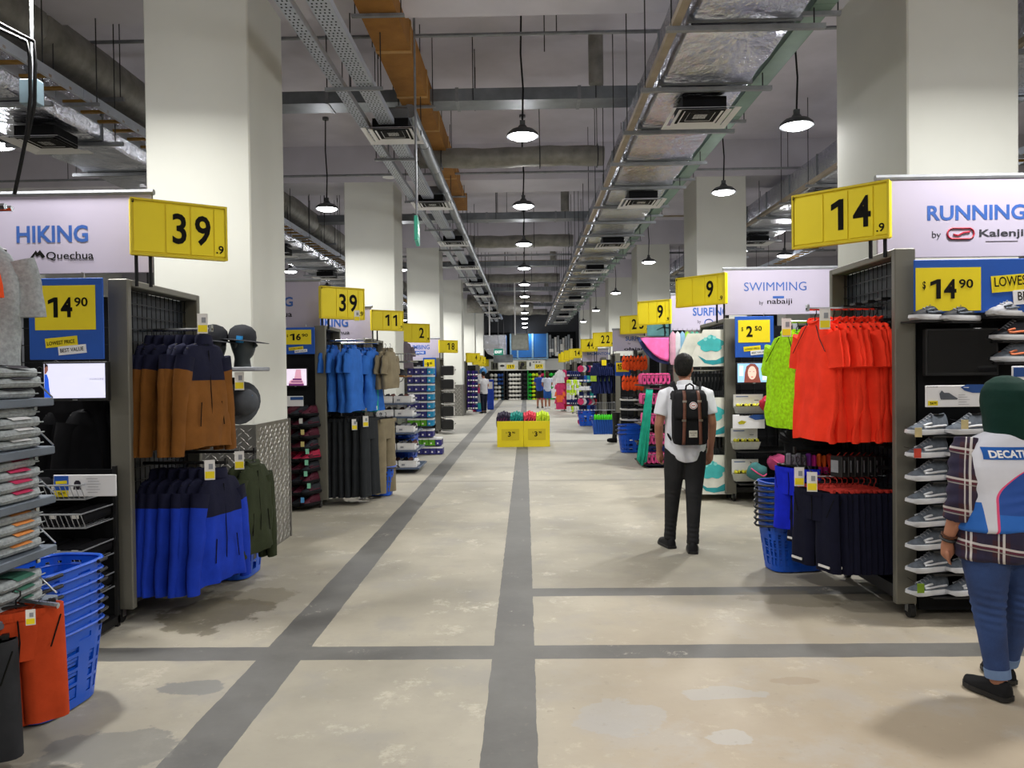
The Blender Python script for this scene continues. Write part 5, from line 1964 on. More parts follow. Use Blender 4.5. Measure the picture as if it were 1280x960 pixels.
# ---------------------------------------------------------------- small goods of far racks: rows of simple things
def simple(kind, col):
    nm = kind + col
    m = cloth('far_' + col, col)
    if kind == 'racket':
        o = MB().lathe([(.09, 0), (.1, .012), (.09, .024), (.08, .012)], 12).build('racket', m)
        MB().tube([(.0, -.1, .012), (0, -.28, .012)], .012, 5).build('handle', m_black, o)
        o.rotation_euler = (R(90), 0, 0)
    elif kind == 'shoe':
        o = make_shoe(m, m_sole, m_sole, laces=False)
        o.name = 'sport_shoe'
    elif kind == 'shirt':
        o = MB().loft(body_rings(.38, .5, .1, 3, .01, n=14)).build('hanging_shirt', m, None, True)
        for sd in (-1, 1):
            MB().loft(sleeve_pts(sd, .38, .18, .4, 2, .075, .07, n=8, steps=3)).build('sleeve', m, o, True)
        MB().tube([(0, 0, .03), (0, .35, .03)], .008, 4).build('hook_peg', m_wire, o)
    elif kind == 'pack':
        o = MB().cbox(-.07, .07, -.05, .05, 0, .2, .02).build('goods_pack', m)
        MB().box(-.05, .05, -.053, -.05, .03, .08).build('label', m_tagw, o)
        MB().tube([(0, .04, .19), (0, .4, .19)], .006, 4).build('hook_peg', m_wire, o)
    elif kind == 'box':
        o = MB().cbox(-.1, .1, -.1, .1, 0, .16, .01).build('goods_box', m)
        MB().box(-.1, .1, -.103, -.1, .11, .16).build('label', m_tagw, o)
    elif kind == 'ball':
        o = MB().ell((0, 0, 0), (.11, .11, .11), 12, 8).build('ball', m, None, True)
    return o


CN = {'racket': 'racket', 'shoe': 'shoe', 'shirt': 'shirt', 'pack': 'pack', 'box': 'box', 'ball': 'ball'}


def goods_row(kind, px0, px1, py, Y, cols, where, rz=0, dY=0.0):
    for i, (col, cn) in enumerate(cols):
        t = i / max(1, len(cols) - 1)
        p = P(px0 + (px1 - px0) * t, py, Y + dY * t)
        o = POOL.get(kind + col, lambda: simple(kind, col), p, R(rz), '%s %s, %s from the left in the %s' % (cn, kind, ORD[i], where), CN[kind], '%ss in the %s' % (kind, where))
        if kind == 'racket':
            o.rotation_euler = (R(90), 0, R(rz))


pk, wt, nv, lm, bl, rd, og, gy, bk, tl, pu = ('c83a68', 'pink'), ('d8d8da', 'white'), ('1c2454', 'navy'), ('b8d838', 'lime'), ('2a5ab0', 'blue'), ('c02a3a', 'red'), ('e86a3a', 'orange'), ('8a8c92', 'grey'), ('1c1c22', 'black'), ('2a9a98', 'teal'), ('3a2478', 'purple')
for k, py in enumerate((461, 502, 519, 527)):
    goods_row('racket', 726, 743, py, 22.5, [pk, wt, nv, pk, wt, rd], '%s racket row under the 44 board' % ORD[k], -20, .3)
goods_row('shoe', 726, 743, 488, 22.5, [wt, wt, bl, wt], 'shoe row under the 44 board', -20)
goods_row('pack', 727, 743, 478, 22.6, [nv, bl, tl, nv, wt], 'pack row under the 44 board', -20)
goods_row('pack', 727, 743, 498, 22.6, [nv, gy, nv, tl, nv], 'lower pack row under the 44 board', -20)
goods_row('pack', 727, 743, 515, 22.7, [nv, nv, bl, nv, nv], 'lowest pack row under the 44 board', -20)
basket_stack(P(733, 532, 22.5).x, 22.5, 0, 2, 'under the 44 board', 'baskets under the 44 board', .06)
for k, (py, c, kd) in enumerate(((471, [nv] * 6, 'pack'), (482, [lm, wt, lm, lm, wt, lm], 'pack'), (488, [wt, lm, wt, lm, wt], 'pack'), (494, [lm, lm, lm, wt, lm], 'pack'), (506, [nv] * 6, 'pack'), (515, [wt, lm, wt, wt, lm], 'pack'), (500, [wt, wt, bk, wt], 'pack'))):
    goods_row(kd, 711, 724, py, 26.6, c, '%s pack row under the far 14 board' % ORD[k], -20, .3)
for k, (py, c) in enumerate(((463, [wt, pk, bk]), (478, [pk, pk, wt, pk]), (487, [og, pk, og]), (496, [pk, rd, pk]))):
    goods_row('shirt', 700, 710, py, 30.8, c, '%s pink clothes row by the back wall' % ORD[k], -35, .3)
for k, (py, c) in enumerate(((470, [wt, wt]), (484, [wt, bk, wt]))):
    goods_row('shirt', 694, 702, py, 35.8, c, '%s white shirt row by the back wall' % ORD[k], -35, .3)

# ---------------------------------------------------------------- left racks further down the aisle
arm(L2, 1, .25, 2.0, .42)
arm(L2, 1, .3, 1.14, .42)
arm(L2, 1, .7, 1.98, .5)
hang_row(L2, 1, .25, 2.0, [.28, .2, .05, .0], lambda k: make_tee('t_shirt', c_tblue, 2 + 3 * k, .46, .78, .12), 'blue t-shirt on the first arm under the farther 39.9 board', 't-shirt', 'blue t-shirts of the first arm', '', 83, 7)
hang_row(L2, 1, .7, 1.98, [.42, .34, .26], lambda k: make_tee('t_shirt', c_tblue, 4 + 3 * k, .46, .78, .12), 'blue t-shirt on the second arm under the farther 39.9 board', 't-shirt', 'blue t-shirts of the second arm', '', 82, 7)
hang_row(L2, 1, .3, 1.14, [.44, .35, .26, .17, .09, .02], lambda k: make_trousers('trousers', c_dgrey, 2 + 3 * k), 'dark slate trousers on the lower arm', 'trousers', 'dark trousers', '', 72, 6, dz=-.09)
hang_row(L2, 1, .78, 1.1, [.56, .5, .44], lambda k: make_trousers('trousers', c_khaki, 5 + 3 * k), 'khaki trousers beside the dark ones', 'trousers', 'khaki trousers', '', 72, 6, dz=-.09)
hang_row(L2, 1, .85, 1.98, [.62, .56], lambda k: make_tee('t_shirt', c_khaki, 5 + 3 * k, .44, .5, .12), 'khaki shirt beside the blue ones', 't-shirt', 'khaki shirts', '', 74, 6, seeds=1)
for k, (px, py) in enumerate(((446, 388), (443, 524), (457, 520))):
    ticket(px, py, 9.2, ('white price ticket beside the blue t-shirts', 'white price ticket on the dark trousers', 'white price ticket on the khaki trousers')[k], None, R(20))
basket_stack(P(470, 612, 9.95).x, 10.0, 0, 1, 'behind the khaki trousers', 'basket behind the khaki trousers')
goods_row('pack', 441, 466, 500, 9.8, [rd, tl, tl, tl, tl, tl], 'upper hook row between shirts and trousers', 20)
goods_row('pack', 441, 466, 515, 9.8, [bk, tl, tl, tl, tl, tl], 'lower hook row between shirts and trousers', 20)
# maroon shoes beside the first column
c_mar = M('shoe_maroon', '4a1626', .6)
d = empty('shoe_wall', (0, 9.0, 0))
tag(d, 'dark shoe ledges beside the tread plate column', 'shoe rack')
xa, xb = P(340, 560, 9).x, P(392, 560, 9).x
zr = [P(375, 511 + 13.8 * k + 9, 9.0).z for k in range(9)]
for z in zr:
    MB().box(xa, xb, -.12, .1, z - .012, z - .002).build('shoe_ledge', m_wire, d)
MB().box(xa, xb, .1, .12, .1, 1.9).build('back_panel', m_dark, d)
for r_, z in enumerate(zr):
    for c_ in range(3):
        red = r_ == 4
        key = 'rshoe' if red else ('mshoe', 'bshoe')[(r_ + c_) % 2]
        m_ = M('shoe_crimson', 'a01c3c', .6) if red else (c_mar, m_shoe2)[(r_ + c_) % 2]
        cn = 'crimson' if red else ('maroon', 'black')[(r_ + c_) % 2]
        POOL.get(key, lambda: make_shoe(m_, m_dark, c_mar, laces=False), (P(364 + 12 * c_, 560, 8.95).x, 8.95, z), R(55 + 8 * ((r_ + c_) % 3)), '%s hiking shoe, %s from the column, %s ledge from the top' % (cn, ORD[c_], ORD[r_]), 'shoe', 'shoes on the ledges beside the column')
for k, (px, py, cn) in enumerate(((376, 523, 'white'), (378, 537, 'tan'), (378, 552, 'tan'), (384, 561, 'mint'), (383, 575, 'mint'), (382, 589, 'mint'), (386, 604, 'mint'), (378, 622, 'blue'))):
    o = MB().box(-.02, .02, -.002, .002, -.06, 0).build('shoe_ticket', M('ticket2_' + cn, {'white': 'd0d0cc', 'tan': 'c8b878', 'mint': '8ad0b0', 'blue': '5aa0d8'}[cn]))
    o.location = P(px, py, 8.78)
    tag(o, '%s ticket on the hiking shoes beside the column, %s from the top' % (cn, ORD[k]), 'ticket', 'tickets on the hiking shoes')
# white shoe trays
m_trayw = M('tray_white', 'd8d8d8', .5)
m_shelfb = M('shelf_blue_grey', '5a6880', .4, .3)
zt = [P(480, y, 12.1).z for y in (504, 521, 541, 563, 585)]
U3 = empty('tray_shelves', (-2.42, 12.1, 0))
tag(U3, 'five shelves of white shoe trays under the 11 board', 'shelf')
for k, z in enumerate(zt):
    b = MB().cbox(0, .6 + .03 * k, .0, .95, -.03, 0, .004).build('shelf', m_shelfb, U3)
    b.location = (0, 0, z)
MB().box(-.02, .0, .02, .93, .1, 1.7).build('back_panel', m_steel, U3)
MB().cbox(.0, .5, .05, .9, 1.53, 1.56).build('wood_shelf', M('wood_shelf', '8a6034', .6, 0, (4, .2)), U3)
mb = MB()
for i in range(14):
    mb.tube([(.6 * i / 13, 0, 1.78), (.6 * i / 13, -.02, 1.9)], .004, 4)
mb.tube([(0, -.02, 1.9), (.62, -.02, 1.9), (.62, .9, 1.9)], .007, 5).tube([(0, 0, 1.78), (.6, 0, 1.78), (.6, .9, 1.78)], .007, 5)
mb.build('wire_basket', m_chrome, U3)
MB().box(0, .6, .05, .9, 1.77, 1.785).build('basket_base', m_steel, U3)
for k, z in enumerate(zt):
    for j in range(2):
        x0 = -2.42 + .03 + .3 * j + .015 * k

        def mk():
            o = MB().box(0, .28, 0, .4, 0, .01).box(0, .28, 0, .008, 0, .11).box(0, .008, .008, .4, 0, .11).box(.272, .28, .008, .4, 0, .09).box(0, .28, .392, .4, 0, .11).build('shoe_tray', m_trayw)
            MB().box(.05, .1, -.002, 0, .03, .06).build('label', m_grey, o)
            return o
        POOL.get('stray', mk, (x0, 12.12, z), 0, 'white shoe tray, %s one on the %s shelf from the top' % (('inner', 'outer')[j], ORD[k]), 'tray', 'white shoe trays')
        for i in range(3):
            cs = (('8a8c92', 'grey'), ('1c1c22', 'black'), ('5a3a34', 'brown'), ('d8d8da', 'white'))[(i + k + j) % 4]
            o = POOL.get('tshoe' + cs[0], lambda: make_shoe(cloth('far_' + cs[0], cs[0]), m_sole, m_dark, laces=False), (x0 + .06 + .085 * i, 12.3, z + .012), R(75), '%s shoe, %s in the %s tray of the %s shelf' % (cs[1], ORD[i], ('inner', 'outer')[j], ORD[k]), 'shoe', 'shoes in the white trays')
o = MB().lathe([(.14, 0), (.13, .05), (.09, .1), (.02, .12)], 14).build('cycle_helmet', m_shoe2, None, True)
o.location = P(498, 470, 12.3)
MB().tube([(.1, 0, 0), (.06, -.02, -.08), (0, 0, -.1)], .006).build('chin_strap', m_black, o)
tag(o, 'dark helmet under the wooden shelf on the tray rack', 'helmet')
basket_stack(P(508, 583, 12.9).x, 12.95, 80, 4, 'behind the white shoe trays', 'baskets behind the white shoe trays', .07)
goods_row('shirt', 496, 505, 428, 14.8, [('5a5868', 'slate'), ('3a3844', 'dark'), ('6a6068', 'grey')], 'row above the purple boxes', 40)
# purple boxes with white lids
m_pur = M('box_purple', '2c2a72', .55, 0, (8, .15))
for r_ in range(10):
    py = 462 + 10.8 * r_ + (0 if r_ < 7 else 3)
    z = P(525, py, 14.9).z
    for c_ in range(4):
        x = P(513 + 8.2 * c_ + (1.3 * r_ if r_ > 7 else 0), py, 14.9).x
        green = r_ in (6, 8)
        cy_ = c_ == 3
        cn = 'green' if green and not cy_ else ('cyan' if cy_ and r_ < 7 else 'purple')

        def mk():
            m_ = {'green': M('box_green', '5a9a2a'), 'cyan': M('box_cyan', '2a8ab8'), 'purple': m_pur}[cn]
            o = MB().cbox(-.06, .06, 0, .3, -.06, .055, .006).build('shoe_box', m_)
            MB().box(-.062, .062, -.004, .3, .055, .085).build('lid', m_trayw, o)
            MB().box(-.03, .0, -.003, 0, -.03, .0).build('label', m_tagw, o)
            return o
        POOL.get('pbox' + cn, mk, (x, 14.9, z - .03), 0, '%s box with white lid, %s from the left, %s row down' % (cn, ORD[c_], ORD[r_]), 'box', 'boxes under the yellow 2 board')
U4 = empty('box_shelves', (-2.35, 14.9, 0))
tag(U4, 'shelf frame carrying the purple boxes', 'shelf')
for r_ in range(10):
    z = P(525, 462 + 10.8 * r_ + (0 if r_ < 7 else 3), 14.9).z - .105
    if z > .05:
        MB().box(0, .5, .02, .34, z, z + .012).build('shelf', m_shelfb, U4)
MB().box(.2, .26, .3, .36, 0, 1.75).build('post', m_grey, U4)
# black boxes on the 18 rack
for k in range(5):
    py = 463 + 17 * k
    p = P(561, py, 19.9)
    def mk():
        o = MB().cbox(-.17, .13, 0, .4, -.13, .12, .02).build('cooler_box', m_black)
        MB().box(.13, .16, .02, .38, -.11, .1).build('end_panel', m_tagw, o)
        MB().tube([(.16, .1, .0), (.2, .2, .02), (.16, .3, .0)], .012, 5).build('handle', m_dark, o)
        MB().box(-.17, .16, 0, .4, -.18, -.165).build('shelf_plate', m_tagw, o)
        return o
    POOL.get('cool', mk, (p.x, 19.9, p.z), R(12), 'black box with pale end under the 18 board, %s from the top' % ORD[k], 'box', 'black boxes under the 18 board')
for k, py in enumerate((490, 500, 510, 520, 530)):
    goods_row('pack', 530, 546, py, 20.3, [bk, gy, bk, gy], '%s row left of the black boxes' % ORD[k], 10)
# far left: navy goods, blue ball, pink goods
for k in range(7):
    goods_row('pack', 586, 595, 470 + 7 * k, 29.3, [pu, nv, pu, nv], '%s navy row under the far 4 board' % ORD[k], 20)
for k, (py, c) in enumerate(((468, [rd, wt]), (476, [pk, pk]), (488, [tl, gy]), (496, [pk, tl]), (504, [pk, bl]))):
    goods_row('shirt', 596, 600, py, 31.5, c, '%s mixed row behind the far navy goods' % ORD[k], 40)
p = P(604, 464, 31)
o = MB().ell((0, 0, 0), (.15, .15, .15), 16, 12).build('exercise_ball', M('ball_blue', '3a8ad0', .35), None, True)
o.location = p
MB().tube([(0, 0, -.14), (0, .05, -.45), (0, .05, -p.z)], .02).build('holder', m_grey, o)
MB().ell((0, -.148, 0), (.012, .006, .012), 8, 5).build('valve', m_white, o)
tag(o, 'light blue exercise ball held up at the end of the far left rack', 'ball')
p = P(613, 505, 33)
d = MB().cbox(-.14, .14, 0, .3, 0, 1.3, .02).build('blue_stand', M('stand_blue', '2040a0'))
d.location = (p.x, 33, .0)
MB().box(-.1, .1, -.006, 0, .9, 1.2).build('label', m_tagw, d)
tag(d, 'blue promotional stand behind the blue ball', 'stand')
# ---------------------------------------------------------------- back wall: ball racks, picture boards, blue panels
zf = lambda py: P(650, py, 44.6).z
xf_ = lambda px: P(px, 480, 44.6).x
d = empty('ball_rack', (0, 44.6, 0))
tag(d, 'black ball rack along the back wall', 'rack')
MB().box(xf_(611), xf_(700), .32, .36, 0, zf(463)).build('back_panel', m_dark, d)
for px in (611, 630, 634, 652, 660, 681, 699):
    MB().box(xf_(px) - .03, xf_(px) + .03, -.12, .32, 0, zf(463)).build('post', M('post_green', '2a8a3a') if px in (660, 681) else m_black, d)
for k in range(7):
    z = zf(469 + 5.05 * k)
    MB().box(xf_(611), xf_(700), -.05, .3, z - .115, z - .1).build('ledge', m_black, d)
bc = [(614.5, 0), (619.5, 0), (624, 1), (628.5, 1), (637.5, 0), (641.5, 0), (645.5, 0), (649.8, 0), (655, 2), (658, 2), (662.5, 3), (667, 4), (671.5, 4), (676, 5), (679.5, 5), (685, 3), (689.5, 3), (694, 6), (697.5, 6)]
bcol = [('e4e2da', 'white'), ('2a4a8a', 'blue'), ('2a2a2e', 'black'), ('2ab83a', 'green'), ('c8dc28', 'yellow'), ('d83a6a', 'pink'), ('1c7a30', 'dark green')]
for c_, (px, ci) in enumerate(bc):
    for k in range(7):
        cc = bcol[ci]
        if ci == 0 and k == 6 and px < 625:
            cc = ('d8d488', 'cream')
        if ci == 1 and k > 2:
            cc = bcol[0] if px < 626 else ('2c4a5a', 'slate')
        p = Vector((xf_(px), 44.6 + .08, zf(469 + 5.05 * k)))
        POOL.get('ball' + cc[0], lambda: simple('ball', cc[0]), p, 0, '%s ball on the back wall, %s column from the left, %s row down' % (cc[1], ORD[c_], ORD[k]), 'ball', 'balls on the back wall')
# picture boards above the rack
d = empty('picture_board', (0, 44.7, 0))
tag(d, 'long picture board with yellow prices above the ball rack', 'sign board')
MB().box(xf_(613), xf_(681.5), 0, .05, zf(463), zf(450.5)).build('board', M('board_cream', 'd4d4cc'), d)
for (a, b, c) in ((614, 623, '6a6c5a'), (648, 658.5, '5c5a3c')):
    MB().box(xf_(a), xf_(b), -.02, 0, zf(462), zf(451.5)).build('photo_print', M('photo_' + c, c, .5, 0, (9, .5)), d)
for i, (a, b, z0, z1) in enumerate(((616, 618.5, 453, 461), (619.5, 622, 452.5, 460), (651, 656, 453, 458), (650, 653, 457, 461))):
    MB().ell(((xf_(a) + xf_(b)) / 2, -.025, (zf(z0) + zf(z1)) / 2), ((xf_(b) - xf_(a)) / 2, .008, (zf(z0) - zf(z1)) / 2), 10, 6).build('photo_figure', M('photo_dark', '262226'), d)
MB().ell((xf_(628), -.02, zf(457)), (.14, .01, .06), 10, 6).build('shoe_print', M('photo_dark'), d)
MB().ell((xf_(663), -.02, zf(455.5)), (.06, .01, .14), 10, 6).build('print', M('photo_grey', '5a5c60'), d)
for (a, b, z0, z1) in ((633.5, 643.5, 455.5, 461), (669, 679, 455.5, 461)):
    MB().box(xf_(a), xf_(b), -.02, 0, zf(z1), zf(z0)).build('price_patch', m_yellow, d)
for s, a in (('19.9', 635.5), ('$4.9', 670.5)):
    letter(s, d, m_ink, xf_(a), zf(460.3), zf(456) - zf(460.3), xf_(a + 7) - xf_(a), -.025, .02)
for a in (667.5, 671, 674.5):
    MB().ell((xf_(a), -.02, zf(452.8)), (.06, .01, .04), 8, 5).build('print', M('photo_grey'), d)
# blue panels and dark machinery opening above the white band
d = empty('blue_display_wall', (0, 45.6, 0))
tag(d, 'large blue wall panels with pale frames above the picture board', 'wall panel')
for a, b in ((639, 647), (647.6, 666), (667, 684.5)):
    MB().box(xf_(a), xf_(b), 0, .06, zf(447.5) + .05, zf(416.5)).build('panel', M('panel_blue', '1c6ab8', .45, 0, (.5, .1)), d)
for px in (638.5, 647.3, 666.5, 685.3):
    MB().box(xf_(px) - .05, xf_(px) + .05, -.03, .06, zf(448), zf(416)).build('panel_frame', M('frame_pale_blue', '8ab0cc'), d)
MB().box(xf_(638), xf_(686), -.03, .06, zf(449), zf(447.6)).build('panel_frame', M('frame_pale_blue'), d)
d = empty('service_opening', (0, 45.7, 0))
tag(d, 'dark opening with pipes and units beside the blue panels', 'service opening')
for a, b in ((686.5, 722), (604, 638)):
    MB().box(xf_(a), xf_(b), .1, .14, zf(448), zf(414)).build('dark_recess', M('recess_black', '101215', .9), d)
for i in range(9):
    px = 689 + 3.4 * i
    MB().box(xf_(px) - .06, xf_(px) + .06, -.05, .1, zf(446 - (i % 3) * 2), zf(418 + (i * 5 % 7))).build('service_pipe', (m_steel, m_galv, m_tagw)[i % 3], d)
for (a, b, z0, z1) in ((688, 693, 436, 440), (695, 700, 440, 445), (702, 706, 430, 438)):
    MB().box(xf_(a), xf_(b), -.2, .0, zf(z1), zf(z0)).build('service_unit', m_tagw, d)

# ---------------------------------------------------------------- yellow bins in the aisle
def bin_pair():
    A, B = P(621.5, 558.5, 16.3), P(687, 526, 16.3)
    h = B.z
    W = (B.x - A.x) / 2
    for k in range(2):
        d = empty('promotion_bin', (A.x + k * (W + .003), 16.3, 0))
        tag(d, ('yellow promotion bin priced 3.90 in the aisle, the one under teal and navy towels', 'yellow promotion bin priced 3.90 in the aisle, the one under red and lime towels')[k], 'bin')
        MB().cbox(0, W, 0, .012, 0, h, .004).build('front_panel', m_yellow, d)
        MB().cbox(0, W, .8, .812, 0, h, .004).build('back_panel', m_yellow, d)
        MB().cbox(0, .012, .012, .8, 0, h, .004).build('side_panel', m_yellow, d)
        MB().cbox(W - .012, W, .012, .8, 0, h, .004).build('side_panel', m_yellow, d)
        MB().box(.012, W - .012, .012, .8, h - .14, h - .12).build('shelf', m_yellow2, d)
        MB().box(W * .17, W * .84, -.006, 0, h * .27, h * .7).build('price_card', m_yellow2, d)
        letter('3', d, m_ink, W * .41, h * .4, h * .2, W * .12, -.008, .03)
        letter('$', d, m_ink, W * .34, h * .52, h * .07, W * .03, -.008, .0)
        letter('90', d, m_ink, W * .57, h * .52, h * .08, W * .12, -.008, .02)
    cols_ = (('2a2238', 'plum navy', '6a2a4a'), ('1f8a80', 'teal', '0f3a40'), ('d84050', 'red', '1c1c2a'), ('c8e030', 'lime', '8aa020'))
    for k, (c, cn, c2) in enumerate(cols_):
        for i in range(5):
            for j in range(3):
                x = A.x + (2 * W) * (k + .5) / 4 + (i - 2) * .055
                o = POOL.get('bint' + c, lambda: (lambda o: (MB().tube([(-.02, -.2, .1), (.02, -.2, .2)], .01, 4).build('edge_band', cloth('bin_' + c2, c2), o), o)[1])(
                    MB().loft([[(.035 * math.copysign(abs(math.cos(t)) ** .6, math.cos(t)), y, .14 + .15 * math.copysign(abs(math.sin(t)) ** .7, math.sin(t)) * (.85 if abs(y) > .15 else 1)) for t in [2 * PI * q_ / 10 for q_ in range(10)]] for y in (-.2, -.18, 0, .18, .2)]).build('rolled_towel', cloth('bin_' + c if j == 0 else 'bin_' + c, c), None, True)),
                    (x, 16.3 + .22 + .0 + j * .2, h - .12 - .02 * abs(i - 2) + .015 * j), R(random.uniform(-6, 6)), '%s rolled towel in the yellow bins, %s across, %s back' % (cn, ORD[i], ORD[j]), 'towel', 'rolled towels in the yellow bins')


bin_pair()
# speaker disc at the second left column
p = P(486, 222, 13.2)
o = MB().lathe([(.02, .08), (.09, .06), (.11, 0), (.0, -.01)], 14).build('ceiling_speaker', m_white, None, True)
o.location = p
MB().tube([(0, 0, .08), (0, 0, ZC - p.z)], .012).build('pole', m_steel, o)
tag(o, 'pale round ceiling unit on a pole before the second left column', 'speaker')
# ================================================================ people
m_skin = M('skin_tan', 'a8735a', .55, 0, (8, .06))
m_hair = M('hair_black', '14120f', .6, 0, (60, .4), (120, .6))
m_eye, m_iris, m_lip = M('eye_white', 'e0dcd6', .3), M('eye_dark', '20140e', .3), M('lip', '8a4a42', .5)


def remesh(mb, name, mat, voxel, smooth=2, parent=None, mats=None):
    """fuse overlapping lofts into one continuous surface"""
    me = mb.mesh(name + '_raw', mat)
    o = bpy.data.objects.new(name + '_raw', me)
    COL.objects.link(o)
    md = o.modifiers.new('r', 'REMESH')
    md.mode = 'VOXEL'
    md.voxel_size = voxel
    sm = o.modifiers.new('s', 'SMOOTH')
    sm.factor = .5
    sm.iterations = smooth
    dg = bpy.context.evaluated_depsgraph_get()
    dg.update()
    out = bpy.data.meshes.new_from_object(o.evaluated_get(dg))
    bpy.data.objects.remove(o)
    out.name = name
    out.materials.clear()
    for m in (mats or [mat]):
        out.materials.append(m)
    out.polygons.foreach_set('use_smooth', [True] * len(out.polygons))
    q = bpy.data.objects.new(name, out)
    COL.objects.link(q)
    if parent is not None:
        q.parent = parent
    return q


def limb(mb, pts, rs, n=10):
    """tapering limb with rounded ends"""
    P_ = [Vector(p) for p in pts]
    d0 = (P_[0] - P_[1]).normalized()
    d1 = (P_[-1] - P_[-2]).normalized()
    q = [P_[0] + d0 * (max(rs[0]) if isinstance(rs[0], tuple) else rs[0]) * .8] + P_ + [P_[-1] + d1 * (max(rs[-1]) if isinstance(rs[-1], tuple) else rs[-1]) * .8]
    k = lambda r: (r[0] * .45, r[1] * .45) if isinstance(r, tuple) else r * .45
    return mb.tube(q, [k(rs[0])] + list(rs) + [k(rs[-1])], n)


def zrings(mb, rows, n=20, p=1.0):
    """rows of (z, cx, cy, rx, ry)"""
    return mb.loft([[(cx + rx * math.copysign(abs(math.cos(t)) ** p, math.cos(t)), cy + ry * math.copysign(abs(math.sin(t)) ** p, math.sin(t)), z) for t in [2 * PI * i / n for i in range(n)]] for z, cx, cy, rx, ry in rows])


def hand(mb, wrist, dirn, palm_n, side, scale=1.0, curl=.35):
    """palm and five separate, slightly curled fingers; dirn points from wrist to knuckles, palm_n out of the palm, side to the thumb"""
    d, nrm, sd = Vector(dirn).normalized(), Vector(palm_n).normalized(), Vector(side).normalized()
    W = Vector(wrist)
    s = scale
    limb(mb, [W - d * .01, W + d * .03 * s, W + d * .075 * s], [(.02 * s, .024 * s), (.018 * s, .034 * s), (.013 * s, .037 * s)] if abs(sd.z) < 2 else [], 10)
    for i, (off, ln) in enumerate(((.027, .068), (.009, .076), (-.009, .07), (-.027, .054))):
        a = W + d * .078 * s + sd * off * s
        pts = [a]
        dd = d.copy()
        for j, f in enumerate((.45, .32, .23)):
            dd = (dd + nrm * curl * (.6 + .5 * j)).normalized()
            pts.append(pts[-1] + dd * ln * f * s)
        limb(mb, [a - d * .015 * s] + pts, [.0085 * s, .009 * s, .0082 * s, .0075 * s, .0065 * s], 7)
    a = W + d * .025 * s + sd * .03 * s
    limb(mb, [W + d * .015 * s + sd * .01 * s, a, a + (d * .8 + sd * .45 + nrm * .3).normalized() * .032 * s, a + (d * .95 + sd * .3 + nrm * .4).normalized() * .06 * s], [.012 * s, .0115 * s, .0095 * s, .0075 * s], 7)


def head(mb, c, s=1.0, tilt=0, yaw=0):
    """c = centre at eye height; faces -Y before yaw"""
    m0 = len(mb.v)
    rows = [(-.128, 0, -.035, .016, .014), (-.12, 0, -.04, .032, .03), (-.1, 0, -.032, .047, .05), (-.06, 0, -.016, .062, .076), (-.02, 0, -.004, .07, .09), (.02, 0, .0, .074, .096), (.06, 0, .004, .074, .094), (.09, 0, .006, .062, .08), (.112, 0, .006, .036, .05), (.12, 0, .006, .012, .016)]
    zrings(mb, rows, 20)
    limb(mb, [(0, -.09, .012), (0, -.108, -.03)], [.008, .0125], 8)
    mb.ell((0, -.088, -.062), (.024, .012, .01))
    for sd in (-1, 1):
        mb.ell((sd * .076, .012, -.012), (.009, .02, .032))
        mb.ell((sd * .03, -.083, .018), (.02, .01, .006))
    Mx = Matrix.Translation(c) @ Matrix.Rotation(yaw, 4, 'Z') @ Matrix.Rotation(tilt, 4, 'X') @ Matrix.Scale(s, 4)
    for i in range(m0, len(mb.v)):
        mb.v[i] = tuple(Mx @ Vector(mb.v[i]))
    return Mx


def face_parts(root, Mx):
    for sd in (-1, 1):
        e = MB()
        e.T = Mx
        e.ell((sd * .03, -.082, .004), (.014, .01, .008), 10, 7)
        e = e.build('eye', m_eye, root, True)
        i = MB()
        i.T = Mx
        i.ell((sd * .03, -.0915, .004), (.006, .0025, .006), 8, 5).build('iris', m_iris, e, True)
        b = MB()
        b.T = Mx
        b.tube([(sd * .015, -.095, .026), (sd * .032, -.094, .031), (sd * .048, -.083, .026)], .0035, 5).build('eyebrow', m_hair, root)
    l = MB()
    l.T = Mx
    l.ell((0, -.0985, -.062), (.021, .004, .006), 10, 6).build('lips', m_lip, root, True)


def shoe_on(mb, ankle, fwd, L=.27, w=.048, h=.085):
    """a shoe under an ankle standing on z=ground; fwd in the ground plane"""
    f = Vector((fwd[0], fwd[1], 0)).normalized()
    s = Vector((-f.y, f.x, 0))
    a = Vector(ankle)
    g = a.z - h
    rings = []
    for x, ww, hh in ((-.065, .35, .6), (-.055, .75, .85), (-.02, .9, 1.0), (.03, .92, .95), (.08, 1.0, .7), (.13, 1.08, .52), (.175, .95, .42), (.2, .55, .34), (.207, .2, .2)):
        x *= L / .27
        r = []
        for i in range(12):
            t = PI * i / 11
            r.append(a.xy.to_3d() + f * x + s * (w * ww * math.cos(t)) + Vector((0, 0, g + .014 + max(0, math.sin(t)) ** .8 * (h * hh + .01))))
        rings.append(r)
    mb.loft(rings)
    so = MB()
    rr = []
    for x, ww in ((-.07, .4), (-.058, .85), (0, .98), (.08, 1.08), (.14, 1.14), (.185, .95), (.212, .35)):
        x *= L / .27
        rr.append([a.xy.to_3d() + f * x + s * (w * ww * k) + Vector((0, 0, g + z)) for k, z in ((-1, .022), (-1.02, .0), (1.02, 0), (1, .022))])
    so.loft(rr)
    return so


def drape(ob, target, dirv, off):
    """lay a flat print onto a cloth surface: every vertex is cast along dirv onto the target"""
    me = target.data
    bvh = BVHTree.FromPolygons([v.co for v in me.vertices], [tuple(p.vertices) for p in me.polygons])
    d = Vector(dirv).normalized()
    for v in ob.data.vertices:
        hit = bvh.ray_cast(v.co - d * .6, d)
        if hit[0] is not None:
            v.co = hit[0] - d * off
    ob.data.update()


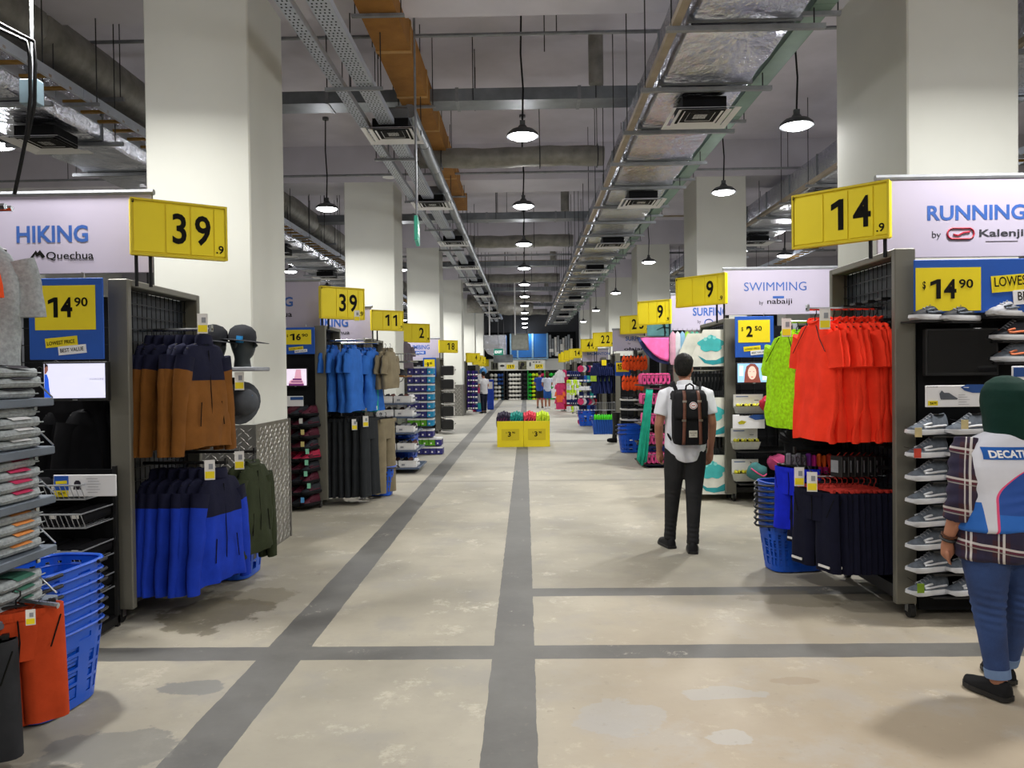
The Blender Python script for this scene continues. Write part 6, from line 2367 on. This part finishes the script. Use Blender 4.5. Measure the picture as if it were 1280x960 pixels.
def patch(W_, H_, cx, cz, name, mat, root, target, off, shape='rect', n=10):
    mb = MB()
    if shape == 'rect':
        mb.grid(lambda u, v: (cx + (u - .5) * W_, 0, cz + (v - .5) * H_), n, 4)
    else:
        pts = [(cx, 0, cz)] + [(cx + W_ / 2 * math.cos(t), 0, cz + H_ / 2 * math.sin(t)) for t in [2 * PI * i / 20 for i in range(20)]]
        mb.add(pts, [(0, i + 1, (i + 1) % 20 + 1) for i in range(20)])
    o = mb.build(name, mat, root)
    drape(o, target, (0, 1, 0), off)
    return o


def draped_text(s, root, mat, x, z, h, w_, target, off, rot=0, bold=.02):
    o = letter(s, root, mat, x, z, h, w_, 0, bold, rot=rot)
    drape(o, target, (0, 1, 0), off)
    return o


# figures are built facing away from the camera (towards +Y); their heads face +Y through a half turn of yaw
def man_with_backpack():
    r = empty('person', (1.40, 6.78, 0))
    tag(r, 'man seen from behind in white shirt with black backpack, standing in the aisle', 'person')
    # joints: left on the picture's left (-X)
    lf, rf = Vector((-.125, .1, .085)), Vector((.035, -.11, .085))
    lk, rk = Vector((-.105, .06, .48)), Vector((.06, -.05, .48))
    lh, rh = Vector((-.085, .0, .87)), Vector((.085, -.0, .87))
    sl, sr = Vector((-.172, .0, 1.365)), Vector((.188, .0, 1.365))
    el, er = Vector((-.235, -.02, 1.1)), Vector((.235, -.01, 1.11))
    wl, wr_ = Vector((-.215, .08, .87)), Vector((.235, .07, .86))
    b = MB()
    zrings(b, [(.82, 0, 0, .12, .09), (.88, 0, 0, .16, .11), (1.0, 0, 0, .145, .1), (1.12, 0, 0, .145, .1), (1.28, 0, 0, .165, .105), (1.38, 0, 0, .165, .09), (1.43, .0, 0, .1, .07), (1.46, 0, 0, .055, .055)])
    limb(b, [(0, .0, 1.42), (0.002, .012, 1.5)], [.056, .053])
    for a, k, f in ((lh, lk, lf), (rh, rk, rf)):
        limb(b, [a, a.lerp(k, .4), k, k.lerp(f, .35), f], [.085, .08, .056, .054, .038])
    for s_, e, w_ in ((sl, el, wl), (sr, er, wr_)):
        limb(b, [s_, s_.lerp(e, .5), e, e.lerp(w_, .35), w_], [.052, .046, .039, .038, .026])
    hand(b, wl, (0.12, .15, -1), (.4, .6, .1), (.5, .9, 0), 1.0, .5)
    hand(b, wr_, (-.1, .12, -1), (-.4, .6, .1), (-.5, .9, 0), 1.0, .5)
    Mx = head(b, Vector((.0, .03, 1.602)), .98, R(4), R(180 - 22))
    body = remesh(b, 'body', m_skin, .0065, 2, r)
    face_parts(r, Mx)
    # hair
    h = MB()
    h.T = Mx
    zrings(h, [(-.075, 0, .055, .045, .03), (-.05, 0, .05, .06, .048), (-.01, 0, .028, .078, .082), (.03, 0, .018, .083, .092), (.07, 0, .008, .083, .098), (.1, 0, .004, .072, .088), (.125, 0, .004, .046, .06), (.137, 0, .004, .018, .024)], 22)
    for v in range(len(h.v)):
        q = Vector(h.v[v])
        h.v[v] = tuple(q + Vector((nz3(q.x * 40, q.y * 40, q.z * 40), nz3(q.y * 40, q.z * 40, 3), nz3(q.z * 40, q.x * 40, 9))) * .007)
    remesh(h, 'hair', m_hair, .007, 1, r)
    # shirt
    s = MB()
    def hemz(x, back):
        return .80 + (.09 * min(1, (abs(x) / .17) ** 2))
    rows = [(.78, 0, 0, .155, .115), (.82, 0, 0, .176, .128), (.9, 0, 0, .185, .132), (1.0, 0, 0, .18, .126), (1.12, 0, 0, .176, .122), (1.25, 0, .0, .188, .125), (1.35, 0, .0, .195, .115), (1.405, 0, 0, .18, .095), (1.44, 0, 0, .12, .078), (1.46, 0, 0, .07, .064)]
    zrings(s, rows, 28)
    for sh, e in ((sl, el), (sr, er)):
        d = (e - sh)
        s.tube([sh + Vector((-.06 if sh.x > 0 else .06, 0, .025)), sh, sh + d * .35, sh + d * .66], [.058, .07, .068, .068], 14)
    shirt = remesh(s, 'shirt', cloth('shirt_white', 'e6e8ee', (4, .03)), .009, 3, r)
    for v in shirt.data.vertices:
        c = v.co
        if c.z < .95 and abs(c.x) < .2:
            k = (.95 - c.z) / .17
            c.z += k * .1 * min(1, (abs(c.x) / .18) ** 2)
        c.y += .007 * math.sin(c.x * 60 + c.z * 9) * max(0, min(1, (1.15 - c.z) * 4))
        c.y += .004 * nz3(c.x * 18, c.z * 14, 2)
    co = MB()
    co.loft([[(a * math.cos(t), .008 + bq * math.sin(t), z + .012 * math.sin(t) * -1) for t in [2 * PI * i / 20 for i in range(20)]] for a, bq, z in ((.066, .064, 1.44), (.068, .066, 1.48), (.064, .062, 1.487), (.072, .07, 1.45))], False)
    co.build('collar', cloth('shirt_white'), r, True)
    # trousers
    t = MB()
    zrings(t, [(.79, 0, 0, .12, .1), (.84, 0, 0, .165, .122), (.9, 0, 0, .172, .124), (.98, 0, 0, .16, .115)], 24)
    for a, k, f in ((lh, lk, lf), (rh, rk, rf)):
        t.tube([a + Vector((0, 0, .03)), a.lerp(k, .3), a.lerp(k, .7), k, k.lerp(f, .4), k.lerp(f, .8), f + Vector((0, .0, -.01))], [.098, .097, .08, .07, .06, .052, .055], 16)
    tr = remesh(t, 'trousers', cloth('trousers_charcoal', '29292a'), .009, 2, r)
    for v in tr.data.vertices:
        c = v.co
        k = max(0, 1 - abs(c.z - .16) / .16) + .5 * max(0, 1 - abs(c.z - .5) / .1)
        c.y += .006 * k * math.sin(c.z * 150 + c.x * 18)
    # shoes
    for f, fw, nm in ((lf, (-.2, 1, 0), 'l'), (rf, (.18, 1, 0), 'r')):
        m = MB()
        so = shoe_on(m, f, fw)
        o = m.build('shoe', M('sneaker_black', '1a1a1c', .6), r, True)
        so.build('sole', m_black, o)
        if nm == 'l':
            pass
    # backpack
    bp = MB()
    yb = -.19
    bp.loft([[(cx + rx * math.copysign(abs(math.cos(q)) ** .45, math.cos(q)), cy + ry * math.copysign(abs(math.sin(q)) ** .5, math.sin(q)), z) for q in [2 * PI * i / 28 for i in range(28)]] for z, cx, cy, rx, ry in
             ((.945, .0, yb, .1, .05), (.955, 0, yb, .135, .075), (1.0, 0, yb, .148, .085), (1.15, 0, yb, .15, .088), (1.28, 0, yb, .148, .085), (1.37, 0, yb + .01, .14, .075), (1.41, 0, yb + .02, .12, .055), (1.42, 0, yb + .02, .08, .03))])
    pack = remesh(bp, 'backpack', cloth('pack_black', '17171a'), .009, 2, r)
    fl = MB()
    fl.grid(lambda u, v: ((u - .5) * .29 * (.93 + .07 * v), 0, 1.17 + .0 * v + .235 * v), 16, 8)
    o = fl.build('top_flap', cloth('pack_flap', '1b1b1e'), r, True)
    drape(o, pack, (0, 1, 0), .008)
    solidify(o, .008)
    m_lea = M('strap_leather', '6b4030', .55, 0, (30, .12))
    for sx in (-1, 1):
        st = MB()
        st.grid(lambda u, v: (sx * (.058 + .014 * (1 - v)) + (u - .5) * .026, 0, .955 + v * .455), 2, 24)
        o = st.build('leather_strap', m_lea, r, True)
        drape(o, pack, (0, 1, 0), .018)
        solidify(o, .005)
        for zz_ in (1.16, 1.32):
            bk = patch(.036, .018, sx * (.07 if zz_ < 1.2 else .062), zz_, 'buckle', M('buckle_metal', '8a8278', .35, .9), r, pack, .024, n=3)
        sh = MB()
        sh.tube([(sx * .1, -.14, 1.4), (sx * .115, -.09, 1.465), (sx * .12, .02, 1.46), (sx * .12, .12, 1.38), (sx * .13, .14, 1.2), (sx * .165, .05, 1.05), (sx * .15, -.12, .99)], [(.01, .028)] * 6 + [(.008, .02)], 8)
        sh.build('shoulder_strap', cloth('pack_black'), r, True)
    MB().tube([(-.035, -.2, 1.405), (-.03, -.205, 1.45), (0, -.205, 1.468), (.03, -.205, 1.45), (.035, -.2, 1.405)], .008, 7).build('grab_handle', cloth('pack_black'), r, True)
    bd = patch(.066, .062, .01, 1.285, 'round_badge', m_white, r, pack, .02, 'disc')
    patch(.056, .052, .01, 1.285, 'badge_ring', M('badge_red', 'b04038'), r, pack, .0215, 'disc')
    patch(.046, .042, .01, 1.285, 'badge_centre', m_white, r, pack, .023, 'disc')
    patch(.03, .008, .01, 1.285, 'badge_bar', M('badge_red'), r, pack, .0245, n=3)
    patch(.07, .058, .008, 1.045, 'pack_label', M('label_cream', 'c8c4b8'), r, pack, .012, n=6)
    draped_text('Herschel', r, m_ink, -.02, 1.048, .012, .055, pack, .014, bold=0)
    draped_text('SUPPLY', r, m_ink, -.008, 1.03, .009, .032, pack, .014, bold=0)
    return r


man_with_backpack()


def plaid_material():
    t = NT('plaid_flannel')
    o, x, y, z = t.coords()
    def stripe(v, period, width, off=0.0):
        f = t.math('FRACT', t.math('ADD', t.math('DIVIDE', v, period), off + 50.0))
        return t.math('LESS_THAN', t.math('ABSOLUTE', t.math('SUBTRACT', f, .5)), width / period / 2)
    nx = t.math('ADD', t.math('ADD', x, t.math('MULTIPLY', y, -.7)), t.math('MULTIPLY', t.noise(o, 5, 1), .012))
    nz_ = t.math('ADD', z, t.math('MULTIPLY', t.noise(o, 5, 1), .012))
    nz_ = t.math('ADD', nz_, t.math('MULTIPLY', x, .18))
    base = lin('3a1a24')
    c = t.mix(t.math('MULTIPLY', stripe(nx, .15, .07), .75), base, lin('1c1f3a'))
    c = t.mix(t.math('MULTIPLY', stripe(nz_, .15, .07), .6), c, lin('23203c'))
    c = t.mix(t.math('MULTIPLY', stripe(nz_, .15, .02, .5), .55), c, lin('6a2030'))
    c = t.mix(t.math('MULTIPLY', stripe(nx, .15, .012, .42), .8), c, lin('d6d2ce'))
    c = t.mix(t.math('MULTIPLY', stripe(nx, .15, .007, .58), .7), c, lin('d6d2ce'))
    c = t.mix(t.math('MULTIPLY', stripe(nz_, .15, .011, .45), .75), c, lin('d6d2ce'))
    c = t.mix(t.math('MULTIPLY', stripe(nz_, .15, .006, .6), .6), c, lin('a8a49c'))
    t.put(t.b.inputs['Base Color'], c)
    t.b.inputs['Roughness'].default_value = .9
    t.bump(t.noise(o, 12, 3), .3, .01)
    return t.mat


def vest_material():
    """white staff vest with a blue sweep edged in pink at the lower right of the back"""
    t = NT('staff_vest_cloth')
    o, x, y, z = t.coords()
    # sweep edge: starts low at the left hip, rises to the right shoulder
    e = t.math('ADD', -.105, t.math('MULTIPLY', t.math('POWER', t.math('MAXIMUM', t.math('SUBTRACT', z, .99), 0.0), 2.0), 5.2))
    e = t.math('ADD', e, t.math('MULTIPLY', t.math('LESS_THAN', z, 1.0), .0))
    d = t.math('SUBTRACT', x, e)
    back = t.math('LESS_THAN', y, .02)
    inb = t.math('MULTIPLY', t.math('GREATER_THAN', d, 0.0), back)
    edge = t.math('MULTIPLY', t.math('LESS_THAN', t.math('ABSOLUTE', t.math('ADD', d, .004)), .005), back)
    low = t.math('LESS_THAN', z, t.math('ADD', .925, t.math('MULTIPLY', x, -.05)))
    blue = t.mix(low, lin('1a4a9c'), lin('1f66c0'))
    side = t.math('LESS_THAN', x, t.math('ADD', -.165, t.math('MULTIPLY', t.math('SUBTRACT', 1.0, z), .12)))
    sideb = t.math('MULTIPLY', t.math('LESS_THAN', z, .985), side)
    c = t.mix(inb, lin('d6d8e2'), blue)
    c = t.mix(edge, c, lin('e04a78'))
    c = t.mix(sideb, c, lin('1f66c0'))
    t.put(t.b.inputs['Base Color'], c)
    t.b.inputs['Roughness'].default_value = .7
    t.bump(t.noise(o, 7, 3), .35, .015)
    return t.mat


def denim_material():
    t = NT('blue_denim')
    o, x, y, z = t.coords()
    n = t.noise(o, 5, 4)
    c = t.mix(t.ramp(n, .3, .7), lin('12244c'), lin('233f74'))
    t.put(t.b.inputs['Base Color'], t.mix(t.math('MULTIPLY', t.noise(o, 160, 2), .25), c, lin('4a628e')))
    t.b.inputs['Roughness'].default_value = .85
    t.bump(t.noise(o, 14, 3), .4, .01)
    return t.mat


def vest_worker():
    r = empty('person', (2.285, 3.7, 0))
    r.scale = (1.06, 1.04, .965)
    tag(r, 'shop worker in dark green hijab and white and blue vest, at the shoe wall', 'person')
    lf, rf = Vector((-.05, -.03, .085)), Vector((.09, .16, .085))
    lk, rk = Vector((-.075, -.0, .42)), Vector((.095, .05, .42))
    lh, rh = Vector((-.095, 0, .8)), Vector((.085, .0, .8))
    sl, sr = Vector((-.175, .0, 1.245)), Vector((.205, .0, 1.245))
    el, er = Vector((-.225, -.05, .985)), Vector((.26, -.03, .985))
    wl, wr_ = Vector((-.243, .03, .775)), Vector((.25, .08, .78))
    b = MB()
    zrings(b, [(.75, 0, 0, .13, .1), (.82, 0, 0, .165, .12), (.92, 0, 0, .145, .1), (1.0, 0, 0, .14, .1), (1.15, 0, 0, .15, .11), (1.24, 0, 0, .16, .09), (1.29, 0, 0, .09, .065), (1.32, 0, 0, .052, .052)])
    limb(b, [(0, 0, 1.28), (.0, .01, 1.36)], [.052, .05])
    for a, k, f in ((lh, lk, lf), (rh, rk, rf)):
        limb(b, [a, a.lerp(k, .4), k, k.lerp(f, .35), f], [.085, .08, .056, .05, .036])
    for s_, e, w_ in ((sl, el, wl), (sr, er, wr_)):
        limb(b, [s_, s_.lerp(e, .5), e, e.lerp(w_, .35), w_], [.048, .043, .037, .035, .024])
    hand(b, wl, (.06, .12, -1), (.75, .45, .1), (.45, .9, 0), .95, .3)
    hand(b, wr_, (-.06, .12, -1), (-.75, .45, .1), (-.45, .9, 0), .95, .3)
    Mx = head(b, Vector((0.02, .03, 1.45)), .95, R(2), R(180 - 12))
    remesh(b, 'body', m_skin, .0065, 2, r)
    face_parts(r, Mx)
    h = MB()
    zrings(h, [(1.2, .0, -.0, .11, .06), (1.235, .005, -.0, .105, .07), (1.28, .012, 0, .1, .086), (1.33, .018, .0, .098, .102), (1.40, .02, .005, .104, .118), (1.46, .02, .012, .108, .126), (1.52, .02, .02, .1, .118), (1.56, .02, .025, .078, .094), (1.585, .02, .028, .046, .056), (1.594, .02, .03, .014, .02)], 26)
    hj = remesh(h, 'hijab', cloth('hijab_green', '0c2f27'), .008, 3, r)
    for v in hj.data.vertices:
        c = v.co
        k = max(0, min(1, (1.42 - c.z) * 5))
        c.y += .009 * k * math.sin(c.x * 55 + c.z * 22)
        c.x += .005 * nz3(c.z * 16, c.y * 12, 2)
        # face opening
        if c.y > .105 and 1.38 < c.z < 1.53 and abs(c.x - .02) < .07:
            c.y = .085
    # plaid shirt: hem below the vest, sleeves
    s = MB()
    zrings(s, [(.675, -.01, 0, .18, .12), (.695, -.01, 0, .212, .142), (.8, -.005, 0, .212, .145), (.9, .01, 0, .19, .135), (1.0, .01, 0, .17, .122), (1.15, .01, 0, .175, .125), (1.24, .01, 0, .165, .1), (1.28, .01, 0, .1, .07)], 26)
    for sh, e, w_ in ((sl, el, wl), (sr, er, wr_)):
        d = e - sh
        s.tube([sh + Vector((0, 0, .02)) - d * .1, sh, sh + d * .5, e, e.lerp(w_, .38)], [.05, .063, .066, .06, .054], 14)
        s.tube([e.lerp(w_, .2), e.lerp(w_, .42)], [.06, .058], 14)
    sh_ = remesh(s, 'plaid_shirt', plaid_material(), .009, 2, r)
    for v in sh_.data.vertices:
        c = v.co
        if c.x < -.15 or c.x > .18:
            c.x += .005 * math.sin(c.z * 90 + c.y * 20)
        if c.z < .85 and abs(c.x) < .24:
            c.y += .01 * math.sin(c.x * 45) * (1 if c.y < 0 else -1)
            c.z -= .05 * max(0, c.x) - .012
    # vest
    v_ = MB()
    zrings(v_, [(.845, -.01, 0, .2, .14), (.86, -.01, 0, .225, .155), (.93, -.012, 0, .215, .148), (1.02, -.015, 0, .206, .135), (1.15, -.018, 0, .216, .135), (1.22, -.018, 0, .212, .118), (1.262, -.01, 0, .185, .1), (1.3, .005, 0, .125, .088), (1.318, .012, 0, .088, .08)], 30)
    ve = remesh(v_, 'staff_vest', vest_material(), .008, 2, r)
    for v in ve.data.vertices:
        c = v.co
        k = max(0, 1 - abs(c.z - .99) / .1) * max(0, min(1, (c.x + .12) * 5))
        c.y += .008 * k * math.sin(c.z * 130 - c.x * 30) + .004 * nz3(c.x * 14, c.z * 14, 4)
        c.z += .012 * math.sin(c.x * 9) * max(0, min(1, (.95 - c.z) * 10)) - .03 * max(0, c.x) * max(0, min(1, (.95 - c.z) * 10))
    patch(.3, .058, -.005, 1.222, 'name_panel', M('vest_panel_blue', '1f5cae'), r, ve, .004, n=24)
    draped_text('DECATHLON', r, m_white, -.133, 1.2, .036, .25, ve, .0065, bold=.035, rot=R(1))
    # jeans
    t = MB()
    zrings(t, [(.72, 0.005, 0, .13, .105), (.78, .005, 0, .178, .132), (.86, .005, 0, .172, .125), (.92, .005, 0, .15, .11)], 24)
    for a, k, f in ((lh, lk, lf), (rh, rk, rf)):
        t.tube([a + Vector((0, 0, .03)), a.lerp(k, .35), a.lerp(k, .75), k, k.lerp(f, .4), k.lerp(f, .85)], [.1, .098, .078, .067, .058, .05], 16)
    je = remesh(t, 'jeans', denim_material(), .009, 2, r)
    for v in je.data.vertices:
        c = v.co
        k = max(0, 1 - abs(c.z - .45) / .14)
        c.y += .006 * k * math.sin(c.z * 160 + c.x * 25)
    for a, f in ((lk, lf), (rk, rf)):
        MB().tube([a.lerp(f, .8), a.lerp(f, .93)], [.054, .053], 16).build('turned_cuff', M('denim_pale', '6f86aa', .85), r, True)
    for f, fw in ((lf, (-.35, 1, 0)), (rf, (.1, 1, 0))):
        m = MB()
        so = shoe_on(m, f, fw, .225, .042, .075)
        o = m.build('shoe', M('canvas_black', '121214', .7), r, True)
        so.build('sole', m_black, o)
    c = wl + Vector((0, 0, .012)) - (wl - el).normalized() * .0
    d = (wl - el).normalized()
    for k, (off, m_) in enumerate(((-.01, m_black), (-.03, M('bracelet_brown', '4a2c1c')))):
        q = MB()
        u = d.cross(Vector((0, 1, 0))).normalized()
        w2 = d.cross(u)
        q.tube([wl + d * off + u * (.031 * math.cos(a)) + w2 * (.031 * math.sin(a)) for a in [2 * PI * i / 16 for i in range(17)]], .008 - .003 * k, 6)
        q.build('bracelet', m_, r, True)
    return r


vest_worker()


def distant_person(loc, rz, label, H, shirt, legs, short, hair, longhair=False, white_shoes=False):
    r = empty('person', loc, rz)
    tag(r, label, 'person')
    k = H / 1.7
    V = lambda x, y, z: Vector((x, y, z)) * k
    b, s, t, hr = MB(), MB(), MB(), MB()
    zrings(b, [(z * k, 0, 0, rx * k, ry * k) for z, rx, ry in ((.82, .12, .09), (.88, .16, .11), (1.0, .14, .1), (1.28, .16, .105), (1.38, .16, .09), (1.43, .09, .065), (1.46, .052, .052))], 14)
    limb(b, [V(0, 0, 1.42), V(0, .01, 1.5)], [.055 * k, .052 * k], 8)
    for sd in (-1, 1):
        h_, kn, f = V(sd * .085, 0, .87), V(sd * .09, .02 * sd, .48), V(sd * .1, .05 * sd, .085)
        limb(b, [h_, kn, kn.lerp(f, .35), f], [.085 * k, .058 * k, .056 * k, .038 * k], 8)
        end = .6 if short else 1.9
        pts = [h_ + V(0, 0, .03), h_.lerp(kn, .5), kn] if short else [h_ + V(0, 0, .03), kn, f + V(0, 0, .03)]
        t.tube(pts, [.1 * k, .1 * k, .09 * k] if short else [.1 * k, .075 * k, .06 * k], 10)
        sh, e, w_ = V(sd * .18, 0, 1.38), V(sd * .24, .02, 1.12), V(sd * .16, .2, 1.05)
        limb(b, [sh, e, w_], [.05 * k, .04 * k, .028 * k], 8)
        hand(b, w_, (-.4 * sd, 1, 0), (-.6 * sd, 0, .2), (0, .2, 1), k, .4)
        s.tube([sh + V(0, 0, .03), sh, sh.lerp(e, .6)], [.05 * k, .07 * k, .072 * k], 10)
        m = MB()
        so = shoe_on(m, f, (0, 1, 0), .26 * k, .047 * k, .08 * k)
        o = m.build('shoe', m_white if white_shoes else m_black, r, True)
        so.build('sole', m_tagw, o)
    Mx = head(b, V(0, .02, 1.6), k, 0, R(180))
    remesh(b, 'body', m_skin, .012, 1, r)
    face_parts(r, Mx)
    zrings(s, [(z * k, 0, 0, rx * k, ry * k) for z, rx, ry in ((.8, .15, .12), (.83, .185, .13), (1.0, .175, .125), (1.28, .185, .12), (1.38, .18, .1), (1.44, .09, .07))], 16)
    remesh(s, 'shirt', shirt, .014, 2, r)
    zrings(t, [(z * k, 0, 0, rx * k, ry * k) for z, rx, ry in ((.78, .13, .1), (.84, .17, .12), (.95, .165, .115))], 14)
    remesh(t, 'shorts' if short else 'trousers', legs, .014, 1, r)
    hr.T = Mx
    zrings(hr, [(-.05, 0, .05, .06, .048), (-.01, 0, .028, .078, .082), (.03, 0, .018, .083, .092), (.07, 0, .008, .083, .098), (.1, 0, .004, .072, .088), (.13, 0, .004, .03, .04)] if not longhair else
           [(-.2, 0, .07, .06, .03), (-.1, 0, .06, .08, .05), (-.01, 0, .028, .082, .085), (.07, 0, .008, .085, .1), (.1, 0, .004, .072, .088), (.13, 0, .004, .03, .04)], 14)
    remesh(hr, 'hair', hair, .012, 1, r)
    return r


p = P(675, 511, 33.6)
distant_person((p.x, 33.6, 0), R(-10), 'far person in blue vest and dark shorts before the green balls', 1.62, cloth('vest_blue_far', '2a4a9c'), cloth('shorts_olive', '2c2a24'), True, m_hair)
p = P(684.5, 511, 33.3)
distant_person((p.x, 33.3, 0), R(15), 'far person in pale top and blue shorts beside the one in blue', 1.6, cloth('top_pale', 'c8d0e0'), cloth('shorts_blue_far', '2a5aa8'), True, M('hair_brown', '3a2418'), True, True)
p = P(605, 515, 29.9)
distant_person((p.x, 29.9, 0), R(40), 'far shopper in white top and dark trousers under the blue ball', 1.62, cloth('top_white_far', 'd8d8dc'), cloth('trousers_far', '1c2030'), False, m_hair)
# displays of clothes standing far right
for k, (px, Y, a, b_) in enumerate(((697, 33, 'd8d8dc', 'white'), (705, 31.5, 'e86a4a', 'coral'))):
    p = P(px, 470, Y)
    o = make_tee('t_shirt', cloth('far_top_' + a, a), 3 + k, .34, .5, .16)
    o.location = (p.x, Y, 1.5)
    o.rotation_euler = (0, 0, R(-30))
    st = MB().tube([(0, 0, -1.5), (0, 0, -.1)], .02, 6).build('stand', m_black, o)
    MB().lathe([(.15, 0), (.15, .02)], 12, (0, 0, -1.5)).build('stand_base', m_black, o)
    tag(o, '%s top on a stand before the far right racks' % b_, 't-shirt')
